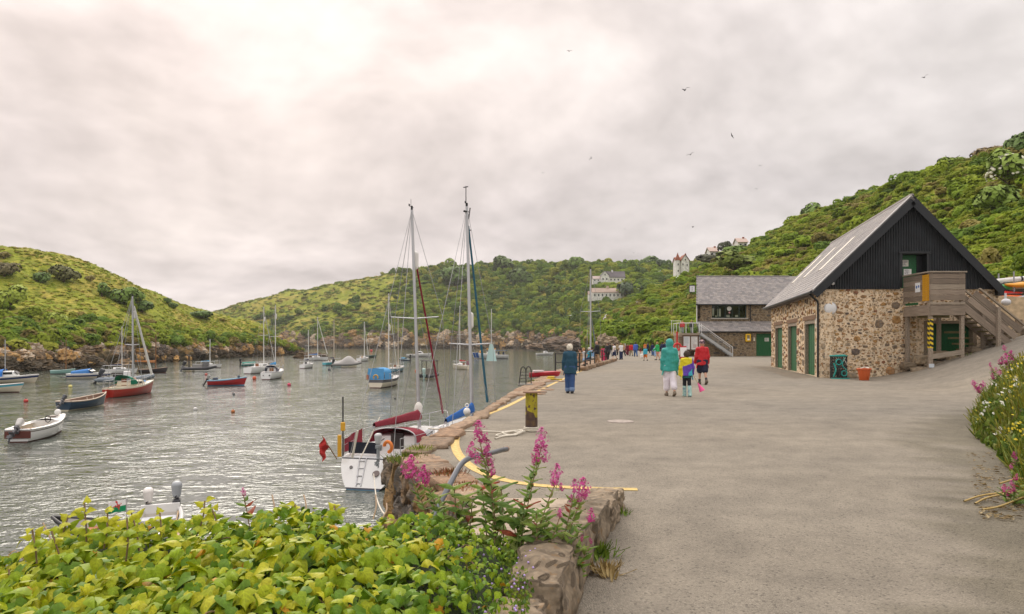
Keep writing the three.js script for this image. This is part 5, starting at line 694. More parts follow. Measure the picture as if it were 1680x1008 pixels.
// --- the white yacht alongside with burgundy covers
{
const mastFoot = at(688, 700, 27.4), st = V3(-4.93, WATER, -21.9), dir = V3(-3.72 + 4.93, 0, -27.4 + 21.9).normalize();
const L = 8.6, p = st.clone().addScaledVector(dir, L / 2), t = thing('moored_yacht', 'white yacht with burgundy sail cover and sprayhood lying at the quay', 'yacht', p, Math.atan2(-dir.z, dir.x));
const H = new Hull({ L, B: 2.8, F: 0.95, Fb: 1.15, Fs: 1.0, D: 0.42, tw: 0.74, m: 0.45, rake: 0.5, tr: 1.0, e: 0.75 }); const burg = cloth([0.235, 0.012, 0.03]), navy = std([0.012, 0.016, 0.03], 0.8);
H.build(t, [['keel', 0.02, std([0.02, 0.12, 0.2], 0.6)], ['boot_stripe', 0.07, std([0.03, 0.03, 0.05], 0.4)], ['hull', -0.1, gelWhite], ['sheer_stripe', -0.06, std([0.06, 0.06, 0.07], 0.4)], ['toe_rail', 'sheer', alloy]]);
part('deck', H.deck(-0.03, [0.06, 0.36, 0.55, 0.42]), gelWhite, t);
const X = (u) => (u - 0.5) * L; const cab = part('cabin', taperBox(3.2, 0.46, 1.75, 0.5, 0.82, 0.6).translate(X(0.37) + 1.6, 1.2, 0), gelWhite, t); for (const s of [1, -1]) part('window', new GB().rbox(X(0.55), 1.24, s * 0.73, 1.1, 0.18, 0.05, 0.02, euler(s * 0.2, s * 0.13, 0)).done(), darkGlass, cab);
part('companionway', new GB().rbox(X(0.37) - 0.02, 1.2, 0.06, 0.08, 0.62, 0.5, 0.02).done(), std([0.03, 0.02, 0.02], 0.4), cab); part('bulkhead', new GB().rbox(X(0.37), 1.05, 0, 0.06, 0.7, 1.5, 0.02).done(), gelWhite, cab);
const arch = (x0, y0, x1, y1, w) => surf(10, 20, (u, v) => { const a = Math.PI * v, k = mix(1, 0.86, u); return V3(mix(x0, x1, u) + 0.25 * u * (1 - Math.sin(a)), mix(1.18, 1.12, u) + mix(y0, y1, u) * Math.pow(Math.sin(a), 0.5), Math.cos(a) * w * k); }, [1, 2]);
const hood = part('sprayhood', new GB().add(arch(X(0.33), 0.56, X(0.47), 0.5, 0.92)).add(surf(10, 20, (u, v) => { const a = Math.PI * v; return V3(mix(X(0.47), X(0.53), u) + 0.25 * (1 - Math.sin(a)), 1.12 + 0.5 * Math.pow(Math.sin(a), 0.5) * (1 - 0.8 * u), Math.cos(a) * 0.79 * (1 - 0.1 * u)); }, [1, 2])).done(), burg, t); part('hood_frame', new GB().tube(Array.from({ length: 15 }, (_, i) => { const a = Math.PI * i / 14; return V3(X(0.33), 1.18 + 0.55 * Math.pow(Math.sin(a), 0.5), Math.cos(a) * 0.9); }), 0.02, 30, 6).done(), alloy, hood); part('hood_window', new GB().rbox(X(0.51), 1.45, 0, 0.03, 0.24, 0.9, 0.01, euler(0, 0, 0.7)).done(), darkGlass, hood);
for (const s of [-1]) { part('dodger', surf(10, 4, (u, v) => { const q = H.sheer(mix(0.06, 0.36, u), s); return V3(q.x, q.y + 0.06 + v * mix(0.42, 0.6, u), q.z - s * 0.06 + s * 0.03 * Math.sin(u * 12)); }, [2, 1]), s < 0 ? burg : navy, t); }
part('aft_dodger', surf(8, 4, (u, v) => V3(X(0.03) + 1.0, 1.04 + v * 0.38, mix(-0.95, 0.1, u))), navy, t);
const rails = new GB(); for (const s of [1, -1]) { for (const u of [0.03, 0.2, 0.38, 0.56, 0.74, 0.9]) { const q = H.sheer(u, s, 0, 0.06); rails.bar(q, q.clone().add(V3(0, 0.62, 0)), 0.014); } for (const dy of [0.34, 0.62]) rails.tube([0.03, 0.2, 0.38, 0.56, 0.74, 0.9].map((u) => H.sheer(u, s, dy, 0.06)), 0.009, 30, 5); } { const a = H.sheer(0.9, 1, 0.62, 0.06), b = H.sheer(0.9, -1, 0.62, 0.06); rails.tube([a, V3(X(1.04), a.y + 0.05, 0), b], 0.014, 14, 6); } part('guard_rails', rails.done(), alloy, t);
// transom: ladder, ports, instrument pole, horseshoe buoy, outboard bracket
const tz = (f, y) => { const q = H.at(0, y, 1); return V3(q.x - 0.025, y, q.z * f); };
const lad = new GB(); for (const f of [-0.38, -0.14]) lad.bar(tz(f, 0.12), tz(f, 0.95), 0.02); for (let i = 0; i < 4; i++) lad.bar(tz(-0.38, 0.2 + i * 0.22), tz(-0.14, 0.2 + i * 0.22), 0.02); part('ladder', lad.done(), alloy, t);
const portG = (f, y, r) => new THREE.CylinderGeometry(r, r, 0.03, 20).applyMatrix4(trs(tz(f, y), quatTo(UPV, V3(-0.66, 0.75, 0)), 1)); part('port', portG(0.36, 0.5, 0.12), std([0.16, 0.12, 0.11], 0.4), t); part('port', portG(-0.62, 0.66, 0.055), std([0.14, 0.13, 0.13], 0.4), t);
const pole = part('antenna_pole', new GB().bar(V3(X(0.02) + 0.6, 1.0, -0.92), V3(X(0.02) + 0.6, 3.0, -0.92), 0.025).done(), blackRub, t); part('danbuoy', new GB().bar(V3(X(0.02) + 0.55, 1.0, -1.02), V3(X(0.02) + 0.55, 1.72, -1.02), 0.07).rbox(X(0.02) + 0.6, 2.0, -0.92, 0.12, 0.3, 0.14, 0.04).done(), std([0.75, 0.4, 0.03], 0.5), pole);
const hb = part('horseshoe_buoy', new THREE.TorusGeometry(0.17, 0.06, 8, 20, 4.6).rotateY(1.2).translate(X(0.05) + 0.8, 1.3, 0.5), std([0.72, 0.2, 0.03], 0.6), t);
outboard(t, V3(X(0.02) + 0.55, 1.35, 0.42), 0.8, 0.0, std([0.55, 0.55, 0.55], 0.4), std([0.3, 0.32, 0.33], 0.4));
part('backstay_tackle', new GB().bar(V3(X(0) + 0.6, 1.0, -0.2), V3(X(0.2), 2.25, 0), 0.02).bar(V3(X(0) + 0.6, 1.0, -0.5), V3(X(0) + 0.58, 1.9, -0.3), 0.04).done(), rope, t);
rig(t, H, { u: 0.655, base: 1.4, top: EYE + (HORIZON - 342) / F * 27.2 - WATER, r: 0.072, lean: -0.05, leanZ: -0.34, boom: [4.5, 1.78, 0.16], cover: burg, coverK: 1.05, furl: burg, furlR: 0.034, fore: 0.83, reflector: 0.77, spread: [0.5], twinBack: true, wire: 0.011 });
part('bundled_sail', new GB().ball(V3(X(0.655) - 0.05, 2.15, -0.02), 0.17, 1.7, 12).done(), cloth([0.75, 0.72, 0.66]), t);
// ensign on its staff
const fl = thing('ensign', 'small drooping red flag on a staff at the stern of the quay yacht', 'flag', p, t.rotation.y); const a = V3(X(0) + 0.5, 0.95, -1.0), b = V3(X(0) - 0.05, 1.78, -1.24); part('staff', new GB().bar(a, b, 0.016).done(), teak, fl); part('flag', surf(10, 10, (u, v) => { const q = b.clone().lerp(a, v * 0.35); return V3(q.x - u * 0.1 + 0.05 * Math.sin(v * 7 + u * 3), q.y - u * 0.46 - v * 0.1, q.z - u * 0.1 + 0.05 * Math.sin(u * 8 + v * 2)); }), std([0.5, 0.03, 0.025], 0.8), fl);
const ml = thing('mooring_rope', 'pale rope running down from the yacht stern to the quay wall', 'rope'); const q0 = at(613, 778, 22.2), q1 = at(640, 850, 11); part('rope', new GB().tube([q0, at(616, 808, 20), at(626, 838, 14.5), q1], 0.018, 30, 6).done(), rope, ml);
}
// --- the second yacht, hidden behind the edge of the quay: mast, blue boom cover and furled sail stand clear
{
const st = V3(-3.0, WATER, -24.6), dir = V3(0.19, 0, -1).normalize(), L = 9.4, p = st.clone().addScaledVector(dir, L / 2), t = thing('quayside_yacht', 'yacht hidden below the quay edge showing tall mast and blue sail cover', 'yacht', p, Math.atan2(-dir.z, dir.x));
const H = new Hull({ L, B: 2.7, F: 0.95, Fb: 1.2, D: 0.4, tw: 0.7, m: 0.45, rake: 0.6, tr: 0.4, e: 0.42 }), X = (u) => (u - 0.5) * L; H.build(t, [['keel', 0.05, antifoul], ['hull', 'sheer', gelWhite]]); part('deck', H.deck(-0.02, [0.05, 0.34, 0.5, 0.4]), gelWhite, t); part('cabin', taperBox(3.4, 0.45, 1.7, 0.5, 0.82, 0.6).translate(X(0.36) + 1.7, 1.2, 0), gelWhite, t);
const top = EYE + (HORIZON - 338) / F * 31 - WATER, blue = cloth([0.015, 0.12, 0.42]);
rig(t, H, { u: 0.68, base: 1.4, top, r: 0.085, lean: -0.2, leanZ: -0.3, boom: [4.3, 1.72, -0.05], cover: blue, coverK: 1.15, furl: cloth([0.03, 0.13, 0.19]), furlR: 0.048, fore: 0.97, reflector: 0.46, spread: [0.345], spreadW: 0.36, twinBack: true, wire: 0.012 });
const wi = new GB(), mt = V3(X(0.68) + 0.2, top, -0.3); wi.bar(mt.clone().add(V3(-0.45, -0.3, 0)), mt.clone().add(V3(0.2, -0.2, 0)), 0.05, 0.05, 6).bar(mt.clone().add(V3(0.35, -0.5, 0)), mt.clone().add(V3(0.62, 0.05, 0)), 0.03, 0.03, 5).bar(mt.clone().add(V3(-0.15, 0, 0)), mt.clone().add(V3(-0.15, 0.9, 0)), 0.02, 0.02, 5).bar(mt.clone().add(V3(-0.55, 0.75, 0)), mt.clone().add(V3(0.2, 0.95, 0)), 0.025, 0.025, 5).bar(mt.clone().add(V3(0.3, -1.05, 0)), mt.clone().add(V3(0.75, -0.95, 0)), 0.03, 0.03, 5); part('wind_instruments', wi.done(), blackRub, t);
part('pennant', surf(4, 6, (u, v) => V3(X(0.78) + 0.3 * u, 4.75 - v * 0.8, 0.6 + 0.35 * v * (u - 0.5) + 0.1 * u)), std([0.5, 0.72, 0.7], 0.8), t);
const fe = thing('fender', 'white round fender resting on the quay edge stones by the blue cover', 'fender', at(766, 676, 16.2)); part('body', new THREE.SphereGeometry(0.085, 14, 10).scale(1, 1.15, 1), whitePaint, fe); part('eye', new THREE.TorusGeometry(0.04, 0.015, 6, 12).translate(0, 0.15, 0), whitePaint, fe);
}
// --- yacht moored far along the quay, only its mast and spreaders above the railings
{ const d = 68, p = at(969, 580, d).setY(WATER), t = thing('distant_quay_yacht', 'yacht far along the quay showing a white mast above the railings', 'yacht', V3(p.x, WATER, -d), 1.2), H = new Hull({ L: 8, B: 2.4, F: 0.9, Fb: 1.1, tw: 0.6 }); H.build(t, [['keel', 0.05, antifoul], ['hull', 'sheer', gelWhite]]); part('deck', H.deck(), gelWhite, t); part('cabin', taperBox(2.8, 0.45, 1.5).translate(0, 1.2, 0), gelWhite, t); rig(t, H, { u: 0.5, base: 1.0, top: EYE + (HORIZON - 442) / F * d - WATER, r: 0.1, lean: 0, spread: [0.62], spreadW: 0.42, wire: 0.014, boom: [3, 2.1], cover: cloth([0.35, 0.38, 0.4]), reflector: 0.76, furl: cloth([0.16, 0.22, 0.24]), furlR: 0.05, fore: 0.6 }); }

// --- moored boats in the foreground water
{ // white dinghy with cuddy
const b = boatAt(w_(28, 727), w_(101, 708)), t = thing('motor_dinghy', 'white open motor boat with small foredeck and brown transom, nearest on left water', 'boat', b.p, b.turn), H = new Hull({ L: b.L * 0.98, B: 1.55, F: 0.62, Fb: 0.9, D: 0.25, tw: 0.72, m: 0.4, rake: 0.35, e: 0.4 });
H.build(t, [['keel', 0.06, antifoul], ['hull', -0.13, gelWhite], ['rubbing_strake', -0.09, std([0.08, 0.05, 0.04], 0.6)], ['topside', 'sheer', gelWhite]]); part('inside', H.inside(0.16, 0.09), gelCream, t); part('gunwale', H.rim(0.05), gelWhite, t);
const X = (u) => (u - 0.5) * H.L; part('foredeck', surf(14, 10, (u, v) => { const uu = mix(0.6, 0.995, u), q = H.sheer(uu, 1), w = v * 2 - 1; return V3(q.x, q.y + 0.16 * (1 - w * w) * (1 - u) + 0.01, q.z * w); }, [1, 1], true), gelWhite, t); part('side_deck', new GB().add(surf(16, 2, (u, v) => { const q = H.sheer(mix(0, 0.62, u), 1); return V3(q.x, q.y, q.z - v * 0.24); })).add(surf(16, 2, (u, v) => { const q = H.sheer(mix(0, 0.62, u), -1); return V3(q.x, q.y, q.z + v * 0.24); }, [1, 1], true)).done(), gelWhite, t);
part('hatch', new GB().rbox(X(0.78), 0.93, 0, 0.4, 0.05, 0.36, 0.02, euler(0, 0, 0.06)).done(), std([0.12, 0.08, 0.06], 0.4), t); part('bulkhead', new GB().box(X(0.6), 0.5, 0, 0.05, 0.6, 1.3).done(), gelWhite, t); part('thwart', H.thwart(0.42, 0.48, 0.3), teak, t); part('thwart', H.thwart(0.15, 0.45, 0.4), gelCream, t); part('wheel', new THREE.TorusGeometry(0.17, 0.022, 6, 18).rotateY(1.2).translate(X(0.56), 0.88, 0.2), blackRub, t); part('transom_board', new GB().rbox(X(0) - 0.03, 0.38, 0, 0.05, 0.36, 1.15, 0.02).done(), std([0.13, 0.035, 0.025], 0.5), t);
outboard(t, V3(X(0) - 0.06, 0.55, 0.0), 1.05, -0.9, std([0.6, 0.58, 0.55], 0.4), std([0.1, 0.1, 0.11], 0.4)); const bf = part('bow_fender', new GB().ball(V3(X(0.93), 1.08, -0.05), 0.16, 1, 12).done(), whitePaint, t); part('lanyard', new GB().bar(V3(X(0.93), 1.0, -0.05), V3(X(0.9), 0.86, 0.1), 0.02).done(), rope, bf);
}
{ // blue rowing boat
const b = boatAt(w_(105, 675), w_(168, 666)), t = thing('rowing_boat', 'dark blue open wooden boat with tilted outboard behind the red yacht', 'boat', b.p, b.turn), H = new Hull({ L: b.L * 1.05, B: 1.6, F: 0.62, Fb: 1.0, Fs: 0.7, D: 0.2, tw: 0.7, m: 0.42, rake: 0.3, e: 0.5 }), X = (u) => (u - 0.5) * H.L;
H.build(t, [['keel', 0.1, std([0.62, 0.56, 0.42], 0.6)], ['hull', -0.06, paint([0.015, 0.045, 0.085], 0.4)], ['rubbing_strake', 'sheer', std([0.66, 0.52, 0.4], 0.6)]]); part('inside', H.inside(0.12, 0.04), std([0.33, 0.21, 0.15], 0.7, { map: woodMap }), t); part('gunwale', H.rim(0.04), std([0.7, 0.58, 0.46], 0.6), t); for (const u of [0.12, 0.4, 0.64]) part('thwart', H.thwart(u, 0.46, 0.24), std([0.4, 0.26, 0.17], 0.7, { map: woodMap }), t); part('stem', new GB().tube([V3(X(0.97), 0.1, 0), V3(X(1.04), 0.7, 0), V3(X(1.07), 1.08, 0)], 0.045, 10, 6).done(), std([0.7, 0.6, 0.5], 0.6), t); part('thole_pins', new GB().bar(V3(X(0.5), 0.6, 0.7), V3(X(0.5), 1.0, 0.66), 0.02).bar(V3(X(0.33), 0.6, 0.74), V3(X(0.33), 0.9, 0.72), 0.02).done(), rope, t); outboard(t, V3(X(0) - 0.03, 0.62, 0), 0.9, -0.75, std([0.06, 0.065, 0.075], 0.4), std([0.16, 0.16, 0.17], 0.5));
}
{ // red yacht
const b = boatAt(w_(180, 653), w_(245, 645)), t = thing('red_yacht', 'red hulled yacht with cream cabin and green sprayhood on the left water', 'yacht', b.p, b.turn), H = new Hull({ L: b.L * 1.06, B: 2.0, F: 0.82, Fb: 1.25, Fs: 0.86, D: 0.3, tw: 0.55, m: 0.42, rake: 0.55, tr: -0.1, e: 0.42 }), X = (u) => (u - 0.5) * H.L, red = paint([0.4, 0.03, 0.018], 0.35), d = -b.p.z, gr = cloth([0.0, 0.16, 0.085]);
H.build(t, [['keel', 0.05, antifoul], ['hull', -0.14, red], ['topside', 'sheer', gelCream]]); part('deck', H.deck(-0.02, [0.05, 0.34, 0.55, 0.3]), gelCream, t); const cab = part('cabin', taperBox(2.5, 0.5, 1.6, 0.4, 0.85, 0.62).translate(X(0.34) + 1.25, 1.12, 0), gelCream, t); for (const s of [1, -1]) for (const q of [0.46, 0.58]) part('window', new GB().rbox(X(q), 1.17, s * mix(0.72, 0.62, (q - 0.46) * 6), 0.5, 0.18, 0.05, 0.03, euler(s * 0.15, s * 0.12, 0)).done(), darkGlass, cab); part('hatch', new GB().rbox(X(0.78), 1.2, 0, 0.55, 0.14, 0.5, 0.05).done(), std([0.12, 0.35, 0.75], 0.5), t);
part('sprayhood', surf(10, 16, (u, v) => { const a = Math.PI * v; return V3(mix(X(0.3), X(0.46), u), 1.05 + mix(0.85, 0.5, u * u) * Math.pow(Math.sin(a), 0.5), Math.cos(a) * 0.82); }), gr, t); part('companionway', new GB().rbox(X(0.345), 1.25, 0, 0.06, 0.62, 0.5, 0.02).done(), std([0.25, 0.1, 0.05], 0.5), cab); part('rudder', new GB().rbox(X(0) - 0.28, 0.25, 0, 0.5, 1.0, 0.07, 0.03).done(), red, t); part('tiller', new GB().bar(V3(X(0) - 0.1, 0.9, 0), V3(X(0.18), 1.15, 0), 0.03).done(), teak, t);
const rails = new GB(); for (const s of [1, -1]) for (const u of [0.02, 0.22, 0.45, 0.68, 0.88]) { const q = H.sheer(u, s, 0, 0.06); rails.bar(q, q.clone().add(V3(0, 0.6, 0)), 0.018); } for (const s of [1, -1]) rails.tube([0.02, 0.22, 0.45, 0.68, 0.88, 0.99].map((u) => H.sheer(u, s, 0.6, 0.04)), 0.014, 30, 5); part('guard_rails', rails.done(), alloy, t);
rig(t, H, { u: 0.56, base: 1.35, top: EYE + (HORIZON - 486) / F * d - WATER, r: 0.1, lean: 0.1, furl: cloth([0.76, 0.74, 0.7]), furlR: 0.085, fore: 0.94, spread: [0.42], spreadW: 0.34, wire: 0.02, twinBack: true, reflector: 0.78 }); part('mast_step', new GB().rbox(X(0.56), 1.45, 0, 0.3, 0.3, 0.5, 0.08).done(), cloth([0.62, 0.4, 0.3]), t);
}
function rib(label, p, turn, L, tube, extra) {                                            // inflatable boat
const t = thing('inflatable_boat', label, 'boat', p, turn), r = L * 0.055, g = new GB(), w = L * 0.2; g.tube([V3(-L / 2, r * 1.6, w), V3(-L * 0.2, r * 1.6, w), V3(L * 0.15, r * 1.75, w), V3(L * 0.36, r * 2.2, w * 0.7), V3(L * 0.5, r * 2.8, 0), V3(L * 0.36, r * 2.2, -w * 0.7), V3(L * 0.15, r * 1.75, -w), V3(-L * 0.2, r * 1.6, -w), V3(-L / 2, r * 1.6, -w)], r, 60, 10); for (const s of [1, -1]) g.add(new THREE.ConeGeometry(r, r * 2, 10).rotateZ(Math.PI / 2).translate(-L / 2 - r, r * 1.6, s * w)); part('tube', g.done(), tube, t);
part('floor', surf(10, 6, (u, v) => V3(mix(-L / 2, L * 0.42, u), r * 0.9 + u * u * r * 0.8, (v * 2 - 1) * w * Math.sqrt(1 - u ** 4)), [1, 1], true), deckGrey, t); part('transom', new GB().rbox(-L / 2 + 0.05, r * 1.7, 0, 0.08, r * 2, w * 1.6, 0.03).done(), blackRub, t); extra?.(t, L, r, w); return t;
}
const W = (x, y) => w_(x, y), RIBG = 'inflatable boats with outboard engines';
rib('grey inflatable with black outboard partly behind the red yacht', W(208, 629), 0.3, 5.4, std([0.2, 0.235, 0.27], 0.6), (t, L, r, w) => { outboard(t, V3(-L / 2 - 0.05, r * 2.2, 0), 1.75, -0.5, std([0.05, 0.055, 0.065], 0.35), blackRub); part('console', new GB().rbox(0, r * 3.2, 0, 0.7, 1.0, 0.8, 0.1).done(), gelWhite, t); part('seat', new GB().rbox(-1.0, r * 2.6, 0, 0.9, 0.6, 0.6, 0.1).done(), blackRub, t); });
rib('black inflatable with console and A frame near the left headland shore', W(328, 609), 0.3, 4.8, std([0.045, 0.045, 0.05], 0.5), (t, L, r, w) => { outboard(t, V3(-L / 2 - 0.05, r * 2.2, 0), 1.8, -0.4, std([0.04, 0.04, 0.045], 0.4), std([0.2, 0.2, 0.2], 0.4)); part('console', new GB().rbox(0.9, r * 3.4, 0, 0.9, 1.5, 0.9, 0.1).done(), std([0.16, 0.16, 0.16], 0.5), t); part('seats', new GB().rbox(-0.4, r * 2.8, 0, 1.6, 0.9, 0.6, 0.1).done(), std([0.3, 0.29, 0.27], 0.7), t); const g = new GB(); for (const s of [1, -1]) g.bar(V3(-L * 0.36, r * 2, s * w * 0.8), V3(-L * 0.36, 2.5, s * w * 0.5), 0.06); g.bar(V3(-L * 0.36, 2.5, w * 0.5), V3(-L * 0.36, 2.5, -w * 0.5), 0.06).rbox(-L * 0.36, 2.6, 0, 0.5, 0.12, 0.8, 0.04); part('a_frame', g.done(), blackRub, t); });
rib('dark inflatable with square canopy frame seen beyond the first tall mast', W(704, 621), 1.3, 4.2, std([0.07, 0.07, 0.07], 0.6), (t, L, r, w) => { outboard(t, V3(-L / 2 - 0.05, r * 2.2, 0.25), 1.55, 0, std([0.5, 0.66, 0.62], 0.4), std([0.4, 0.55, 0.52], 0.4)); part('console', new GB().rbox(0.3, r * 3.2, 0, 0.8, 1.2, 1.0, 0.1).done(), std([0.22, 0.2, 0.17], 0.6), t); const g = new GB(); for (const x of [-0.6, 0.9]) for (const z of [-0.8, 0.8]) g.bar(V3(x, r, z), V3(x, 2.35, z), 0.05); g.rbox(0.15, 2.4, 0, 1.8, 0.09, 1.9, 0.04); part('canopy_frame', g.done(), blackRub, t); part('float', new GB().ball(V3(-1.6, 1.0, -1.1), 0.28, 1.2).done(), std([0.62, 0.14, 0.05], 0.6), t); });
{ const t = rib('grey dinghy under a pale pointed cover in the middle of the harbour', W(570, 602), 0.15, 5.2, std([0.25, 0.24, 0.23], 0.6), (t, L, r) => { outboard(t, V3(-L / 2 - 0.1, r * 2, 0), 1.6, -0.3, blackRub, blackRub); part('cover', surf(20, 12, (u, v) => { const a = Math.PI * v, k = Math.sin(Math.PI * Math.min(1, u * 0.9 + 0.08)); return V3(mix(-L / 2, L * 0.5, u), r * 2 + Math.sin(a) * (0.35 + 1.35 * Math.pow(k, 1.5) * sstep(0, 0.62, u) * (1 - 0.8 * sstep(0.62, 1, u))), Math.cos(a) * L * 0.21 * Math.sqrt(1 - u ** 5)); }), cloth([0.46, 0.44, 0.42]), t); }); }
{ // small red boat
const p = W(371, 633), t = thing('red_dinghy', 'small bright red open boat with blue rim and outboard alone on the water', 'boat', p, 0.22), H = new Hull({ L: 3.8, B: 1.5, F: 0.6, Fb: 0.95, D: 0.2, tw: 0.75 }), X = (u) => (u - 0.5) * H.L; H.build(t, [['keel', 0.1, std([0.1, 0.3, 0.5], 0.5)], ['hull', -0.08, paint([0.45, 0.025, 0.03])], ['rubbing_strake', 'sheer', std([0.25, 0.45, 0.6], 0.5)]]); part('inside', H.inside(0.14), std([0.3, 0.26, 0.22], 0.8), t); part('gunwale', H.rim(0.05), std([0.2, 0.4, 0.55], 0.5), t); part('thwart', H.thwart(0.3, 0.5), teak, t); part('thwart', H.thwart(0.62, 0.55), teak, t); outboard(t, V3(X(0), 0.6, 0), 1.0, -0.5, std([0.35, 0.35, 0.33], 0.4), blackRub); part('gear', new GB().ball(V3(X(0.85), 1.0, 0.1), 0.17).rbox(X(0.2), 0.75, 0, 0.5, 0.35, 0.5, 0.08).done(), std([0.08, 0.1, 0.14], 0.7), t);
}
function cruiser(name, label, p, turn, o) {                                              // motor boats with canopy or windscreen
const t = thing(name, label, 'boat', p, turn), H = new Hull({ L: o.L, B: o.L * 0.36, F: o.L * 0.115, Fb: o.L * 0.17, D: 0.25, tw: 0.85, m: 0.38, rake: o.L * 0.08, e: 0.4, ...o.hull }), X = (u) => (u - 0.5) * H.L; H.build(t, o.bands); part('deck', H.deck(-0.02, o.cockpit ?? [0.04, 0.45, 0.75, 0.3]), o.deckM ?? gelWhite, t); part('gunwale', H.rim(0.04), o.rimM ?? whitePaint, t);
if (o.cabin) { const c = part('cabin', taperBox(o.L * 0.3, o.L * 0.12, H.B * 0.72, 0.8, 0.8, 0.7).translate(X(0.6), H.F + o.L * 0.07, 0), o.cabinM ?? gelWhite, t); for (const s of [1, -1]) part('window', new GB().rbox(X(0.57), H.F + o.L * 0.085, s * H.B * 0.315, o.L * 0.15, o.L * 0.045, 0.04, 0.02, euler(s * 0.2, s * 0.1, 0)).done(), darkGlass, c); part('windscreen', new GB().rbox(X(0.7), H.F + o.L * 0.1, 0, 0.04, o.L * 0.08, H.B * 0.5, 0.02, euler(0, 0, 0.8)).done(), darkGlass, c); }
if (o.canopy) part('canopy', surf(14, 14, (u, v) => { const a = Math.PI * v, [u0, u1, h0, h1] = o.canopyAt ?? [0.05, 0.5, 0.3, 1]; const prof = mix(h0, h1, Math.pow(u, 0.9)); return V3(mix(X(u0), X(u1), u), H.h(0.3) + o.L * 0.16 * prof * Math.pow(Math.sin(a), 0.45), Math.cos(a) * H.b(mix(u0, u1, u)) * 0.95); }, [2, 1]), o.canopy, t);
if (o.mast) part('mast', new GB().bar(V3(X(o.mast[0]), H.F, 0), V3(X(o.mast[0]), o.mast[1], 0), o.mast[2] ?? 0.05).done(), o.mast[3] ?? alloy, t);
o.extra?.(t, H, X); return t;
}
const navyP = paint([0.02, 0.035, 0.12]);
cruiser('cabin_cruiser', 'white cabin boat with bright blue cockpit canopy near the left edge', W(8, 629), 0.35, { L: 6.0, bands: [['keel', 0.1, std([0.6, 0.52, 0.36], 0.5)], ['hull', -0.35, gelCream], ['navy_stripe', -0.12, navyP], ['topside', 'sheer', gelWhite]], cabin: true, canopy: cloth([0.04, 0.2, 0.6]), canopyAt: [0.02, 0.5, 0.35, 1.05], mast: [0.5, 5.2, 0.05], extra: (t, H, X) => { outboard(t, V3(X(0) - 0.1, 0.8, 0), 1.3, 0, std([0.4, 0.03, 0.04], 0.4), blackRub); } });
cruiser('day_boat', 'white boat with turquoise rim cut off by the left picture edge', W(-22, 645), 0.25, { L: 5.4, bands: [['keel', 0.1, antifoul], ['hull', -0.22, gelCream], ['turquoise_band', 'sheer', paint([0.08, 0.4, 0.52])]], deckM: std([0.3, 0.55, 0.62], 0.5) });
{ const p = W(102, 614), t = thing('turquoise_skiff', 'pale turquoise small sailing skiff with bare wooden mast by the left shore', 'boat', p, 0.1), H = new Hull({ L: 3.2, B: 1.3, F: 0.55, Fb: 0.8, D: 0.2, tw: 0.6 }); H.build(t, [['keel', 0.08, antifoul], ['hull', 'sheer', paint([0.3, 0.52, 0.48], 0.4)]]); part('inside', H.inside(0.15), std([0.4, 0.5, 0.45], 0.7), t); part('gunwale', H.rim(0.05), std([0.42, 0.6, 0.56], 0.5), t); part('thwart', H.thwart(0.4, 0.45), teak, t); rig(t, H, { u: 0.66, base: 0.2, top: 5.6, r: 0.07, wood: varnish, spread: [], back: false, wire: 0.012, masthead: false }); }
cruiser('speedboat', 'white and navy speedboat with blue cover pointing right on the left water', W(143, 622), 0.22, { L: 4.6, hull: { Fb: 0.85, F: 0.7, rake: 0.7 }, bands: [['keel', 0.1, gelWhite], ['hull', -0.42, gelCream], ['navy_stripe', -0.2, navyP], ['topside', 'sheer', gelWhite]], canopy: cloth([0.06, 0.22, 0.55]), canopyAt: [0.12, 0.6, 0.5, 0.95], extra: (t, H, X) => { part('windscreen', new GB().rbox(X(0.62), 1.15, 0, 0.05, 0.5, 1.6, 0.03, euler(0, 0, 1.0)).done(), darkGlass, t); part('swim_step', new GB().rbox(X(0) - 0.3, 0.25, 0, 0.7, 0.1, 1.5, 0.04).done(), std([0.05, 0.05, 0.05], 0.6), t); } });
const YG = 'sailing yachts on moorings across the harbour';
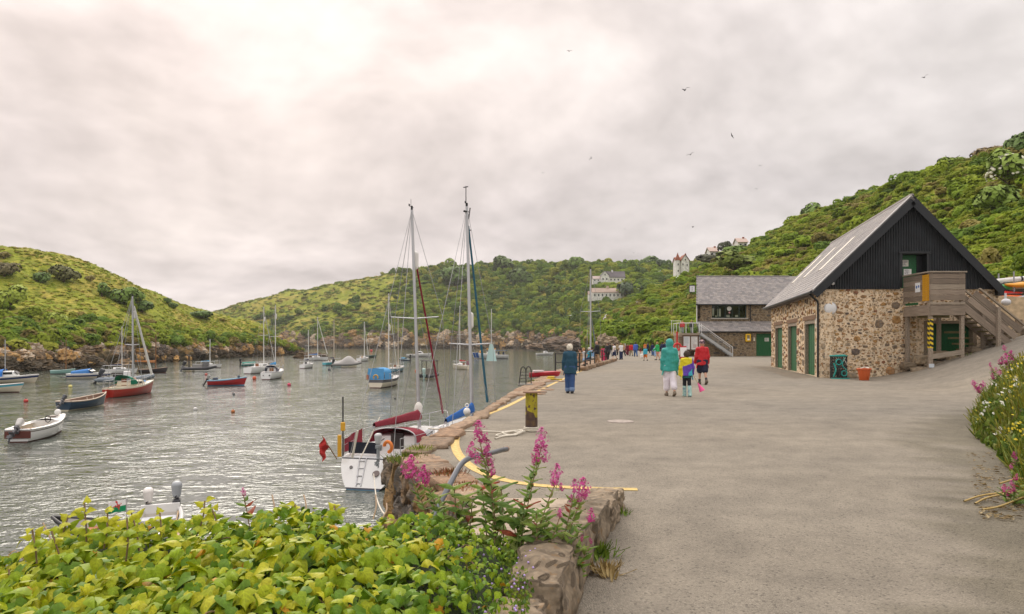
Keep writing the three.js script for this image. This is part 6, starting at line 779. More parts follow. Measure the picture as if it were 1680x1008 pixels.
function yacht(label, px, py, yaw, L, topY, o = {}) {
const p = W(px, py), d = -p.z, t = thing('sailing_yacht', label, 'yacht', p, yaw, YG), H = new Hull({ L, B: L * 0.33, F: L * 0.13, Fb: L * 0.17, D: 0.35, tw: o.tw ?? 0.6, m: 0.44, rake: L * 0.06, tr: o.tr ?? 0.2, e: 0.42 }), X = (u) => (u - 0.5) * L;
H.build(t, [['keel', 0.08, o.keel ?? antifoul], ['hull', o.band ? -o.band[0] : -0.06, o.hull ?? gelWhite], ['sheer_band', 'sheer', o.band?.[1] ?? std([0.2, 0.2, 0.22], 0.5)]]); part('deck', H.deck(-0.02, [0.05, 0.34, 0.55, 0.3]), o.deck ?? gelWhite, t);
const c = part('cabin', taperBox(L * 0.36, L * 0.06, L * 0.19, 0.5, 0.84, 0.6).translate(X(0.36) + L * 0.18, H.F + L * 0.035, 0), o.cabin ?? gelWhite, t); for (const s of [1, -1]) part('window', new GB().rbox(X(0.52), H.F + L * 0.038, s * L * 0.082, L * 0.14, L * 0.022, 0.05, 0.02, euler(s * 0.15, s * 0.1, 0)).done(), darkGlass, c);
part('companionway', new GB().rbox(X(0.355), H.F + L * 0.04, 0, 0.07, L * 0.07, L * 0.075, 0.02).done(), o.wash ?? std([0.22, 0.09, 0.04], 0.5), c); if (o.hood) part('sprayhood', surf(8, 12, (u, v) => { const a = Math.PI * v; return V3(mix(X(0.31), X(0.45), u), H.F + 0.05 + L * mix(0.115, 0.06, u * u) * Math.pow(Math.sin(a), 0.5), Math.cos(a) * L * 0.11); }), o.hood, t);
const rails = new GB(); for (const s of [1, -1]) { for (const u of [0.02, 0.25, 0.5, 0.75, 0.93]) { const q = H.sheer(u, s, 0, 0.06); rails.bar(q, q.clone().add(V3(0, 0.6, 0)), 0.02, 0.02, 5); } rails.tube([0.02, 0.25, 0.5, 0.75, 0.93].map((u) => H.sheer(u, s, 0.6, 0.06)), 0.016, 20, 5); } rails.bar(H.sheer(0.02, 1, 0.6, 0.06), H.sheer(0.02, -1, 0.6, 0.06), 0.02); part('guard_rails', rails.done(), alloy, t);
const k = d / F; rig(t, H, { u: o.u ?? 0.6, base: H.F + L * 0.05, top: EYE + (HORIZON - topY) * k - WATER, r: clamp(k * 0.75, 0.07, 0.16), lean: 0, spread: o.spread ?? [0.5], spreadW: 0.36, wire: k * 0.1, boom: o.cover ? [L * 0.36, H.F + L * 0.13] : null, cover: o.cover, coverK: L / 7, furl: o.furl, furlR: k * 0.42, fore: 0.95, wood: o.mast, reflector: o.refl, twinBack: o.twin, masthead: d < 200 }); o.extra?.(t, H, X); return t;
}
const bl = cloth([0.03, 0.16, 0.45]), nv = cloth([0.02, 0.025, 0.07]), wm = std([0.74, 0.72, 0.68], 0.45), wf = cloth([0.76, 0.74, 0.7]);
yacht('white yacht with navy sail cover behind the red yacht', 194, 613, 0.25, 4.9, 536, { cover: nv, mast: wm });
{ const p = W(250, 612), t = thing('lugger', 'dark low sailing boat with orange furled sail on a wooden mast near the shore', 'boat', p, 0.15), H = new Hull({ L: 4.0, B: 1.5, F: 0.55, Fb: 0.9, D: 0.2, tw: 0.55 }); H.build(t, [['keel', 0.08, antifoul], ['hull', 'sheer', paint([0.05, 0.04, 0.045], 0.4)]]); part('inside', H.inside(0.15), std([0.25, 0.14, 0.09], 0.7), t); part('gunwale', H.rim(0.05), std([0.3, 0.2, 0.14], 0.6), t); part('foredeck', surf(8, 6, (u, v) => { const q = H.sheer(mix(0.62, 0.99, u), 1); return V3(q.x, q.y, q.z * (v * 2 - 1)); }, [1, 1], true), std([0.3, 0.12, 0.08], 0.6), t); rig(t, H, { u: 0.62, base: 0.3, top: 6.2, r: 0.08, wood: varnish, spread: [], back: false, wire: 0.012, masthead: false, boom: [3.2, 1.65, 0.15], cover: cloth([0.42, 0.17, 0.05]), coverK: 1.1 }); }
yacht('white yacht with light blue boom cover half hidden behind the black inflatable', 340, 604, 0.3, 4.6, 557, { cover: cloth([0.1, 0.35, 0.6]), mast: wm });
yacht('white yacht with tall mast left of the stern-on yacht near the headland tip', 428, 612, 1.35, 7.6, 503, { mast: wm, furl: cloth([0.6, 0.59, 0.56]), refl: 0.78 });
yacht('stern-on white yacht with wooden companionway and bright blue sail cover', 449, 621, 1.62, 7.2, 500, { mast: wm, cover: cloth([0.06, 0.3, 0.62]), hood: nv, wash: varnish, twin: true, refl: 0.82, extra: (t, H, X) => { part('fender', new GB().ball(V3(X(0) - 0.1, 0.2, -1.4), 0.25, 1.2).done(), std([0.65, 0.12, 0.05], 0.5), t); part('port', new GB().ball(V3(X(0.0), 0.55, 0.5), 0.1).ball(V3(X(0.0), 0.55, -0.3), 0.07).done(), blackRub, t); } });
yacht('small stern-on white yacht with slim mast and blue rolled cover', 504, 604, 1.5, 5.6, 541, { mast: wm, cover: nv, wash: blackRub });
yacht('white yacht with furled white jib lying by the low rock', 517, 592, 0.3, 6.2, 520, { mast: wm, cover: bl, furl: wf });
yacht('turquoise hulled yacht with cream cabin and navy boom in mid harbour', 545, 599, 1.1, 5.4, 524, { hull: paint([0.08, 0.38, 0.45]), cover: nv, mast: std([0.6, 0.5, 0.4], 0.5), band: [0.12, gelWhite] });
yacht('white yacht seen stern-on right of the covered grey dinghy', 596, 593, 1.4, 6.6, 528, { mast: wm, furl: wf, wash: std([0.4, 0.25, 0.14], 0.6) });
{ const p = W(608, 587), t = thing('dark_dayboat', 'small dark green sailing boat far across near the red buoy', 'boat', p, 0.2), H = new Hull({ L: 3.4, B: 1.5, F: 0.7, Fb: 1.0, D: 0.2, tw: 0.6 }); H.build(t, [['keel', 0.1, antifoul], ['hull', 'sheer', paint([0.06, 0.12, 0.1])]]); part('deck', H.deck(), std([0.4, 0.4, 0.36], 0.7), t); rig(t, H, { u: 0.4, base: 0.6, top: 8.6, r: 0.11, spread: [], wood: std([0.4, 0.3, 0.22], 0.6), wire: 0.02, masthead: false }); }
yacht('yacht with white furled jib and bright blue canopy in the middle water', 634, 634, 1.38, 6.6, 481, { mast: wm, hull: gelCream, band: [0.3, std([0.1, 0.1, 0.11], 0.5)], furl: wf, refl: 0.58, tw: 0.75, extra: (t, H, X) => { part('canopy', surf(10, 14, (u, v) => { const a = Math.PI * v; return V3(mix(X(0.04), X(0.34), u), H.F + 1.25 * Math.pow(Math.sin(a), 0.35), Math.cos(a) * 0.98); }).translate(0, 0.02, 0), cloth([0.09, 0.34, 0.66]), t); part('back_curtain', surf(8, 3, (u, v) => V3(X(0.04), H.F + 0.02 + v * 1.2, mix(-0.9, 0.9, u))), cloth([0.1, 0.36, 0.7]), t); part('lifebuoy', new THREE.TorusGeometry(0.24, 0.08, 8, 20, 4.4).rotateY(Math.PI / 2).rotateX(-0.7).translate(X(0) - 0.05, 1.15, 0.1), std([0.6, 0.36, 0.08], 0.6), t); part('stern_buoy', new GB().bar(V3(X(0.02), 0.9, -0.9), V3(X(0.02), 1.4, -0.9), 0.13).done(), std([0.5, 0.2, 0.12], 0.6), t); } });
yacht('blue hulled yacht just behind the blue canopy yacht', 651, 610, 1.35, 5.6, 521, { mast: std([0.62, 0.52, 0.45], 0.5), hull: paint([0.03, 0.2, 0.3]), band: [0.2, gelWhite], cabin: gelCream });
cruiser('small_blue_boat', 'small dark blue boat with light blue canopy between the far masts', W(664, 592), 2.6, { L: 3.4, bands: [['keel', 0.1, antifoul], ['hull', 'sheer', paint([0.04, 0.16, 0.24])]], canopy: cloth([0.06, 0.26, 0.42]), canopyAt: [0.4, 0.8, 0.7, 1.0], extra: (t, H, X) => outboard(t, V3(X(0), 0.8, 0), 1.5, 0, blackRub, blackRub) });
cruiser('far_white_launch', 'low white launch far out behind the first tall mast', W(686, 586), 0.1, { L: 8, bands: [['keel', 0.1, antifoul], ['hull', 'sheer', gelWhite]], cabin: true, mast: [0.6, 3, 0.06] });
yacht('cream yacht with rolled red sail cover seen between the tall masts', 757, 606, 2.2, 5.6, 502, { mast: wm, hull: gelCream, band: [0.22, gelCream], cover: cloth([0.42, 0.03, 0.03]), keel: std([0.55, 0.45, 0.3], 0.6), extra: (t, H, X) => part('bow_gear', new GB().rbox(X(0.05), 1.2, 0, 0.5, 0.7, 0.7, 0.1).done(), std([0.3, 0.08, 0.12], 0.7), t) });
yacht('white yacht with slim white mast beyond the blue furled sail', 808, 585, 2.2, 7, 507, { mast: wm, cover: nv });
{ // the lifeboat-like white workboat
const p = W(806, 589), t = thing('workboat', 'white motor boat with orange wheelhouse gear and blue bow beyond the quay', 'boat', p, Math.PI - 0.12), H = new Hull({ L: 10.4, B: 3.4, F: 1.2, Fb: 2.0, D: 0.3, tw: 0.85, rake: 0.8 }), X = (u) => (u - 0.5) * H.L; H.build(t, [['keel', 0.1, std([0.1, 0.09, 0.09], 0.5)], ['hull', 'sheer', gelWhite]]); part('deck', H.deck(-0.02, [0.05, 0.4, 0.8, 0.4]), std([0.7, 0.66, 0.6], 0.6), t); part('bow_flash', new GB().add(surf(8, 5, (u, v) => H.at(mix(0.84, 0.99, u), mix(0.3, H.h(0.9), v), 1).add(V3(0, 0, 0.02)))).add(surf(8, 5, (u, v) => H.at(mix(0.84, 0.99, u), mix(0.3, H.h(0.9), v), -1).add(V3(0, 0, -0.02)))).done(), paint([0.02, 0.1, 0.35]), t);
const c = part('wheelhouse', taperBox(3.0, 1.5, 2.4, 0.3, 0.85, 0.9).translate(X(0.5), 2.1, 0), gelWhite, t); for (const s of [1, -1]) part('window', new GB().rbox(X(0.52), 2.35, s * 1.06, 1.7, 0.5, 0.06, 0.04).done(), darkGlass, c); part('roof', new GB().rbox(X(0.5), 2.95, 0, 2.6, 0.3, 2.2, 0.1).rbox(X(0.52), 3.6, 0, 0.9, 1.2, 0.8, 0.15).done(), std([0.8, 0.38, 0.04], 0.5), t); part('awning', new GB().rbox(X(0.2), 2.55, 0, 3.6, 0.1, 2.4, 0.04).done(), paint([0.03, 0.14, 0.3]), t); part('liferaft', new GB().ball(V3(X(0.8), 2.1, 0), 0.55, 0.8).done(), std([0.75, 0.34, 0.05], 0.6), t); const g = new GB(); g.bar(V3(X(0.52), 4.0, 0), V3(X(0.52), 5.2, 0), 0.07); for (const s of [1, -1]) g.bar(V3(X(0.1), 1.2, s), V3(X(0.1), 2.5, s), 0.06).bar(V3(X(0.3), 1.2, s), V3(X(0.3), 2.5, s), 0.06); part('posts', g.done(), alloy, t); part('crew_gear', new GB().rbox(X(0.15), 1.7, 0.5, 0.5, 0.9, 0.5, 0.15).rbox(X(0.28), 1.7, -0.4, 0.45, 0.9, 0.5, 0.15).done(), std([0.08, 0.1, 0.16], 0.8), t);
}
cruiser('green_tender', 'green covered small boat against the shore left of the tall white yacht', W(411, 601), 0.3, { L: 3.6, bands: [['keel', 0.1, antifoul], ['hull', 'sheer', paint([0.04, 0.22, 0.2])]], canopy: cloth([0.05, 0.26, 0.2]), canopyAt: [0.05, 0.75, 0.7, 0.9], extra: (t, H, X) => outboard(t, V3(X(0), 0.8, 0), 1.3, 0, blackRub, blackRub) });
cruiser('far_white_boat', 'distant white boat beyond the quay railing', W(893, 583), 0.15, { L: 6.5, bands: [['keel', 0.1, antifoul], ['hull', 'sheer', gelWhite]], cabin: true });
{ const o = part('rock_islet', crag(7.7, 5.2, 1.6, 2.6), std([0.16, 0.11, 0.06], 0.9, { map: rockMap, bumpMap: rockBump, bumpScale: 0.1 })); o.position.copy(W(509, 588)).setY(WATER + 0.3); tag(o, 'low brown rock awash among the yachts off the headland', 'rock'); }
// --- white tenders with two raised outboards in the bottom left water
{
const p = V3(-9.2, WATER, -17.6), t = thing('white_tender', 'white tender with pale outboard raised, seen over the ivy', 'boat', at(256, 914, 16.2).setY(WATER), -1.16), H = new Hull({ L: 3.0, B: 1.05, F: 0.5, Fb: 0.6, D: 0.12, tw: 0.85, m: 0.4, e: 0.35 }), X = (u) => (u - 0.5) * H.L;
H.build(t, [['keel', 0.05, gelWhite], ['hull', 'sheer', gelWhite]]); part('inside', H.inside(0.12, 0.09), std([0.66, 0.63, 0.58], 0.6), t); part('gunwale', H.rim(0.06), gelWhite, t); part('thwart', H.thwart(0.2, 0.42, 0.36), std([0.6, 0.62, 0.66], 0.4), t); part('thwart', H.thwart(0.6, 0.42, 0.3), gelWhite, t); part('transom_board', new GB().rbox(X(0.02), 0.55, 0, 0.07, 0.24, 0.9, 0.02).done(), gelWhite, t); outboard(t, V3(X(0) - 0.02, 0.6, -0.36), 0.95, 0, std([0.36, 0.38, 0.4], 0.35), std([0.05, 0.05, 0.055], 0.4)); const oars = new GB(); for (const z of [0.42, 0.5]) oars.bar(V3(X(0.1), 0.5, -z), V3(X(0.72), 0.44, -z), 0.022).rbox(X(0.8), 0.43, -z, 0.4, 0.02, 0.1, 0.01); part('oars', oars.done(), std([0.55, 0.38, 0.2], 0.6, { map: woodMap }), t); outboard(t, V3(X(0) - 0.02, 0.52, 0.3), 0.9, 0, std([0.8, 0.76, 0.72], 0.3), blackRub);
const q = thing('long_tender', 'white and black tender mostly hidden behind the ivy sprigs', 'boat', at(166, 938, 15.8).setY(WATER), Math.PI - 0.2), K = new Hull({ L: 2.1, B: 1.1, F: 0.48, Fb: 0.7, D: 0.12, tw: 0.7, e: 0.4 }); K.build(q, [['keel', 0.06, antifoul], ['hull', -0.1, gelWhite], ['rubbing_strake', 'sheer', blackRub]]); part('inside', K.inside(0.12, 0.06), std([0.5, 0.48, 0.45], 0.6), q); part('gunwale', K.rim(0.04), blackRub, q); part('thwart', K.thwart(0.4, 0.4), teak, q); part('thwart', K.thwart(0.7, 0.42), std([0.5, 0.2, 0.1], 0.6), q);
const fm = texture(128, (u, v) => { const x = (u - 0.5) * 2, y = (v - 0.52) * 2; const body = Math.hypot(x * 1.1, y * 1.8) < 0.5 || Math.hypot(x - 0.45, y - 0.35) < 0.17 || Math.hypot(x + 0.5, y + 0.1) < 0.16 || (Math.abs(x + y * 0.4) < 0.12 && y > -0.7 && y < 0.7) || (Math.abs(x - 0.35 - y * 0.3) < 0.1 && y < 0.1 && y > -0.62) || (Math.abs(y - 0.55 + x * 0.8) < 0.13 && x < 0 && x > -0.4); return body && wn(u, v, 9, 3) > -0.25 ? [0.55, 0.03, 0.03] : v > 0.5 ? [0.85, 0.85, 0.83] : [0.0, 0.26, 0.1]; }, true);
const f = thing('flag', 'small white and green flag with a red dragon on a short staff', 'flag', at(206, 834, 16.4)); part('staff', new GB().bar(V3(0.02, -1.9, 0), V3(0.02, 0.24, 0), 0.014).done(), alloy, f); part('cloth', surf(12, 8, (u, v) => V3(-u * 0.4, v * 0.28 - u * 0.08 - 0.06, 0.05 * Math.sin(u * 7)), [1, 1], true), std([1, 1, 1], 0.8, { map: rep(fm, -1, 1), side: THREE.DoubleSide }), f);
}
// --- mooring buoys
const BG = 'mooring buoys';
for (const [label, x, y, r, c] of [['red mooring buoy on the left water above the blue rowing boat', 42, 660, 0.17, [0.5, 0.05, 0.04]], ['orange brown buoy on open water left of the quay yacht', 382, 677, 0.13, [0.5, 0.16, 0.04]], ['white buoy on open water left of the orange brown one', 320, 673, 0.14, [0.75, 0.73, 0.7]], ['pink red buoy below the stern-on yacht', 474, 633, 0.2, [0.65, 0.06, 0.13]], ['bright red buoy far across beside the small dark boat', 609, 577, 0.75, [0.6, 0.05, 0.05]], ['small dark buoy right of the small red boat', 383, 648, 0.12, [0.12, 0.12, 0.13]], ['small red buoy below the black inflatable', 338, 616, 0.2, [0.5, 0.1, 0.08]], ['tiny dark buoy in the centre of the harbour', 540, 608, 0.25, [0.1, 0.1, 0.12]], ['dark marker buoy on the water between the tall masts', 648, 655, 0.1, [0.1, 0.1, 0.1]], ['faint yellow buoy behind the rowing boat', 115, 636, 0.2, [0.7, 0.62, 0.2]]]) { const o = thing('mooring_buoy', label, 'buoy', W(x, y), 0, BG); part('float', new THREE.SphereGeometry(r, 14, 10).translate(0, r * 0.5, 0), std(c, 0.45), o); part('eye', new THREE.TorusGeometry(r * 0.3, r * 0.09, 6, 10).translate(0, r * 1.6, 0), blackRub, o); }
{
const t = thing('quay_wall', 'rough stone quay wall with irregular slab coping along the water', 'quay wall'), r = rngOf(77);
const pts = EDGE.filter((e) => e[1] < -4 && e[1] > -151).map(([x, z]) => V3(x, 0, z)), core = new GB();
for (let i = 1; i < pts.length; i++) { const a = pts[i - 1], b = pts[i], n = V3(b.z - a.z, 0, a.x - b.x).normalize().multiplyScalar(-1); if (n.x < 0) n.negate(); const ai = a.clone().addScaledVector(n, 0.02), bi = b.clone().addScaledVector(n, 0.02); core.add(surf(12, 6, (u, v) => ai.clone().lerp(bi, u).add(V3(0.12 * fbm(u * 5, v * 4, i, 3), mix(-6, -0.02, v), 0)), [a.distanceTo(b) / 2, 2.5])); }
part('core', core.done(), quayRock[1], t);
// the corner that faces the camera: upright slabs and blocks of brown slate
const A = V3(-0.42, 0, -6.7), B = V3(-1.63, 0, -9.6), dir = B.clone().sub(A), len = dir.length(), ry = Math.atan2(-dir.z, dir.x), nrm = V3(dir.z, 0, -dir.x).normalize(); if (nrm.x > 0) nrm.negate();
let y = -0.08, row = 0; while (y > -3.6) { const h = mix(0.28, 0.5, r()); let s = -0.1; while (s < len + 0.05) { const w = mix(0.35, 0.85, r()); const c = A.clone().addScaledVector(dir.clone().normalize(), s + w / 2).addScaledVector(nrm, -0.16 + 0.08 * r()); const o = part('stone', boulder(300 + row * 7 + (s * 10 | 0), w * 0.53, h * 0.54, 0.24), quayRock[r() * 4 | 0], t); o.position.set(c.x, y - h / 2, c.z); o.rotation.set((r() - 0.5) * 0.1, ry, (r() - 0.5) * 0.1); s += w; } y -= h; row++; }
for (const [x, z, yy, a, b, c, tw] of [[-1.52, -9.62, -0.46, 0.2, 0.42, 0.3, 0.3], [-1.5, -9.35, -1.3, 0.26, 0.5, 0.4, 0.2], [-1.66, -9.75, -2.3, 0.3, 0.6, 0.4, 0.5]]) { const o = part('stone', boulder(411 + z * 10 | 0, a, b, c), quayRock[2], t); o.position.set(x, yy, z); o.rotation.y = tw; }
// coping: flat irregular slabs
const place = (x, z, a, c, th, ro, m, lift = 0) => { const o = part('coping_stone', boulder((x * 37 + z * 91) | 0, a, th, c, 0.9), m, t); o.position.set(x, -th + 0.045 + lift, z); o.rotation.y = ro; };
let z = -9.7; while (z > -36) { const L = mix(0.4, 1.15, r()) * (z < -22 ? 1.4 : 1), x = edgeX(z - L / 2), w = z > -12 ? mix(0.17, 0.28, r()) : z > -20 ? mix(0.1, 0.17, r()) : mix(0.22, 0.38, r()); place(x + w * 0.78, z - L / 2, w, L * 0.52, mix(0.05, 0.08, r()), (r() - 0.5) * 0.3 - 0.12, slab[r() * 5 | 0], r() * 0.02); if (z < -21 && r() < 0.5) place(x + w * 1.7 + 0.12, z - L / 2 + (r() - 0.5) * 0.3, w * 0.6, L * 0.4, 0.06, r() * 2, slab[r() * 5 | 0], -0.015); z -= L; }
while (z > -70) { const L = mix(1.2, 2.2, r()), x = edgeX(z - L / 2); place(x + 0.3, z - L / 2, 0.5, L * 0.5, 0.1, -0.1, slab[r() * 5 | 0]); z -= L; }
for (const [x, z, a, c] of [[-1.2, -9.2, 0.26, 0.3], [-0.93, -8.55, 0.24, 0.34], [-0.68, -7.9, 0.24, 0.3], [-0.42, -7.25, 0.22, 0.34]]) place(x, z, a, c, 0.08, 0.4, slab[r() * 5 | 0]);
}
{
const t = thing('foreground_wall', 'low rough stone wall beside the road at the bottom of the picture', 'wall'), r = rngOf(90);
const S = [[0.17, 0.12, -3.95, 0.17, 0.25, 0.38, -0.2], [-0.02, 0.06, -3.2, 0.2, 0.26, 0.36, 0.1], [-0.1, 0.0, -4.45, 0.18, 0.18, 0.28, 0.4], [0.35, 0.15, -4.68, 0.17, 0.23, 0.44, -0.24], [0.57, 0.1, -5.46, 0.17, 0.2, 0.4, -0.26], [0.76, 0.06, -6.12, 0.17, 0.18, 0.32, -0.22], [0.9, 0.03, -6.58, 0.16, 0.15, 0.2, -0.2], [-0.1, 0.0, -2.5, 0.22, 0.26, 0.4, 0.1]];
S.forEach(([x, y, z, a, b, c, ro], i) => { const o = part('stone', boulder(500 + i * 3, a, b * 0.92, c, 0.5, 22), lichen[[1, 0, 3, 1, 3, 0, 2, 1][i]], t); o.position.set(x, y, z); o.rotation.y = ro; });
for (let i = 0; i < 9; i++) { const k = i / 9, o = part('stone', boulder(540 + i, 0.1 + r() * 0.06, 0.06, 0.1 + r() * 0.06), lichen[i % 4], t); o.position.set(mix(0.0, 0.75, k), 0.05, mix(-4.9, -6.3, k)); o.rotation.y = r() * 6; }
tag(part('planter_base', polyPrism([[-7, -1.2], [0.02, -1.2], [0.05, -4.35], [-7, -4.35]], -5, 0.12), quayRock[1]), 'stone faced planter under the ivy', null, null, 'structure');
tag(part('concrete_slab', polyPrism([[-0.42, -6.95], [1.12, -6.95], [1.02, -6.4], [0.55, -5.0], [0.05, -4.7], [-0.36, -5.4]], -0.2, 0.02), std([0.5, 0.4, 0.3], 0.9, { map: rep(mottle, 0.8), bumpMap: grainBump, bumpScale: 0.01 })), 'pale concrete slab behind the foreground wall', null, null, 'structure');
const d = tag(part('drain_cover', new THREE.CylinderGeometry(0.27, 0.27, 0.012, 28).translate(0, 0.004, 0), std([0.44, 0.37, 0.32], 0.8, { map: mottle })), 'small pale round cover set in the tarmac', 'drain cover'); d.position.copy(onLevel(1018, 692));
}
{
const p = onLevel(872, 708), k = 12.4 / F, t = thing('bollard', 'rusty brown and yellow iron mooring post with a flat cap', 'bollard', p);
const m = texture(256, (u, v) => { const n = wfbm(u, v, 5, 5, 71), q = wfbm(u, v, 9, 4, 72); const rust = [0.1 + 0.1 * n, 0.06 + 0.06 * n, 0.035]; return v > 0.56 + 0.35 * wn(u, v, 4, 5) - 0.05 && q > -0.2 ? [0.38 + 0.2 * n, 0.32 + 0.18 * n, 0.02] : rust; }, true);
part('post', new THREE.CylinderGeometry(0.108, 0.112, 0.7, 28, 6).translate(0, 0.35, 0), std([1, 1, 1], 0.8, { map: m, bumpMap: rep(grainBump, 2), bumpScale: 0.006 }), t);
part('cap', new GB().add(new THREE.CylinderGeometry(0.155, 0.16, 0.022, 28).translate(0, 0.711, 0)).rbox(0.19, 0.712, -0.02, 0.16, 0.018, 0.12, 0.005, euler(0, 0.2, 0)).done(), std([0.3, 0.17, 0.1], 0.75, { map: mottle }), t);
const rp = thing('bollard_rope', 'pale mooring rope tied round the bollard and running to the quay edge', 'rope'); const g = new GB(), q = (x, y, dy = 0.02) => onLevel(x, y).add(V3(0, dy, 0));
for (let i = 0; i < 3; i++) g.add(new THREE.TorusGeometry(0.128, 0.014, 6, 28).rotateX(Math.PI / 2).translate(p.x, 0.02 + i * 0.026, p.z));
g.tube([q(702, 709, 0.06), q(745, 708), q(800, 710), q(840, 711), q(862, 711, 0.03)], 0.013, 40, 6).tube([q(855, 712, 0.04), q(838, 716), q(824, 712), q(840, 709), q(858, 712, 0.05), q(846, 716)], 0.013, 40, 6).tube([q(846, 716), q(826, 718), q(812, 722)], 0.013, 20, 6).tube([q(862, 709, 0.05), q(820, 714), q(815, 717), q(850, 715)], 0.013, 30, 6); part('rope', g.done(), rope, rp);
}
{ const t = thing('pipe_handrail', 'bent grey steel pipe handrail rising from the quay steps', 'handrail'), P = (x, y, d) => at(x, y, d); part('pipe', new GB().tube([P(700, 872, 5.3), P(714, 842, 5.4), P(738, 795, 5.6), P(755, 764, 5.8), P(770, 752, 6.0), P(800, 745, 6.4), P(831, 737, 6.9)], 0.024, 50, 10).done(), std([0.2, 0.21, 0.23], 0.5, { metalness: 0.5, map: mottle }), t); part('end_cap', new GB().bar(P(827, 738, 6.85), P(832, 736.7, 6.93), 0.027).done(), std([0.3, 0.18, 0.12], 0.8), t); }
{ const o = onLevel(862, 634), t = thing('quay_ladder', 'pair of hooped black ladder rails at the quay edge', 'ladder', o), k = -o.z / F; const hoop = (x0, x1, lean) => Array.from({ length: 17 }, (_, i) => { const a = i / 16, u = a < 0.3 ? a / 0.3 : a > 0.7 ? (1 - a) / 0.3 : 1, c = clamp((a - 0.3) / 0.4); return V3(mix(x0, x1, a < 0.3 ? 0.02 : a > 0.7 ? 0.98 : 0.5 - 0.48 * Math.cos(c * Math.PI)) * k + lean * (a < 0.5 ? 1 - u : 0) * k, (u * 23 + (a >= 0.3 && a <= 0.7 ? 9 * Math.sin(c * Math.PI) : 0)) * k, 0); });
for (const [a, b, l, z] of [[-8, 1, -3, 0], [1, 10, 0, -0.25]]) part('hoop', new GB().tube(hoop(a, b, l).map((q) => q.add(V3(0, 0, z))), 0.022, 50, 6).done(), std([0.05, 0.045, 0.04], 0.6), t); const g = new GB(); for (let i = 0; i < 5; i++) g.bar(V3(-9 * k, (3 + i * 5) * k, 0), V3(10 * k, (3 + i * 5) * k, -0.25), 0.012); part('rungs', g.done(), std([0.05, 0.045, 0.04], 0.6), t); part('base_plate', new GB().rbox(0, 0.05, -0.1, 0.55, 0.06, 0.4, 0.01).done(), std([0.26, 0.25, 0.22], 0.8), t); }
{ const t = thing('quay_railing', 'dark iron railing posts and rails along the quay edge by the crowd', 'railing'), P = [[2.33, -36.6], [3.75, -37.9], [4.35, -40.5], [5.0, -43.6], [5.65, -46.6], [6.35, -50], [7.05, -53.3], [7.8, -57]]; for (const [x, z] of P) part('post', new GB().bar(V3(x, 0, z), V3(x, 1.05, z), 0.045).done(), std([0.035, 0.033, 0.03], 0.6), t); const g = new GB(); for (let i = 1; i < P.length; i++) for (const y of [1.03, 0.56]) g.bar(V3(P[i - 1][0], y, P[i - 1][1]), V3(P[i][0], y, P[i][1]), 0.028); part('rails', g.done(), std([0.06, 0.055, 0.05], 0.6), t);
const w = thing('harbour_seat_wall', 'low stone seat wall inside the quay railing', 'wall'); for (let i = 0; i < 11; i++) { const k = i / 11, o = part('stone', boulder(620 + i, 0.5, 0.13, 0.2), slab[i % 5], w); o.position.set(mix(3.9, 9.2, k) + 0.25, 0.1, mix(-39.5, -62, k)); o.rotation.y = 1.3; } }
{ // red boat hauled onto the quay edge, a yellow coil, weed and small plants
const o = onLevel(893, 619).add(V3(0, 0.05, 0)), t = thing('red_kayak', 'bright red kayak lying on the quay edge beyond the ladder', 'kayak', o, 0.35); const H = new Hull({ L: 1.5, B: 0.42, F: 0.14, Fb: 0.2, D: 0.06, tw: 0.2, m: 0.5, rake: 0.1 }); part('hull', H.strip((u) => H.k(u), (u) => H.h(u)), paint([0.5, 0.02, 0.04]), t); part('deck', H.deck(0.02), paint([0.5, 0.02, 0.04]), t); part('seat', new GB().rbox(-0.3, 0.22, 0, 0.5, 0.12, 0.3, 0.05).done(), std([0.6, 0.5, 0.5], 0.6), t);
const c = thing('rope_coil', 'yellow coil of rope on the quay slabs near the man in blue', 'rope coil', onLevel(903, 624)); part('coil', new GB().add(new THREE.TorusGeometry(0.15, 0.05, 8, 20).rotateX(Math.PI / 2).translate(0, 0.05, 0)).add(new THREE.TorusGeometry(0.11, 0.05, 8, 20).rotateX(Math.PI / 2).translate(0.02, 0.12, 0)).done(), std([0.55, 0.38, 0.04], 0.8), c); part('end', new GB().tube([V3(0.15, 0.05, 0), V3(0.35, 0.03, 0.05), V3(0.5, 0.03, -0.05)], 0.03, 12, 6).done(), std([0.55, 0.38, 0.04], 0.8), c);
}
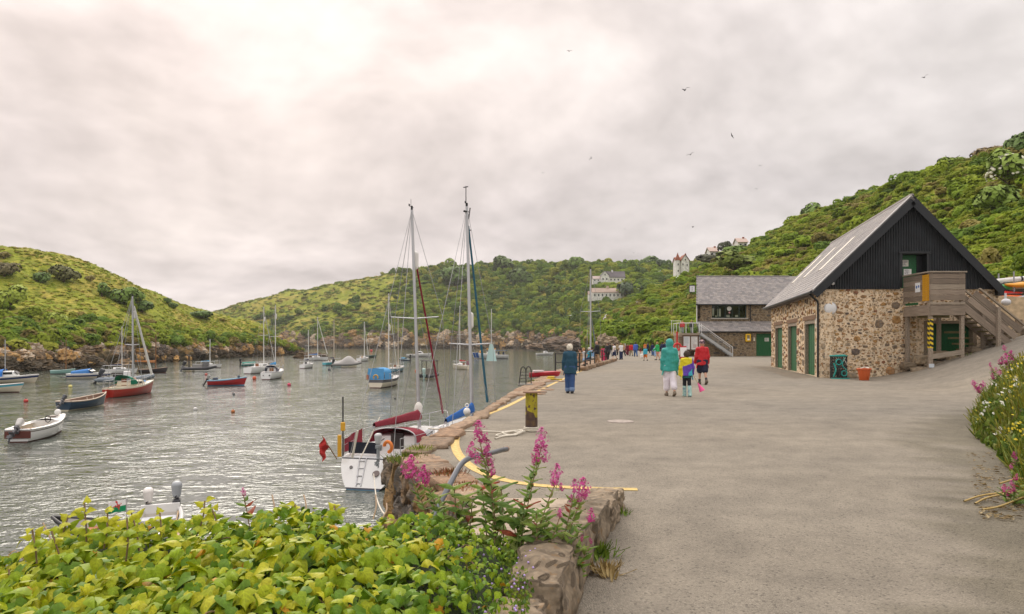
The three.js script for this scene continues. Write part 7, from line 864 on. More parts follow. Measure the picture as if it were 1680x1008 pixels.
{
const o = V3(0, 0, 0).copy(onLevel(1376, 621.5)), t = thing('lobster_pot_stack', 'stack of black netted lobster pots with turquoise rope by the corner of the boathouse', 'lobster pot', o), net = std([0.03, 0.035, 0.035], 0.8), teal = std([0.03, 0.3, 0.26], 0.8), r = rngOf(8);
for (let k = 0; k < 2; k++) { const y = 0.03 + k * 0.5, g = new GB(), w = 0.34, h = 0.47; for (const yy of [y, y + h]) g.add(new THREE.TorusGeometry(w, 0.022, 6, 26).rotateX(Math.PI / 2).translate(0, yy, 0)); for (let i = 0; i < 10; i++) { const a = i / 10 * 6.283; g.bar(V3(Math.cos(a) * w, y, Math.sin(a) * w), V3(Math.cos(a) * w, y + h, Math.sin(a) * w), 0.018, 0.018, 5); } part('cage', g.done(), net, t); const n = new GB(); for (let i = 0; i < 26; i++) for (const s of [1, -1]) { const a = i / 26 * 6.283, b = a + s * 0.9; n.tube([V3(Math.cos(a) * w, y, Math.sin(a) * w), V3(Math.cos((a + b) / 2) * w, y + h / 2, Math.sin((a + b) / 2) * w), V3(Math.cos(b) * w, y + h, Math.sin(b) * w)], 0.008, 4, 4); } part('netting', n.done(), net, t, 'stuff'); part('bait_bag', new GB().ball(V3(0.04, y + 0.22, 0.02), 0.2, 0.9).done(), std([0.06, 0.05, 0.045], 0.9), t); part('eye', new THREE.TorusGeometry(0.12, 0.03, 8, 18).translate(k ? -0.14 : 0.1, y + 0.22, 0.32), teal, t); }
const g = new GB(); g.add(new THREE.TorusGeometry(0.35, 0.03, 6, 26).rotateX(Math.PI / 2).translate(0, 1.02, 0)).tube([V3(-0.2, 1.04, 0.1), V3(0.1, 1.06, 0.3), V3(0.3, 1.03, 0)], 0.03, 20, 6).tube([V3(-0.45, 0.02, 0.25), V3(-0.1, 0.02, 0.42), V3(0.3, 0.03, 0.38)], 0.025, 20, 6).tube([V3(0.1, 0.95, 0.34), V3(0.0, 0.6, 0.37), V3(0.2, 0.4, 0.36)], 0.022, 20, 6).tube([V3(-0.3, 0.7, 0.2), V3(-0.25, 0.4, 0.27), V3(-0.31, 0.1, 0.2)], 0.04, 20, 6); part('rope', g.done(), teal, t); const lace = new GB(); lace.tube([V3(0.05, 0.9, 0.35), V3(0.18, 0.72, 0.33), V3(0.24, 0.6, 0.3)], 0.015, 14, 5).tube([V3(0.15, 0.95, 0.32), V3(0.02, 0.78, 0.37)], 0.015, 10, 5); part('twine', lace.done(), rope, t);
const b = thing('bucket', 'orange plastic bucket with white rope in it beside the boathouse wall', 'bucket', onLevel(1418, 624.5)); part('body', new THREE.LatheGeometry([[0.0, 0.01], [0.19, 0.01], [0.255, 0.46], [0.29, 0.46], [0.29, 0.52], [0.25, 0.52], [0.18, 0.04], [0, 0.04]].map(([x, y]) => new THREE.Vector2(x, y)), 28), phys([0.62, 0.12, 0.03], 0.4), b); part('contents', new GB().tube([V3(-0.18, 0.48, 0), V3(-0.05, 0.56, 0.1), V3(0.1, 0.52, 0.14), V3(0.16, 0.55, 0), V3(0, 0.54, -0.14)], 0.03, 30, 6).done(), rope, b);
const s = part('kerb_stone', boulder(702, 0.26, 0.13, 0.16), stoneMats[7]); s.position.copy(onLevel(1399, 621)).add(V3(0, 0.12, -0.3)); tag(s, 'squared grey stone between the lobster pots and the bucket', 'stone');
}
{
const kayak = (label, px, py, d, L, c, ry, rz = 0) => { const o = at(px, py, d), t = thing('kayak', label, 'kayak', o, ry, 'kayaks racked above the cream wall'); t.rotation.z = rz; const m = phys(c, 0.3), g = surf(30, 14, (u, v) => { const a = v * 6.2832, k = Math.pow(Math.sin(Math.PI * clamp(u, 0.004, 0.996)), 0.55); return V3((u - 0.5) * L, Math.sin(a) * 0.17 * k + 0.14 * Math.pow(Math.abs(u * 2 - 1), 3), Math.cos(a) * 0.34 * k); }); part('hull', g, m, t); part('cockpit', new THREE.TorusGeometry(0.27, 0.035, 8, 22).scale(1.5, 0.8, 1).rotateX(Math.PI / 2).translate(0, 0.18, 0), blackRub, t); return t; };
const r = thing('kayak_rack', 'dark metal rack carrying the stacked kayaks above the cream wall', 'rack', at(1657, 478, 35.5)); const g = new GB(); for (const x of [0, 3.2]) g.bar(V3(x, -1.2, 0.3), V3(x, 1.0, 0.3), 0.035).bar(V3(x, -1.2, -0.8), V3(x, 1.0, -0.8), 0.035); part('uprights', g.done(), std([0.3, 0.3, 0.32], 0.5), r); const h = new GB(); for (const y of [-0.6, 0.0, 0.5]) for (const x of [0, 3.2]) h.bar(V3(x, y, 0.35), V3(x, y, -0.85), 0.03); part('arms', h.done(), std([0.3, 0.3, 0.32], 0.5), r);
kayak('green and white kayak at the left end of the rack', 1640, 472, 35.6, 2.6, [0.1, 0.52, 0.16], 0.1, 0.06); kayak('white kayak tucked beside the green one', 1668, 470, 35.9, 2.6, [0.78, 0.76, 0.72], 0.1, 0.06); kayak('golden yellow kayak on the rack', 1690, 466, 35.4, 3.0, [0.8, 0.36, 0.01], 0.15, 0.12); kayak('red kayak below the green one', 1642, 482, 35.4, 2.4, [0.55, 0.02, 0.02], 0.05, -0.06); kayak('orange kayak below the red one', 1662, 489, 35.2, 2.6, [0.72, 0.12, 0.02], 0.08, -0.02); kayak('grey white kayak lowest at the right end', 1692, 488, 35.0, 2.4, [0.55, 0.58, 0.62], 0.1, 0.16); kayak('dark grey kayak behind the yellow and orange ones', 1688, 478, 36.2, 2.6, [0.18, 0.19, 0.2], 0.1, 0.03);
const sp = thing('spar', 'long pale spar laid along the top of the kayak rack', 'spar', at(1655, 459, 36)); part('pole', new GB().bar(V3(-1.2, -0.15, 0), V3(4, 0.4, 0), 0.13, 0.11, 12).done(), std([0.72, 0.7, 0.69], 0.4), sp); part('lashing', new GB().bar(V3(0.6, 0.04, 0), V3(0.7, 0.05, 0), 0.14).done(), blackRub, sp);
}
{ const r = rngOf(55), G = 'dark shore rocks beyond the end of the quay', rm = [[0.3, 0.22, 0.15], [0.22, 0.17, 0.13], [0.42, 0.3, 0.17]].map((c) => std(c, 0.9, { map: rockMap, bumpMap: rockBump, bumpScale: 0.1 }));
for (const [l, x, y, d, a, b, c] of [['large dark rock cliff foot right of the workboat', 918, 566, 420, 10, 5, 7], ['brown rock outcrop above the large dark rock', 940, 558, 440, 8, 6, 7], ['dark rock ledge left of the large cliff foot', 882, 570, 440, 9, 2.5, 6], ['pale brown ledge on the shore behind the railing', 962, 566, 300, 10, 3.5, 5], ['low dark shore rock left of the white mast', 945, 572, 330, 9, 2.5, 4], ['pale pink rock at the end of the quay behind the crowd', 990, 560, 150, 1.6, 1.6, 1.4], ['brown rock right of the pale pink one', 1003, 563, 140, 2.0, 1.3, 1.4]]) { const o = part('shore_rock', crag(x * 0.37, a, b, c), l.includes('pale pink') ? lichen[2] : rm[r() * 3 | 0]); o.position.copy(at(x, y, d)); o.rotation.y = r() * 3; tag(o, l, 'rock'); } }
{
const dark = std([0.025, 0.025, 0.028], 0.9), white = std([0.8, 0.8, 0.8], 0.7);  // dark: backlit gulls, the shade on their plumage put into the colour
const body = new GB().add(new THREE.SphereGeometry(1, 12, 8).scale(0.075, 0.07, 0.2)).add(new THREE.SphereGeometry(1, 10, 8).scale(0.05, 0.05, 0.06).translate(0, 0.03, -0.2)).add(new THREE.ConeGeometry(0.016, 0.06, 6).rotateX(-Math.PI / 2).translate(0, 0.025, -0.28)).add(new THREE.BoxGeometry(0.1, 0.012, 0.14).translate(0, 0.01, 0.22)).done();
const wing = (s, up) => surf(10, 3, (u, v) => { const c = mix(0.24, 0.07, u ** 1.3), sw = u < 0.45 ? -0.12 * u : -0.054 + 0.3 * (u - 0.45); return V3(s * u * 0.66, up * (u < 0.45 ? u * 0.55 : 0.2475 - (u - 0.45) * 0.25), sw + (v - 0.4) * c); });
for (const [label, x, y, span, bank, yaw, up, m] of [['dark gull highest in the sky near the picture top', 934, 84, 9, 0.1, 0.3, 0.7, 0], ['large dark gull with arched wings above the far hill', 1124, 148, 15, 0.35, 0.2, 1, 0], ['dark gull banking steeply below the large arched one to its right', 1201, 223, 9, -0.9, 0.6, 0.5, 0], ['dark gull with one long wing raised, middle right sky', 1133, 254, 11, 0.3, -0.4, 1, 0], ['dark gull diving with wings upright in the centre sky', 970, 260, 9, 1.0, 0.4, 1, 0], ['tiny dark speck of a gull below the large arched one', 1132, 202, 4, 0, 0, 0.5, 0], ['tiny gull low in the centre sky', 891, 284, 6, 0.1, 0.2, 0.8, 0], ['tiny gull right of the two banking gulls', 1247, 272, 6, -0.1, 0, 0.6, 0], ['tiny gull just above the right hill line', 1241, 310, 5, -0.3, 0.2, 0.6, 0], ['dark gull alone over the boathouse hill at right', 1517, 127, 12, 0.45, -0.2, 0.9, 0], ['small gull in dark silhouette above the turret house', 1137, 373, 7, 0.2, 0.8, 1, 0], ['pale tiny gull low over the far hill', 1025, 376, 5, 0.1, 0, 0.5, 0], ['tiny dark gull just left of the turret house', 1040, 415, 5, 0.1, 0.2, 0.3, 0], ['white gull with spread wings over the railing', 936, 518, 13, 0.15, 0.2, 0.3, 1], ['white gull flying steeply right of the white mast', 993, 521, 11, 0.95, 0.5, 0.8, 1], ['white gull with shallow wings before the hillside', 1045, 496, 11, -0.15, 0.1, 0.6, 1], ['white gull below the lower cottage', 1047, 474, 9, -0.2, 0.4, 0.3, 1], ['white gull below the turret house on the slope', 1112, 454, 8, 0.8, 0.4, 0.6, 1], ['small white gull left of the turret house slope gull', 1083, 445, 6, 0.4, 0.2, 0.5, 1], ['white gull low against the hanging bushes', 1021, 527, 8, 0.3, 0.1, 0.7, 1], ['small white gull beside the white mast', 993, 545, 6, 0.7, 0.3, 0.8, 1], ['white gull between the two white cottages', 1016, 462, 6, 0.2, 0, 0.4, 1]]) {
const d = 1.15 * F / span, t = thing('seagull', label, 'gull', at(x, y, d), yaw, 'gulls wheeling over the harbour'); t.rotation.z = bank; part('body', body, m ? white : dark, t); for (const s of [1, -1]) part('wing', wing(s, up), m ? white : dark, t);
}
}
function mesher(fn, lo, hi, cell) {                                                       // surface nets
const n = [0, 1, 2].map((k) => Math.ceil((hi[k] - lo[k]) / cell) + 1), [nx, ny, nz] = n, f = new Float32Array(nx * ny * nz), id = new Int32Array(nx * ny * nz).fill(-1), p = [], ix = [];
for (let k = 0; k < nz; k++) for (let j = 0; j < ny; j++) for (let i = 0; i < nx; i++) f[(k * ny + j) * nx + i] = fn(lo[0] + i * cell, lo[1] + j * cell, lo[2] + k * cell);
const at_ = (i, j, k) => (k * ny + j) * nx + i, E = [[0, 1], [0, 2], [0, 4], [1, 3], [1, 5], [2, 3], [2, 6], [3, 7], [4, 5], [4, 6], [5, 7], [6, 7]];
for (let k = 0; k < nz - 1; k++) for (let j = 0; j < ny - 1; j++) for (let i = 0; i < nx - 1; i++) {
const v = []; let m = 0; for (let c = 0; c < 8; c++) { v[c] = f[at_(i + (c & 1), j + ((c >> 1) & 1), k + (c >> 2))]; if (v[c] < 0) m++; } if (m === 0 || m === 8) continue;
let x = 0, y = 0, z = 0, q = 0; for (const [a, b] of E) if ((v[a] < 0) !== (v[b] < 0)) { const t = v[a] / (v[a] - v[b]); x += (a & 1) + t * ((b & 1) - (a & 1)); y += ((a >> 1) & 1) + t * (((b >> 1) & 1) - ((a >> 1) & 1)); z += (a >> 2) + t * ((b >> 2) - (a >> 2)); q++; }
id[at_(i, j, k)] = p.length / 3; p.push(lo[0] + (i + x / q) * cell, lo[1] + (j + y / q) * cell, lo[2] + (k + z / q) * cell);
}
const quad = (a, b, c, d, s) => { if (a < 0 || b < 0 || c < 0 || d < 0) return; s ? ix.push(a, b, c, a, c, d) : ix.push(a, c, b, a, d, c); };
for (let k = 1; k < nz - 1; k++) for (let j = 1; j < ny - 1; j++) for (let i = 1; i < nx - 1; i++) {
const s = f[at_(i, j, k)] < 0;
if (s !== f[at_(i + 1, j, k)] < 0) quad(id[at_(i, j - 1, k - 1)], id[at_(i, j, k - 1)], id[at_(i, j, k)], id[at_(i, j - 1, k)], s);
if (s !== f[at_(i, j + 1, k)] < 0) quad(id[at_(i - 1, j, k - 1)], id[at_(i - 1, j, k)], id[at_(i, j, k)], id[at_(i, j, k - 1)], s);
if (s !== f[at_(i, j, k + 1)] < 0) quad(id[at_(i - 1, j - 1, k)], id[at_(i, j - 1, k)], id[at_(i, j, k)], id[at_(i - 1, j, k)], s);
}
const g = new THREE.BufferGeometry(); g.setAttribute('position', new THREE.Float32BufferAttribute(p, 3)); g.setIndex(ix); g.computeVertexNormals();
const uv = new Float32Array(p.length / 3 * 2); for (let i = 0; i < p.length / 3; i++) { uv[i * 2] = (p[i * 3] + p[i * 3 + 2] * 0.7) * 2; uv[i * 2 + 1] = p[i * 3 + 1] * 2; } g.setAttribute('uv', new THREE.BufferAttribute(uv, 2)); return g;
}
const smin = (a, b, k) => { const h = Math.max(k - Math.abs(a - b), 0) / k; return Math.min(a, b) - h * h * k * 0.25; };
function capsule(x, y, z, a, b, ra, rb) { const dx = b[0] - a[0], dy = b[1] - a[1], dz = b[2] - a[2], t = clamp(((x - a[0]) * dx + (y - a[1]) * dy + (z - a[2]) * dz) / (dx * dx + dy * dy + dz * dz + 1e-9)); return Math.hypot(x - a[0] - dx * t, y - a[1] - dy * t, z - a[2] - dz * t) - mix(ra, rb, t); }
const bones = (list, grow, k, sc = 1) => (x, y, z) => { let d = 9; for (const [a, b, ra, rb, q = 1] of list) d = smin(d, capsule(x, y, z, a, b, ra * sc + grow * q, rb * sc + grow * q), k); return d; };
const ell = (x, y, z, c, r) => { const k = Math.hypot((x - c[0]) / r[0], (y - c[1]) / r[1], (z - c[2]) / r[2]); return (k - 1) * Math.min(...r); };
function skeleton(o) {                                                                    // unit: the standing height; walks towards -z
const w = o.w ?? 1, hipY = 0.525, J = { lean: o.lean ?? 0 }; const legs = [-1, 1].map((s, i) => { const [a, k] = o.legs[i], hip = [s * 0.05 * w, hipY, 0], kn = [s * 0.047 * w, hipY - 0.245 * Math.cos(a), -0.245 * Math.sin(a)], an = [s * 0.044 * w, kn[1] - 0.235 * Math.cos(a - k), kn[2] - 0.235 * Math.sin(a - k)]; return { hip, kn, an, pitch: a - k }; });
const drop = Math.min(...legs.map((l) => l.an[1] - 0.042 * Math.cos(l.pitch) - 0.05 * Math.max(0, Math.sin(-l.pitch)))); for (const l of legs) for (const k of ['hip', 'kn', 'an']) l[k][1] -= drop; const y0 = -drop, ln = J.lean;
const sp = (y, x = 0, z = 0) => [x, y + y0, z - ln * (y - 0.5)]; J.pelvis = sp(0.54); J.waist = sp(0.62); J.chest = sp(0.745); J.neck = sp(0.84); J.head = sp(0.925, 0, -0.012 + (o.headFwd ?? 0));
J.legs = legs; J.arms = [-1, 1].map((s, i) => { const [fw, out, bend] = o.arms[i], sh = sp(0.803, s * 0.096 * w), el = [sh[0] + s * 0.17 * Math.sin(out), sh[1] - 0.17 * Math.cos(out) * Math.cos(fw), sh[2] - 0.17 * Math.sin(fw)], f2 = fw + bend, wr = [el[0] + s * 0.15 * Math.sin(out * 0.5), el[1] - 0.15 * Math.cos(f2), el[2] - 0.15 * Math.sin(f2)]; const ha = [wr[0], wr[1] - 0.06 * Math.cos(f2), wr[2] - 0.06 * Math.sin(f2)]; return { sh, el, wr, ha, f2, s }; });
return J;
}
function bodyGeo(J, o, cell) {
const w = o.w ?? 1, L = [[J.pelvis, J.waist, 0.072 * w, 0.066 * w], [J.waist, J.chest, 0.066 * w, 0.078 * w], [[J.chest[0] - 0.05 * w, J.chest[1] + 0.03, J.chest[2]], [J.chest[0] + 0.05 * w, J.chest[1] + 0.03, J.chest[2]], 0.05 * w, 0.05 * w], [J.neck, [J.head[0], J.head[1] - 0.03, J.head[2]], 0.032, 0.028]];
for (const l of J.legs) { L.push([l.hip, l.kn, 0.052 * w, 0.034 * w], [l.kn, l.an, 0.033 * w, 0.019 * w]); const p = l.pitch, t = [l.an[0], l.an[1] - 0.027 * Math.cos(p) + 0.07 * Math.sin(p) * 0 - 0.0, l.an[2] - 0.0]; L.push([[l.an[0], l.an[1] - 0.028 * Math.cos(p), l.an[2] + 0.02 - 0.02 * Math.sin(p)], [l.an[0], l.an[1] - 0.03 * Math.cos(p) + 0.085 * Math.sin(p), l.an[2] - 0.085 * Math.cos(p)], 0.017, 0.014]); }
for (const a of J.arms) { L.push([a.sh, a.el, 0.029 * w, 0.022 * w], [a.el, a.wr, 0.022 * w, 0.015 * w]); if (cell > 0.02) L.push([a.wr, a.ha, 0.014, 0.017], [[a.ha[0], a.ha[1] + 0.02, a.ha[2] - 0.008], [a.ha[0], a.ha[1] - 0.012, a.ha[2] - 0.026], 0.008, 0.006]); }
const f = bones(L, 0, 0.022), hd = J.head; const fn = (x, y, z) => { let d = smin(f(x, y, z), ell(x, y, z, hd, [0.052, 0.072, 0.062]), 0.015); d = smin(d, capsule(x, y, z, [hd[0], hd[1] - 0.005, hd[2] - 0.06], [hd[0], hd[1] - 0.018, hd[2] - 0.072], 0.007, 0.01), 0.008); d = smin(d, ell(x, y, z, [hd[0] - 0.053, hd[1] - 0.005, hd[2]], [0.008, 0.017, 0.012]), 0.004); d = smin(d, ell(x, y, z, [hd[0] + 0.053, hd[1] - 0.005, hd[2]], [0.008, 0.017, 0.012]), 0.004); return smin(d, capsule(x, y, z, [hd[0] - 0.02, hd[1] - 0.04, hd[2] - 0.052], [hd[0] + 0.02, hd[1] - 0.04, hd[2] - 0.052], 0.006, 0.006), 0.006); };
const gs = [mesher(fn, [-0.26, -0.01, -0.3], [0.26, 1.02, 0.3], cell)];
if (cell <= 0.02) for (const a of J.arms) { // hand: palm, four fingers of different length bent at the knuckles, and a thumb from the side of the palm
const c = Math.cos(a.f2), s = Math.sin(a.f2), D = (d, sd, fw) => [a.wr[0] + sd, a.wr[1] - d * c + fw * s, a.wr[2] - d * s - fw * c], H = [[D(-0.012, 0, 0), D(0.03, 0, 0.004), 0.013, 0.016]];
for (let i = 0; i < 4; i++) { const q = (i - 1.5) * 0.0078, l = [0.03, 0.035, 0.033, 0.026][i], inn = -a.s; H.push([D(0.026, inn * 0.002, q), D(0.026 + 0.02, inn * 0.004, q * 1.1), 0.0058, 0.0052], [D(0.046, inn * 0.004, q * 1.1), D(0.046 + l * 0.55, inn * (0.010 + 0.05 * (a.grip ?? 0.2)), q * 1.1), 0.0052, 0.0043], [D(0.046 + l * 0.55, inn * 0.018, q * 1.1), D(0.046 + l * 0.95, inn * 0.026, q * 1.1), 0.0043, 0.0036]); }
H.push([D(0.008, -a.s * 0.004, 0.012), D(0.026, -a.s * 0.01, 0.024), 0.007, 0.0058], [D(0.026, -a.s * 0.01, 0.024), D(0.043, -a.s * 0.014, 0.026), 0.0056, 0.0045]);
const all = H.flatMap(([p, q]) => [p, q]), lo = [0, 1, 2].map((k) => Math.min(...all.map((v) => v[k])) - 0.022), hi = [0, 1, 2].map((k) => Math.max(...all.map((v) => v[k])) + 0.022); gs.push(mesher(bones(H, 0, 0.004), lo, hi, 0.0026)); }
return gs.length > 1 ? mergeGeometries(gs) : gs[0];
}
// garments
function jacketGeo(J, o, cell, g = {}) {
const w = o.w ?? 1, gr = g.grow ?? 0.016, hem = g.hem ?? 0.47, L = [...[-1, 1].map((s) => [[s * 0.046 * w, J.pelvis[1] - 0.54 + hem - 0.07, J.pelvis[2]], [s * 0.016, J.waist[1], J.waist[2]], 0.08 * w * (g.flare ?? 1), 0.066 * w]), [J.waist, J.chest, 0.07 * w, 0.08 * w], [[J.chest[0] - 0.065 * w, J.chest[1] + 0.045, J.chest[2]], [J.chest[0] + 0.065 * w, J.chest[1] + 0.045, J.chest[2]], 0.044 * w, 0.044 * w], [J.chest, J.neck, 0.05 * w, 0.036]]; const sl = g.sleeve ?? 1;
for (const a of J.arms) { L.push([a.sh, a.el, 0.033 * w, 0.028 * w]); if (sl > 0.6) L.push([a.el, a.wr, 0.027 * w, 0.023 * w]); }
const f = bones(L, gr, 0.03), y0 = J.pelvis[1] - 0.54 + hem, neck = J.neck[1] + (g.collar ?? 0.012), hd = J.head, amp = g.fold ?? 0.004;
const sleeveCut = sl <= 0.6; return mesher((x, y, z) => { let d = f(x, y, z) + amp * (pn(x * 26, y * 20, z * 26) + 0.5 * pn(x * 60, y * 38, z * 60)); d = Math.max(d, y0 - y + 0.004 * Math.sin(x * 40) - 0.14 * sstep(0.115, 0.14, Math.abs(x) / w)); d = Math.max(d, y - neck - 0.02 * (z - J.neck[2]) / 0.06);
if (g.hood === 'up') { const h = Math.max(ell(x, y, z, [hd[0], hd[1] + 0.002, hd[2] + 0.006], [0.068, 0.088, 0.078]) + amp * pn(x * 22, y * 22, z * 22), -ell(x, y, z, [hd[0], hd[1] - 0.01, hd[2] - 0.075], [0.045, 0.06, 0.05])); d = smin(d, Math.min(h, capsule(x, y, z, J.neck, [hd[0], hd[1] - 0.03, hd[2] + 0.012], 0.055, 0.055)), 0.03); }
if (g.hood === 'down') d = smin(d, ell(x, y, z, [J.neck[0], J.neck[1] - 0.022, J.neck[2] + 0.052], [0.066, 0.04, 0.036]) + amp * pn(x * 30, y * 30, 1), 0.02); if (g.collarR) d = smin(d, Math.max(capsule(x, y, z, [J.neck[0], J.neck[1] - 0.01, J.neck[2]], [J.head[0], J.neck[1] + 0.03, J.neck[2]], 0.05, 0.045), y - J.neck[1] - 0.03), 0.015);
if (sleeveCut) for (const a of J.arms) { const t = [a.el[0] - a.sh[0], a.el[1] - a.sh[1], a.el[2] - a.sh[2]], l = Math.hypot(...t); const q = ((x - a.sh[0]) * t[0] + (y - a.sh[1]) * t[1] + (z - a.sh[2]) * t[2]) / l; if (Math.abs(x) > 0.11 * w) d = Math.max(d, q - l * (sl + 0.15)); } return d; }, [-0.3, 0.36, -0.3], [0.3, 1.06, 0.3], cell);
}
function legsGeo(J, o, cell, g = {}) {                                                    // trousers, shorts, leggings, boots: between two lengths of the leg
const w = o.w ?? 1, gr = g.grow ?? 0.012, L = [], cut = g.cut ?? 1; if (g.top !== false) L.push([[J.pelvis[0] - 0.02, J.pelvis[1], J.pelvis[2]], [J.pelvis[0] + 0.02, J.pelvis[1], J.pelvis[2]], 0.068 * w, 0.068 * w], [J.pelvis, J.waist, 0.07 * w, 0.062 * w]);
const lerpA = (a, b, t) => a.map((q, i) => mix(q, b[i], t)), from = g.from ?? 0; for (const l of J.legs) { const R = g.r ?? [0.05, 0.038, 0.03]; const pts = [[0, l.hip, R[0]], [0.5, l.kn, R[1]], [1, l.an, R[2]]]; const P = (t) => t < 0.5 ? lerpA(l.hip, l.kn, t * 2) : lerpA(l.kn, l.an, t * 2 - 1), Q = (t) => t < 0.5 ? mix(R[0], R[1], t * 2) : mix(R[1], R[2], t * 2 - 1); const ts = [from, ...[0.5].filter((t) => t > from && t < cut), cut]; for (let i = 1; i < ts.length; i++) L.push([P(ts[i - 1]), P(ts[i]), Q(ts[i - 1]) * w, Q(ts[i]) * w]); if (g.foot) { const p = l.pitch; L.push([[l.an[0], l.an[1] - 0.024 * Math.cos(p), l.an[2] + 0.02 - 0.02 * Math.sin(p)], [l.an[0], l.an[1] - 0.028 * Math.cos(p) + 0.085 * Math.sin(p), l.an[2] - 0.085 * Math.cos(p)], 0.02, 0.018]); } }
const f = bones(L, gr, 0.02), amp = g.fold ?? 0.003, skirt = g.skirt; return mesher((x, y, z) => { let d = f(x, y, z) + amp * pn(x * 24, y * 16, z * 24); if (skirt) { const t = clamp((J.pelvis[1] + 0.06 - y) / skirt), r = mix(0.075, 0.105, t) * w; d = smin(d, Math.max(Math.hypot(x, (z - J.pelvis[2]) * 1.15) - r - 0.006 * Math.sin(Math.atan2(z, x) * 9), J.pelvis[1] + 0.06 - skirt - y, y - J.waist[1]), 0.01); } return Math.max(d, -y + 0.001); }, [-0.26, -0.012, -0.34], [0.26, 0.72, 0.34], cell);
}
function shoesGeo(J, o, cell, grow = 0.008) { const L = []; for (const l of J.legs) { const p = l.pitch; L.push([[l.an[0], l.an[1] - 0.022 * Math.cos(p), l.an[2] + 0.022 - 0.02 * Math.sin(p)], [l.an[0], l.an[1] - 0.026 * Math.cos(p) + 0.092 * Math.sin(p), l.an[2] - 0.092 * Math.cos(p)], 0.02, 0.017], [l.an, [l.an[0], l.an[1] - 0.02, l.an[2]], 0.022, 0.02]); } const f = bones(L, grow, 0.012); return mesher((x, y, z) => Math.max(f(x, y, z), -y), [-0.16, -0.012, -0.36], [0.16, 0.26, 0.36], cell); }
function hairGeo(J, o, cell, g = {}) { const h = J.head, r = g.r ?? [0.06, 0.076, 0.07], long = g.long ?? 0; return mesher((x, y, z) => { let d = ell(x, y, z, [h[0], h[1] + 0.01, h[2] + 0.006], r) + (g.curl ?? 0.004) * pn(x * 55, y * 55, z * 55); d = Math.max(d, (h[1] - (g.low ?? 0.035)) - y - Math.max(0, z - h[2]) * 0.4, -(z - h[2] + 0.03) - Math.max(0, (y - h[1] - 0.015) * 1.6)); if (long) d = smin(d, capsule(x, y, z, [h[0], h[1], h[2] + 0.045], [h[0], h[1] - long, h[2] + 0.06], 0.035, 0.022), 0.02); return d; }, [-0.1, 0.7, -0.14], [0.1, 1.06, 0.18], cell); }
const skin = std([0.55, 0.31, 0.21], 0.6), fabric = (c, r = 0.85) => std(c, r, { bumpMap: clothBump, bumpScale: 0.006 });
function person(label, pos, H, J, geos, turn = 0, group) { const t = thing('person', label, 'person', pos, turn, group); for (const [name, g, m] of geos) { const o = part(name, g, m, t); o.scale.setScalar(H); } return t; }
{ // man in a blue coat
const o = { w: 0.98, lean: 0.1, headFwd: -0.012, legs: [[0.06, 0.04], [-0.1, 0.1]], arms: [[0.02, 0.13, 0.25], [-0.1, 0.1, 0.3]] }, J = skeleton(o), c = 0.0105;
person('white haired person in long blue coat and jeans walking away on the quay', onLevel(935, 645.5), 1.56, J, [['body', bodyGeo(J, o, 0.014), skin], ['coat', jacketGeo(J, o, c, { hem: 0.4, grow: 0.016, collarR: true, flare: 1.08 }), fabric([0.012, 0.06, 0.1])], ['trousers', legsGeo(J, o, c, { cut: 0.95, r: [0.056, 0.044, 0.04] }), fabric([0.03, 0.075, 0.2])], ['turn_ups', legsGeo(J, o, c, { top: false, from: 0.89, cut: 0.95, r: [0.056, 0.048, 0.043] }), fabric([0.16, 0.24, 0.4])], ['shoes', shoesGeo(J, o, c, 0.012), std([0.015, 0.015, 0.017], 0.5)], ['hair', hairGeo(J, o, 0.008, { r: [0.064, 0.074, 0.072], curl: 0.01, low: 0.045 }), std([0.72, 0.66, 0.55], 0.9)]], -0.05);
}
{ // woman in a turquoise hooded coat
const o = { w: 0.98, lean: 0.02, legs: [[0.12, 0.06], [-0.26, 0.2]], arms: [[0.05, 0.12, 0.12], [-0.08, 0.12, 0.12]] }, J = skeleton(o), c = 0.0105;
const t = person('person in a turquoise hooded coat and white cropped trousers walking away', onLevel(1099, 650), 1.72, J, [['body', bodyGeo(J, o, 0.014), skin], ['coat', jacketGeo(J, o, c, { hem: 0.44, grow: 0.015, hood: 'up', flare: 1.06, fold: 0.007 }), fabric([0.035, 0.33, 0.29], 0.6)], ['trousers', legsGeo(J, o, c, { cut: 0.8, r: [0.054, 0.046, 0.046], fold: 0.006 }), fabric([0.78, 0.72, 0.78])], ['shoes', shoesGeo(J, o, c, 0.006), std([0.16, 0.12, 0.08], 0.7)]], 0.02);
}
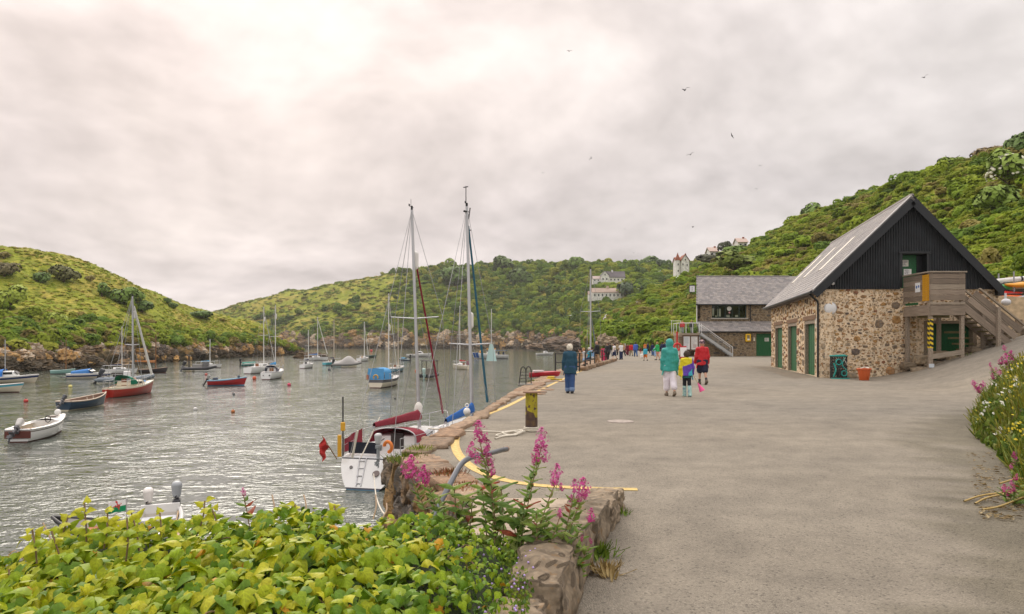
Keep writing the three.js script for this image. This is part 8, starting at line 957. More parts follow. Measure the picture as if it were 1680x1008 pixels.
{ // child with a fishing net
const o = { w: 0.94, lean: 0.0, legs: [[0.1, 0.08], [-0.14, 0.14]], arms: [[0.06, 0.2, 0.2], [0.1, 0.22, 0.35]] }, J = skeleton(o), c = 0.0115, jk = jacketGeo(J, o, c, { hem: 0.46, grow: 0.02, hood: 'down', fold: 0.006 });
tint(jk, (x, y, z) => { const s = y - J.pelvis[1]; return x < -0.1 || (s > 0.16 + x * 0.35 && x < 0.1) ? [0.72, 0.6, 0.01] : x > 0.01 && s < -0.02 + (x - 0.01) * 0.9 && x < 0.13 ? [0.05, 0.42, 0.55] : [0.12, 0.05, 0.42]; });
const hs = 1.36, p = onLevel(1127, 651), boots = texture(64, (u, v) => H2(u * 20 | 0, v * 16 | 0, 4) > 0.8 ? [0.2, 0.3, 0.4] : [0.36, 0.56, 0.5], true);
person('child in a yellow purple and blue jacket with black leggings and pale boots', p, hs, J, [['body', bodyGeo(J, o, 0.015), skin], ['jacket', jk, new THREE.MeshStandardMaterial({ vertexColors: true, roughness: 0.6, bumpMap: clothBump, bumpScale: 0.006 })], ['skirt', legsGeo(J, o, c, { cut: 0.1, skirt: 0.19, grow: 0.004 }), fabric([0.02, 0.12, 0.13])], ['leggings', legsGeo(J, o, c, { cut: 0.98, grow: 0.004, r: [0.05, 0.036, 0.028] }), fabric([0.012, 0.012, 0.016])], ['boots', legsGeo(J, o, c, { top: false, from: 0.64, cut: 1, grow: 0.012, r: [0.05, 0.034, 0.03], foot: true }), std([1, 1, 1], 0.4, { map: boots })], ['hair', hairGeo(J, o, 0.008, { r: [0.068, 0.08, 0.078], curl: 0.012, low: 0.05, long: 0.05 }), std([0.05, 0.028, 0.016], 0.7)]], 0.03);
const hnd = J.arms[1].ha.map((q) => q * hs), n = thing('fishing_net', 'bright pink fishing net trailing from the hand of the child', 'net', p.clone().add(V3(hnd[0], 0, hnd[2]))), d = V3(0.2, -0.4, 0.1), a = V3(0, hnd[1] + 0.1, 0), b = a.clone().addScaledVector(d, 0.75); part('handle', new GB().bar(a, b, 0.012).done(), std([0.6, 0.5, 0.3], 0.7), n); part('bag', new THREE.ConeGeometry(0.09, 0.3, 12, 3, true).rotateX(Math.PI).applyMatrix4(trs(b.clone().addScaledVector(d.clone().normalize(), 0.13), quatTo(V3(0, -1, 0), d.clone().negate().normalize()), 1)), std([0.85, 0.1, 0.3], 0.7, { side: THREE.DoubleSide }), n);
}
{ // walker in a red coat
const o = { w: 1.0, lean: 0.03, legs: [[0.2, 0.06], [-0.22, 0.42]], arms: [[0.08, 0.15, 0.45], [-0.06, 0.15, 0.45]] }, J = skeleton(o), c = 0.0105;
person('person in a red hooded coat, navy shorts and knitted hat walking away', onLevel(1152.5, 631), 1.72, J, [['body', bodyGeo(J, o, 0.014), skin], ['coat', jacketGeo(J, o, c, { hem: 0.445, grow: 0.017, hood: 'down', fold: 0.006 }), fabric([0.52, 0.008, 0.016], 0.6)], ['shorts', legsGeo(J, o, c, { cut: 0.42, grow: 0.018, r: [0.06, 0.05, 0.04] }), fabric([0.012, 0.016, 0.04])], ['socks', legsGeo(J, o, c, { top: false, from: 0.86, cut: 1, grow: 0.004, r: [0.05, 0.034, 0.022] }), fabric([0.03, 0.03, 0.035])], ['shoes', shoesGeo(J, o, c, 0.012), std([0.1, 0.075, 0.05], 0.8)], ['hat', mesher((x, y, z) => Math.max(ell(x, y, z, [J.head[0], J.head[1] + 0.02, J.head[2] + 0.003], [0.064, 0.072, 0.072]), J.head[1] - 0.004 - y), [-0.1, 0.8, -0.12], [0.1, 1.06, 0.12], 0.008), std([1, 1, 1], 0.95, { map: texture(64, (u, v) => ((v * 6.3 + 0.2 * Math.sin(u * 60)) % 1) < 0.4 ? [0.55, 0.36, 0.36] : [0.09, 0.05, 0.07], true) })]], -0.03);
}
{
const c = 0.026, S = [
{ w: 1.1, legs: [[0.05, 0.02], [-0.06, 0.05]], arms: [[0.1, 0.16, 0.5], [0.1, 0.16, 0.5]] }, { w: 1.1, legs: [[0.28, 0.1], [-0.26, 0.3]], arms: [[-0.2, 0.15, 0.2], [0.2, 0.15, 0.3]] },
{ w: 1.05, lean: 0.04, legs: [[-0.22, 0.25], [0.2, 0.06]], arms: [[0.3, 0.15, 0.6], [-0.1, 0.2, 0.3]] }, { w: 1.0, legs: [[1.45, 1.5], [1.4, 1.42]], arms: [[0.5, 0.15, 0.5], [0.45, 0.15, 0.6]] }].map((o) => { const J = skeleton(o), q = {}; const lazy = (n, f) => () => q[n] ??= f(); return { o, J, body: lazy('b', () => bodyGeo(J, o, c)), coat: lazy('c', () => jacketGeo(J, o, c, { grow: 0.02, fold: 0 })), tee: lazy('t', () => jacketGeo(J, o, c, { grow: 0.016, sleeve: 0.5, hem: 0.49, fold: 0 })), long: lazy('l', () => legsGeo(J, o, c, { cut: 0.97, grow: 0.014, fold: 0 })), short: lazy('s', () => legsGeo(J, o, c, { cut: 0.5, grow: 0.018, fold: 0 })), skirt: lazy('k', () => legsGeo(J, o, c, { cut: 0.12, skirt: 0.24, grow: 0.012, fold: 0 })), shoes: lazy('h', () => shoesGeo(J, o, c, 0.014)), hair: lazy('r', () => hairGeo(J, o, 0.02, {})) }; });
const K = { black: [0.02, 0.02, 0.024], navy: [0.015, 0.025, 0.08], white: [0.75, 0.74, 0.74], red: [0.55, 0.02, 0.03], blue: [0.06, 0.13, 0.5], jean: [0.06, 0.13, 0.3], aqua: [0.05, 0.4, 0.55], orange: [0.65, 0.16, 0.02], green: [0.02, 0.4, 0.12], pink: [0.8, 0.22, 0.24], tan: [0.45, 0.28, 0.16], wine: [0.14, 0.015, 0.03], grey: [0.3, 0.3, 0.31], khaki: [0.3, 0.23, 0.13], sky: [0.3, 0.5, 0.8], dark: [0.04, 0.025, 0.02], fair: [0.4, 0.25, 0.1], silver: [0.6, 0.57, 0.52] }, M = {}; const mt = (k) => M[k] ??= fabric(K[k]);
for (const [label, x, y, h, s, top, tk, bot, bk, hair, turn] of [
['tall bald man in black jacket and tan trousers leaning at the railing', 980, 600, 1.75, 2, 'coat', 'black', 'long', 'tan', null, 1.2], ['person all in black holding a pink bodyboard', 997, 594, 1.62, 0, 'coat', 'black', 'long', 'black', 'dark', 2.2], ['person in white shirt with navy shorts bending forward', 1008, 590.5, 1.58, 2, 'tee', 'white', 'short', 'navy', 'dark', 1.9], ['person in white top and dark trousers right of the bending one', 1019, 590.5, 1.6, 0, 'tee', 'white', 'long', 'navy', 'fair', 0.6],
['walker in red jacket and pale trousers in the far crowd', 1035.5, 584.5, 1.6, 1, 'coat', 'red', 'long', 'khaki', 'dark', 0.2], ['person in blue top and jeans beside the red jacket', 1043, 585.5, 1.72, 1, 'coat', 'blue', 'long', 'jean', 'dark', 0.1], ['person in wine red clothes left of the red jacket', 1030, 583.5, 1.5, 0, 'coat', 'wine', 'long', 'wine', 'dark', 2.8], ['small child in turquoise top and orange shorts in the open', 1059, 592.3, 1.28, 1, 'coat', 'aqua', 'short', 'orange', 'fair', 0.3],
['woman in green jacket and pink skirt facing the harbour', 1079, 591.5, 1.72, 2, 'coat', 'green', 'skirt', 'pink', 'fair', 1.0], ['person in navy behind the green jacket', 1087, 584.5, 1.72, 0, 'coat', 'navy', 'long', 'navy', 'dark', 0.5], ['tall figure in dark blue right of the green jacket', 1092, 583.5, 1.8, 0, 'coat', 'navy', 'long', 'black', 'dark', 2.0], ['figure with rust red top behind the navy one', 1088, 582, 1.62, 1, 'coat', 'wine', 'long', 'navy', 'fair', 0.2],
['person in dark jacket just left of the green jacket', 1071, 584, 1.6, 0, 'coat', 'navy', 'long', 'jean', 'dark', 0.4], ['child in pale blue beside the green jacket', 1075, 585, 1.2, 0, 'tee', 'sky', 'long', 'sky', 'fair', 2.4], ['person in dark clothes and orange scarf colours behind the turquoise child', 1063, 580, 1.7, 1, 'coat', 'navy', 'long', 'black', 'dark', 1.4], ['person in orange top behind the turquoise child', 1058.5, 580, 1.6, 0, 'tee', 'orange', 'long', 'jean', 'dark', 2.6], ['small child in dark pink standing among the far crowd', 1051, 581.5, 1.0, 0, 'coat', 'wine', 'skirt', 'pink', 'dark', 0.2],
['person in grey and white near the path corner', 1026, 582, 1.5, 2, 'tee', 'grey', 'long', 'wine', 'silver', 0.9], ['figure in brown behind the white tops', 1013, 583, 1.6, 0, 'coat', 'khaki', 'long', 'black', 'dark', 2.2], ['person in black behind the bodyboard', 1001, 585, 1.66, 2, 'coat', 'black', 'long', 'grey', 'dark', 1.7], ['person in tan by the dark bus of people at the far bend', 1023, 584.5, 1.55, 1, 'coat', 'tan', 'long', 'black', 'fair', 0.4], ['last walker in navy at the far bend of the quay', 1094, 580.5, 1.7, 1, 'coat', 'navy', 'long', 'navy', 'dark', 0.2]]) {
const q = S[s], g = [['body', q.body(), skin], [top === 'tee' ? 'shirt' : 'jacket', q[top](), mt(tk)], [{ long: 'trousers', short: 'shorts', skirt: 'skirt' }[bot], q[bot](), mt(bk)], ['shoes', q.shoes(), mt('black')]]; if (hair) g.push(['hair', q.hair(), mt(hair)]); person(label.replace('by the dark bus of people ', '').replace(' and orange scarf colours', ''), onLevel(x, y), h, q.J, g, turn, 'people in the far crowd');
}
for (const [label, x, d, tk, bk, hair] of [['seated person in tan top on the wall behind the railing', 952, 40.6, 'tan', 'khaki', 'dark'], ['seated person in white top on the wall behind the railing', 958, 43.5, 'white', 'sky', 'fair'], ['seated person in bright blue top on the wall behind the railing', 967, 46.8, 'aqua', 'navy', 'silver'], ['seated person in blue and white beyond the bright blue top', 971.5, 49.5, 'sky', 'white', 'dark']]) { const q = S[3], p = at(x, HORIZON, d); person(label, V3(p.x, 0.02, p.z), 1.6, q.J, [['body', q.body(), skin], ['shirt', q.tee(), mt(tk)], ['shorts', q.short(), mt(bk)], ['shoes', q.shoes(), mt('black')], ['hair', q.hair(), mt(hair)]], 1.35, 'people seated by the railing'); }
for (const [label, x, y, tk] of [['person in red on the balcony of the harbour building', 1120, 545, 'red'], ['person in dark clothes leaning on the balcony rail', 1135, 546, 'black']]) { const q = S[0]; person(label, at(x, y, 81.8).setY(EYE + (HORIZON - 547) * 81 / F), 1.55, q.J, [['body', q.body(), skin], ['jacket', q.coat(), mt(tk)], ['trousers', q.long(), mt('grey')], ['shoes', q.shoes(), mt('black')], ['hair', q.hair(), mt('fair')]], 2.6); }
const bb = thing('bodyboard', 'pink bodyboard held upright by the person in black', 'board', onLevel(990.5, 593.5)); part('deck', new GB().rbox(0, 0.58, 0, 0.46, 1.08, 0.06, 0.03, euler(0.08, 0.1, 0.04)).done(), std([0.7, 0.03, 0.13], 0.5), bb); part('edge', new GB().rbox(0, 0.05, 0.02, 0.42, 0.06, 0.09, 0.03).done(), whitePaint, bb);
const bg = thing('carrier_bag', 'white carrier bag beside the child in turquoise', 'bag', onLevel(1053, 588)); part('bag', new GB().rbox(0, 0.22, 0, 0.34, 0.44, 0.2, 0.09).done(), whitePaint, bg); part('handle', new THREE.TorusGeometry(0.1, 0.012, 6, 14, Math.PI).translate(0, 0.42, 0), whitePaint, bg);
}
const leafTex = texture(256, (u, v) => { const x = Math.abs(u - 0.5) * 2, mid = Math.exp(-((x * 26) ** 2)), side = [0.1, 0.32, 0.55].reduce((s, o) => s + Math.exp(-(((v - o - x * 0.38) * 46) ** 2)) * (1 - x), 0); const n = wfbm(u, v, 7, 4, 5); const k = 0.8 + 0.3 * n + 0.5 * Math.min(1, mid + 0.7 * side); return [k * 1.02, k, k * 0.9 + 0.16 * mid]; }, true);
function leafGeo(prof, seed, fold = 0.35, droop = 0.35) {                                 // one leaf: base at the origin, tip along +y, upper face towards +z
const r = rngOf(seed), nu = 4, nv = 6, w = (v) => { const k = v * (prof.length - 1), i = Math.min(prof.length - 2, k | 0); return mix(prof[i], prof[i + 1], k - i); }, tw = (r() - 0.5) * 0.5, wav = r() * 6;
return surf(nu, nv, (u, v) => { const s = u * 2 - 1, a = Math.abs(s), x = s * w(v), y = v * (1 - 0.04 * a) - 0.16 * a * Math.pow(1 - v, 3), z = -fold * Math.abs(x) * (0.55 + 0.45 * a) + 0.05 * Math.sin(v * 6 + wav + s * 2) * a - droop * v * v + tw * x * v; return V3(x, y, z); });
}
const IVY = [leafGeo([0.2, 0.47, 0.4, 0.27, 0.16, 0.07, 0.0], 1, 0.35, 0.2), leafGeo([0.22, 0.52, 0.34, 0.33, 0.15, 0.06, 0.0], 2, 0.6, 0.1), leafGeo([0.18, 0.42, 0.4, 0.28, 0.18, 0.08, 0.0], 3, -0.3, 0.35), leafGeo([0.2, 0.54, 0.3, 0.4, 0.14, 0.05, 0.0], 4, 0.45, 0.2), leafGeo([0.2, 0.44, 0.42, 0.3, 0.18, 0.08, 0.0], 5, 0.8, 0.3)];
const leafM = (c, ro = 0.5) => phys(c, ro, { map: leafTex, transmission: 0.34, thickness: 0, side: THREE.DoubleSide, specularIntensity: 0.35 });
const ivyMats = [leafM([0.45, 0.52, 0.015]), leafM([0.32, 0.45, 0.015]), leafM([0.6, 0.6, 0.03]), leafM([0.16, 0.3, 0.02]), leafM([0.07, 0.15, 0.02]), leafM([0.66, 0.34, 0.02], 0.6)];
const leafWhite = leafM([1, 1, 1]);
{
const t = thing('ivy', 'thick bright yellow green ivy covering the foreground wall', 'ivy'), r = rngOf(404), stem = std([0.2, 0.13, 0.07], 0.9);
const CR = [[-80, 955], [0, 930], [60, 902], [130, 872], [230, 862], [330, 855], [450, 850], [540, 838], [600, 860], [690, 848], [780, 872], [850, 905], [900, 945], [930, 990]];
const crest = (px) => { for (let i = 1; i < CR.length; i++) if (px <= CR[i][0]) { const k = clamp((px - CR[i - 1][0]) / (CR[i][0] - CR[i - 1][0])); return mix(CR[i - 1][1], CR[i][1], k); } return 1000; };
const topY = (x, z) => { const d = -z, px = 840 + F * x / Math.max(d, 3.7), base = EYE - (crest(px) - HORIZON) / F * 4.15; const fr = 1 - sstep(4.05, 4.6, d), side = 1 - sstep(-0.12, 0.24, x); return mix(0.05, base * mix(1, 0.86, sstep(3.4, 2.2, d)), Math.min(fr, side)) + 0.11 * fbm(x * 3.1, z * 3.1, 1, 3) * side - 0.03; };
part('dark_underlayer', surf(90, 40, (u, v) => { const x = mix(-5.2, 0.1, u), z = mix(-1.7, -4.75, v); return V3(x, topY(x, z) - 0.05, z); }), std([0.025, 0.035, 0.012], 1), t);  // solid dark sheet below the leaves, painted for the shade between them
const up = V3(), put = (p, n, size, tip) => { const y = tip.clone().addScaledVector(n, -tip.dot(n)).normalize(), x = V3().crossVectors(y, n); return new THREE.Matrix4().makeBasis(x, y, n).scale(V3(size, size, size)).setPosition(p); };
const all = [], nrm = (x, z) => V3(-(topY(x + 0.06, z) - topY(x - 0.06, z)) / 0.12, 1, -(topY(x, z + 0.06) - topY(x, z - 0.06)) / 0.12).normalize();
for (let k = 0; k < 11500; k++) {
const z = -mix(1.75, 4.62, Math.pow(r(), 0.85)), d = -z, x = mix(-Math.min(5.0, d * 0.82 + 0.35), 0.22 - 0.1 * sstep(4, 3, d), r()), n = nrm(x, z), lay = r(), clump = fbm(x * 3.2, z * 3.2, 4, 2);
const p = V3(x, topY(x, z), z).addScaledVector(n, mix(-0.07, 0.085, lay) + 0.1 * clump); if (p.y < 0.08 && r() < 0.6) continue;
const big = (1 - sstep(-0.7, 0.1, x)) * (0.55 + 0.45 * r()), size = mix(0.028, 0.088, big) * mix(0.6, 1.25, r()) * (d > 3.6 ? 0.82 : 1);
const nn = n.clone().multiplyScalar(0.75).add(V3((r() - 0.5) * 1.9, (r() - 0.15) * 0.9, 0.3 + (r() - 0.5) * 1.9)).normalize(), tip = V3((r() - 0.5) * 1.6, -0.8, 0.5 + (r() - 0.5) * 1.4).addScaledVector(n, -0.2).normalize();
const q = r(), lush = fbm(x * 1.7, z * 1.7, 9, 2), mi = q < 0.014 ? 5 : lay < 0.36 ? (q < 0.5 ? 4 : 3) : x > -0.55 + lush ? (q < 0.5 ? 3 : 1) : q < 0.16 + 0.3 * lush ? 2 : q < 0.5 ? 0 : q < 0.82 ? 1 : 3;  // deepest leaves take the darkest greens, inner shade put into their colour
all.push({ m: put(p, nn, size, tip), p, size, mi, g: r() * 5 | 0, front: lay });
}
// upright shoots standing clear of the mass
const shoots = [[140, 915, 138, 826, 3.75, 10], [228, 905, 214, 838, 3.7, 6], [322, 880, 336, 822, 4.0, 8], [205, 930, 208, 850, 3.4, 7], [110, 960, 84, 872, 3.6, 6], [470, 870, 484, 828, 4.2, 8], [545, 860, 548, 830, 4.2, 7], [18, 985, 14, 935, 3.5, 6], [690, 868, 695, 842, 4.3, 5], [60, 930, 52, 868, 3.5, 8], [170, 900, 176, 836, 3.6, 9], [260, 890, 262, 842, 3.9, 7], [355, 875, 348, 836, 4.1, 7], [90, 900, 112, 846, 3.8, 8]];
for (const [bx, by, tx, ty, d, n] of shoots) { const a = at(bx, by, d), b = at(tx, ty, d + 0.05), mid = a.clone().lerp(b, 0.5).add(V3(0.02, 0, 0.02)); part('shoot', new GB().tube([a, mid, b], 0.0045, 14, 5).done(), stem, t); const cv = new THREE.CatmullRomCurve3([a, mid, b]); for (let i = 0; i < n; i++) { const k = mix(0.3, 1.0, i / (n - 1)), ang = i * 2.4 + bx, p = cv.getPoint(k), o = V3(Math.cos(ang), 0.25, Math.sin(ang)).normalize(); const nn = V3(-o.x * 0.4, 0.75, 0.55 - o.z * 0.4).normalize(); all.push({ m: put(p.clone().addScaledVector(o, 0.012), nn, mix(0.1, 0.05, k) * mix(0.85, 1.15, r()), o.clone().add(V3(0, -0.35, 0.1))), p, size: 0.3, mi: k > 0.8 ? 2 : [0, 1, 2][i % 3], g: i % 5, front: 1 }); } }
// the 290 that show largest are leaves of their own
const score = (l) => l.size / l.p.distanceTo(camera.position) * (0.25 + l.front); const vis = (l) => { const [x, y] = px2(l.p); return x > -20 && x < 900 && y < 1015; }; all.sort((a, b) => (vis(b) ? score(b) : 0) - (vis(a) ? score(a) : 0));
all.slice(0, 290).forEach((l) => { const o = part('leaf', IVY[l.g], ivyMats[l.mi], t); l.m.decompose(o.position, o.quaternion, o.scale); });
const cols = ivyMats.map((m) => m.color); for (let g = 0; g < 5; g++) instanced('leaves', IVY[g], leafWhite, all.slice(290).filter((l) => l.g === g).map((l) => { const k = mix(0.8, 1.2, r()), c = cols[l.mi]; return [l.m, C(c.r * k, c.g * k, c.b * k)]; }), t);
const g = new GB(); for (let i = 0; i < 46; i++) { const x = mix(-3.4, -0.1, r()), z = -mix(2.0, 4.3, r()), y = topY(x, z); g.tube([V3(x, y - 0.04, z), V3(x + (r() - 0.5) * 0.2, y + 0.02, z + (r() - 0.5) * 0.2), V3(x + (r() - 0.5) * 0.4, y - 0.02, z + 0.15 * r())], 0.004, 10, 5); } part('runners', g.done(), stem, t, 'stuff');
const dry = thing('dead_weed', 'thin dry grass stems poking up behind the ivy at left', 'dry plant'), ds = std([0.55, 0.4, 0.28], 0.9); for (const [x0, y0, x1, y1] of [[66, 960, 28, 906], [106, 950, 70, 858], [104, 965, 84, 926], [12, 950, 0, 918], [448, 856, 446, 812], [500, 850, 498, 812], [612, 852, 616, 812], [628, 850, 634, 826]]) part('stem', new GB().tube([at(x0, y0, 4.1), at((x0 + x1) / 2 + 3, (y0 + y1) / 2, 4.12), at(x1, y1, 4.15)], 0.005, 10, 5).done(), ds, dry);
// small creeping plant with lilac flowers at the end of the ivy
const cr = [], fl = [], rr = rngOf(77); for (let i = 0; i < 1500; i++) { const z = -mix(2.3, 4.1, rr()), x = mix(-0.35, 0.16, Math.sqrt(rr())) - (4.1 + z) * 0.1, y = 0.3 + 0.08 * (1 - sstep(-0.4, 0.02, x)) + 0.05 * rr(); const q = euler(-0.9 + rr() * 1.2, rr() * 6.28, (rr() - 0.5) * 1.4); cr.push([trs(V3(x, y, z), q, mix(0.012, 0.026, rr())), C(...pick(rr, [[0.2, 0.32, 0.04], [0.3, 0.4, 0.05], [0.12, 0.22, 0.04]]))]); if (i % 20 === 0) fl.push([trs(V3(x, y + 0.035, z), q, 0.007), C(0.5, 0.36, 0.72)]); }
const cp = thing('creeping_plant', 'low small leaved creeper with tiny lilac flowers beside the stone', 'plant'); instanced('leaves', IVY[0], leafWhite, cr, cp); instanced('flowers', new THREE.IcosahedronGeometry(1, 0), std([1, 1, 1], 0.8), fl, cp);
}
const valLeaf = [leafGeo([0.08, 0.17, 0.2, 0.17, 0.12, 0.06, 0.0], 11, 0.4, 0.3), leafGeo([0.08, 0.16, 0.22, 0.2, 0.13, 0.06, 0.0], 12, 0.6, 0.15)], valMats = [[0.2, 0.33, 0.055], [0.27, 0.39, 0.07], [0.14, 0.25, 0.05], [0.32, 0.4, 0.1], [0.42, 0.1, 0.05]].map((c) => leafM(c, 0.55)), valStem = std([0.3, 0.2, 0.11], 0.8), valGreen = std([0.22, 0.28, 0.08], 0.8);
function floretHead(seed) { const r = rngOf(seed), g = new GB(), pet = new THREE.BufferGeometry(); { const p = [0, 0, 0], ix = []; for (let i = 0; i < 5; i++) { const a = i / 5 * 6.2832; for (const [k, da, z] of [[1, -0.42, 0.2], [1.15, 0, 0.35], [1, 0.42, 0.2]]) p.push(Math.cos(a + da) * k, z, Math.sin(a + da) * k); ix.push(0, i * 3 + 2, i * 3 + 1, 0, i * 3 + 3, i * 3 + 2); } pet.setAttribute('position', new THREE.Float32BufferAttribute(p, 3)); pet.setIndex(ix); pet.computeVertexNormals(); }
for (let i = 0; i < 85; i++) { const h = r(), a = r() * 6.2832, lump = 0.75 + 0.35 * Math.sin(a * 3 + h * 7), R = Math.sin(Math.PI * clamp(0.16 + h * 0.8)) * 0.46 * lump * Math.sqrt(0.35 + 0.65 * r()); const p = V3(Math.cos(a) * R, h * 1.0 - 0.5, Math.sin(a) * R), o = V3(p.x, 0.2 + p.y * 0.6, p.z).normalize(); g.add(pet, trs(p, quatTo(UPV, o), 0.075)); if (i % 2) g.add(new THREE.ConeGeometry(0.03, 0.12, 4), trs(p.clone().addScaledVector(o, -0.06), quatTo(UPV, o.clone().negate()), 1)); } return g.done(); }
const HEADS = [1, 2, 3, 4].map(floretHead), pinks = [[0.62, 0.06, 0.3], [0.7, 0.1, 0.36], [0.52, 0.04, 0.24], [0.68, 0.14, 0.4]].map((c) => phys(c, 0.7, { side: THREE.DoubleSide, transmission: 0.2, thickness: 0 }));
function valerian(label, base, d, heads, o = {}) {
const t = thing('valerian', label, 'flowering plant'), r = rngOf(base[0] * 7 + base[1]), k = d / F, mains = heads.filter((h) => h[3] !== 1);
for (const [x, y, s, sub] of heads) {
const dd = d + (r() - 0.5) * 0.22, top = at(x, y, dd), main = sub === 1 ? mains.reduce((q, m) => Math.abs(m[0] - x) + Math.abs(m[1] - y) < Math.abs(q[0] - x) + Math.abs(q[1] - y) ? m : q, mains[0]) : null;
const b = at(base[0] + (r() - 0.5) * 26, base[1] + r() * 10, d + (r() - 0.5) * 0.2).setY(o.root ?? 0.06), from = main ? at(main[0], main[1] + 26, dd) : b, mid = from.clone().lerp(top, 0.55).add(V3((r() - 0.5) * 0.05, 0.02, (r() - 0.5) * 0.05)), low = top.clone().add(V3(0, -s * k * 0.4, 0)), cv = new THREE.CatmullRomCurve3([from, mid, low]);
part('stem', new THREE.TubeGeometry(cv, 16, main ? 0.0022 : 0.0036, 5), main ? valGreen : r() < 0.5 ? valStem : valGreen, t);
const h = part('flower_head', HEADS[r() * 4 | 0], pinks[r() * 4 | 0], t); h.position.copy(top); h.scale.set(s * k * 1.0, s * k * 1.15, s * k * 1.0); h.rotation.set((r() - 0.5) * 0.5, r() * 6, (r() - 0.5) * 0.5);
if (!main) { const L = cv.getLength(), n = Math.max(3, Math.round(L / 0.058)); for (let i = 0; i < n; i++) { const f = mix(0.12, 0.93, i / n), p = cv.getPoint(f), a0 = i * 1.6 + x; for (const s2 of [0, Math.PI]) { const a = a0 + s2 + (r() - 0.5) * 0.5, out = V3(Math.cos(a), 0.55 + 0.3 * r(), Math.sin(a)).normalize(), nn = V3(-out.x * 0.5, 0.85, -out.z * 0.5 + 0.25).normalize(), y = out, xx = V3().crossVectors(y, nn).normalize(), zz = V3().crossVectors(xx, y); const o2 = part('leaf', valLeaf[r() * 2 | 0], r() < 0.05 ? valMats[4] : valMats[r() * 4 | 0], t); const sz = mix(0.115, 0.05, f) * mix(0.7, 1.25, r()); new THREE.Matrix4().makeBasis(xx, y, zz).scale(V3(sz, sz, sz)).setPosition(p).decompose(o2.position, o2.quaternion, o2.scale); } } }
}
for (const [x, y, tx, ty] of o.bare ?? []) { const a = at(x, y, d).setY(o.root ?? 0.06), b = at(tx, ty, d + (r() - 0.5) * 0.3), m = a.clone().lerp(b, 0.5).add(V3(0.01, 0.03, 0)); const cv = new THREE.CatmullRomCurve3([a, m, b]); part('stem', new THREE.TubeGeometry(cv, 12, 0.004, 5), valStem, t); for (let i = 0; i < 7; i++) for (const s2 of [0, Math.PI]) { const p = cv.getPoint(mix(0.35, 1, i / 6)), g = i * 1.5 + s2, out = V3(Math.cos(g), 0.5, Math.sin(g)).normalize(), nn = V3(-out.x * 0.4, 0.8, 0.4).normalize(), xx = V3().crossVectors(out, nn).normalize(), zz = V3().crossVectors(xx, out), o2 = part('leaf', valLeaf[i % 2], r() < 0.08 ? valMats[4] : valMats[r() * 4 | 0], t), sz = mix(0.08, 0.14, r()); new THREE.Matrix4().makeBasis(xx, out, zz).scale(V3(sz, sz, sz)).setPosition(p).decompose(o2.position, o2.quaternion, o2.scale); } }
}
valerian('tall pink valerian with clustered heads beside the pipe handrail', [812, 858], 4.5, [[786, 707, 30], [797, 733, 26], [774, 737, 22, 1], [803, 754, 18, 1], [783, 752, 16, 1], [808, 772, 15, 1], [790, 756, 14, 1]], { bare: [[815, 860, 805, 790], [800, 862, 790, 800], [825, 862, 822, 800]] });
valerian('pink valerian with two tall heads standing before the yellow line', [845, 876], 4.4, [[889, 719, 31], [881, 745, 22], [894, 747, 20, 1], [877, 757, 13, 1], [879, 735, 10, 1]], { bare: [[850, 880, 838, 830], [846, 882, 860, 840]] });
valerian('pink valerian with rounded head in front of the line end', [872, 884], 4.3, [[913, 777, 29], [909, 789, 16, 1], [921, 799, 12, 1]], { bare: [[876, 884, 880, 840], [868, 884, 898, 850]] });
valerian('pink valerian leaning right with several heads below the line end', [892, 890], 4.35, [[943, 797, 19], [957, 799, 28], [951, 815, 15, 1], [961, 812, 14, 1], [937, 818, 12, 1], [970, 846, 20], [919, 842, 13], [948, 818, 10, 1]], { bare: [[895, 890, 930, 870], [900, 895, 940, 890], [890, 890, 915, 880]] });
valerian('pink valerian with dense heads against the quay corner stone', [742, 868], 4.6, [[673, 766, 34], [696, 778, 26], [684, 778, 20, 1], [700, 790, 15, 1], [688, 797, 10, 1]], { bare: [[745, 866, 720, 815], [750, 868, 745, 800], [738, 868, 762, 815], [760, 866, 775, 820]] });
valerian('low small valerian sprig with tiny heads beside the wall end', [930, 905], 4.3, [[955, 883, 9], [969, 888, 8]], { bare: [[920, 905, 905, 920], [925, 900, 940, 925], [915, 902, 890, 935]] });
valerian('single red valerian bud on a thin stem above the ivy', [412, 862], 4.1, [[399, 807, 12]], { root: 0.45 });
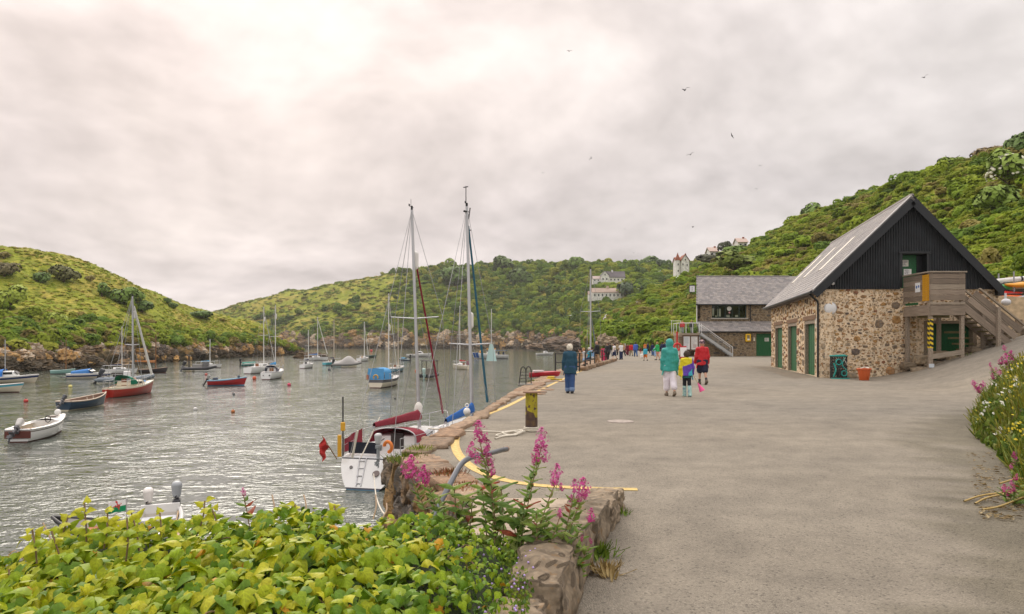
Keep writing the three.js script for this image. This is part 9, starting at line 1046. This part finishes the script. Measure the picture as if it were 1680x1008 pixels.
{ // weeds in the joints of the stones
const w = (label, p, n, h, sp, cols, seed, cat = 'weeds') => { const r = rngOf(seed), l = []; for (let i = 0; i < n; i++) { const a = r() * 6.28, q = r(), b = p.clone().add(V3(Math.cos(a) * sp * q, (r() * 0.3) * h, Math.sin(a) * sp * q)); l.push([trs(b, new THREE.Quaternion().setFromAxisAngle(UPV, a + 1.57).multiply(euler(mix(0.1, 1.35, r()), 0, (r() - 0.5) * 0.6)), V3(h * 0.42, h * mix(0.5, 1.1, r()), h * 0.42)), C(...pick(r, cols))]); } instanced('weeds', valLeaf[0], leafWhite, l, scene, label, cat); };
const G = [[0.2, 0.32, 0.04], [0.28, 0.4, 0.05], [0.14, 0.24, 0.04]]; w('green weeds at the foot of the foreground wall beside the road', onLevel(992, 915).add(V3(-0.04, 0, 0)), 60, 0.13, 0.14, G, 1); w('small green weed at the far end of the foreground wall', onLevel(1020, 845), 26, 0.08, 0.08, G, 2); w('green samphire tuft on the quay corner edge', at(668, 757, 9.35), 300, 0.11, 0.3, [[0.2, 0.27, 0.04], [0.3, 0.36, 0.05], [0.16, 0.2, 0.05]], 3); w('bright green moss tuft on the quay corner', at(688, 738, 9.9), 140, 0.06, 0.22, [[0.34, 0.42, 0.03], [0.25, 0.34, 0.03]], 4); w('reddish stonecrop on the quay edge behind the handrail', onLevel(735, 783).add(V3(0, 0.03, 0)), 200, 0.07, 0.26, [[0.34, 0.1, 0.05], [0.4, 0.16, 0.06], [0.2, 0.16, 0.05]], 5); w('rusty stonecrop further along by the yellow curve', onLevel(758, 806).add(V3(0, 0.03, 0)), 120, 0.06, 0.24, [[0.36, 0.14, 0.05], [0.42, 0.24, 0.08]], 6); w('straw coloured dry weeds on the road by the wall', onLevel(995, 945), 60, 0.12, 0.13, [[0.55, 0.42, 0.2], [0.45, 0.34, 0.16]], 7); w('yellow green tuft on the quay edge by the ladder', onLevel(875, 628), 60, 0.14, 0.3, [[0.35, 0.32, 0.05], [0.25, 0.28, 0.05]], 8); w('green plants among the boulders under the landing', V3(20.2, 0.95, -29.9), 120, 0.22, 0.7, G, 9); w('ivy trail hanging down the quay corner stone', at(690, 800, 9.0), 110, 0.06, 0.14, [[0.2, 0.25, 0.05], [0.3, 0.3, 0.06]], 10); w('valerian leaves massed behind the ivy at the planter', V3(-0.3, 0.1, -4.75), 260, 0.14, 0.4, G, 12); w('leaves at the foot of the valerian stems', V3(0.05, 0.14, -4.5), 170, 0.12, 0.28, G, 13);
}
{
const B = [[-4, 3.3], [-6.2, 4.75], [-8.65, 6.3], [-9.8, 7.0], [-11.4, 7.75], [-14.1, 9.5], [-16, 11.3], [-18, 14], [-19, 17]], fx = (z) => { for (let i = 1; i < B.length; i++) if (z >= B[i][0]) return mix(B[i - 1][1], B[i][1], clamp((z - B[i - 1][0]) / (B[i][0] - B[i - 1][0]))); return 17; };
const H = (x, z) => { const s = x - fx(z); return s < 0 ? -0.05 : 1.75 * (1 - Math.exp(-s * 0.95)) * (1 - 0.25 * sstep(-14, -18, z)) + 0.12 * fbm(x * 1.6, z * 1.6, 3, 3) - 0.03; };
tag(part('flower_bank', surf(40, 70, (u, v) => { const z = mix(-3.5, -19, v), x = fx(z) + 8 * u * u - 0.1; return V3(x, H(x, z), z); }), std([0.1, 0.085, 0.04], 1, { map: mottle }), scene), 'earth bank under the flowers at the right of the road', null, null, 'structure');
const r = rngOf(808), blades = [], leaves = [], daisy = [], yel = [], pt = () => { const z = -mix(5.2, 17.5, r()), x = fx(z) + mix(0.0, 3.4, r() ** 1.3); return V3(x, H(x, z), z); };
for (let i = 0; i < 16000; i++) { const p = pt(), n = fbm(p.x * 1.2, p.y * 1.2, p.z * 1.2, 2), h = mix(0.06, 0.17, r()); const gr = n > 0.06; (gr ? blades : leaves).push([trs(p.add(V3(0, r() * 0.1, 0)), euler(mix(-0.9, 0.9, r()), r() * 6.28, (r() - 0.5) * 1.2), gr ? V3(h * 0.22, h * 1.9, h) : V3(h * 0.8, h * 0.8, h * 0.8)), C(...pick(r, gr ? [[0.3, 0.34, 0.05], [0.4, 0.38, 0.06], [0.22, 0.3, 0.04]] : [[0.17, 0.27, 0.04], [0.11, 0.2, 0.03], [0.25, 0.34, 0.05], [0.3, 0.33, 0.09]], 0.75, 1.25))]); }
instanced('bank_grass', valLeaf[0], leafWhite, blades, scene, 'long grass growing over the right flower bank', 'grass'); instanced('bank_foliage', IVY[2], leafWhite, leaves, scene, 'dense low leaves covering the right flower bank', 'foliage');
const star = (n, k) => { const p = [0, 0.1, 0], ix = []; for (let i = 0; i < n; i++) { const a = i / n * 6.2832, w = 3.14 / n * k; p.push(Math.cos(a - w), 0, Math.sin(a - w), Math.cos(a + w), 0, Math.sin(a + w)); ix.push(0, i * 2 + 2, i * 2 + 1); } const g = new THREE.BufferGeometry(); g.setAttribute('position', new THREE.Float32BufferAttribute(p, 3)); g.setIndex(ix); g.computeVertexNormals(); g.setAttribute('uv', new THREE.BufferAttribute(new Float32Array(p.length / 3 * 2), 2)); return g; };
const face = () => euler(0.3 + r() * 0.9, (r() - 0.5) * 1.6 - 0.5, 0);
for (let i = 0; i < 620; i++) { const p = pt(), [x, y] = px2(p); const n = fbm(p.x * 1.1, p.z * 1.1, 5, 2); if (y < 575 || y > 735 || n < -0.02) continue; daisy.push([trs(p.add(V3(0, 0.12 + 0.08 * r(), 0)), face(), mix(0.026, 0.042, r())), C(0.82, 0.8, 0.74)]); }
for (let i = 0; i < 1500; i++) { const p = pt(), [x, y] = px2(p); if (x < 1590 || y > 745 || (r() > 0.15 && !(x > 1648 && y > 590))) continue; yel.push([trs(p.add(V3(0, 0.1 + 0.16 * r(), 0)), face(), mix(0.014, 0.026, r())), C(0.78, 0.6, 0.03)]); }
instanced('daisies', star(10, 0.8), std([1, 1, 1], 0.8, { side: THREE.DoubleSide }), daisy, scene, 'white daisies dotted over the right flower bank', 'daisies'); instanced('yellow_flowers', star(5, 0.9), std([1, 1, 1], 0.8, { side: THREE.DoubleSide }), yel, scene, 'small yellow flowers on the right flower bank', 'flowers');
const surfAt = (px, py) => { for (let d = 4; d < 22; d += 0.05) { const p = at(px, py, d); if (p.y <= H(p.x, p.z) + 0.06) return d; } return 15; };
const bankV = (label, bx, by, heads) => valerian(label, [bx, by], Math.max(4.4, surfAt(bx, by)), heads, { root: at(bx, by, Math.max(4.4, surfAt(bx, by))).y });
bankV('purple pink valerian on the bank nearest the steps', 1655, 612, [[1651, 588, 15], [1659, 582, 13], [1643, 592, 12], [1665, 592, 12], [1655, 600, 11], [1648, 571, 8]]); bankV('mauve valerian at the left tip of the bank', 1612, 660, [[1601, 633, 12], [1609, 637, 13], [1597, 628, 8], [1614, 630, 9], [1606, 640, 9]]); bankV('dark red valerian in the middle of the bank', 1636, 640, [[1634, 608, 9], [1629, 617, 9], [1637, 621, 9], [1627, 605, 7], [1641, 612, 7], [1625, 598, 6]]);
bankV('small pink valerian low on the bank near the road', 1668, 785, [[1665, 747, 10], [1667, 756, 11], [1660, 765, 9]]); bankV('pink valerian clump at the foot of the bank by the dry stalks', 1662, 828, [[1648, 801, 11], [1656, 807, 14], [1664, 802, 10], [1660, 793, 9], [1668, 783, 10]]);
const ds = thing('dry_stalks', 'long pale dry stalks lying from the bank onto the road', 'stalks'), g = std([0.5, 0.36, 0.14], 0.9); for (const pts of [[[1690, 812, 0.12], [1650, 817, 0.06], [1612, 818, 0.03], [1582, 826, 0.02]], [[1690, 820, 0.1], [1655, 818, 0.05], [1620, 822, 0.03], [1600, 830, 0.02]], [[1690, 828, 0.1], [1665, 832, 0.06], [1635, 838, 0.03], [1612, 840, 0.02]], [[1690, 810, 0.15], [1670, 804, 0.12], [1640, 806, 0.08]]]) part('stalk', new GB().tube(pts.map(([x, y, h]) => onLevel(x, y, 0).setY(h)), 0.01, 24, 5).done(), g, ds);
const sc = []; for (let i = 0; i < 260; i++) { const p = onLevel(1585 + r() * 95, 745 + r() * 110, 0).setY(0.015); if (p.x > fx(p.z) - 0.5 && p.x < fx(p.z) + 0.3) sc.push([trs(p, euler(Math.PI / 2 + (r() - 0.5) * 0.4, 0, r() * 6.28), mix(0.03, 0.08, r())), C(...pick(r, [[0.4, 0.3, 0.16], [0.3, 0.22, 0.12], [0.5, 0.4, 0.24]]))]); } instanced('leaf_litter', valLeaf[1], leafWhite, sc, scene, 'dry leaf litter along the foot of the flower bank', 'litter');
}
scene.traverse((o) => { if (o.isMesh) { o.castShadow = true; o.receiveShadow = true; } });
renderer.render(scene, camera);
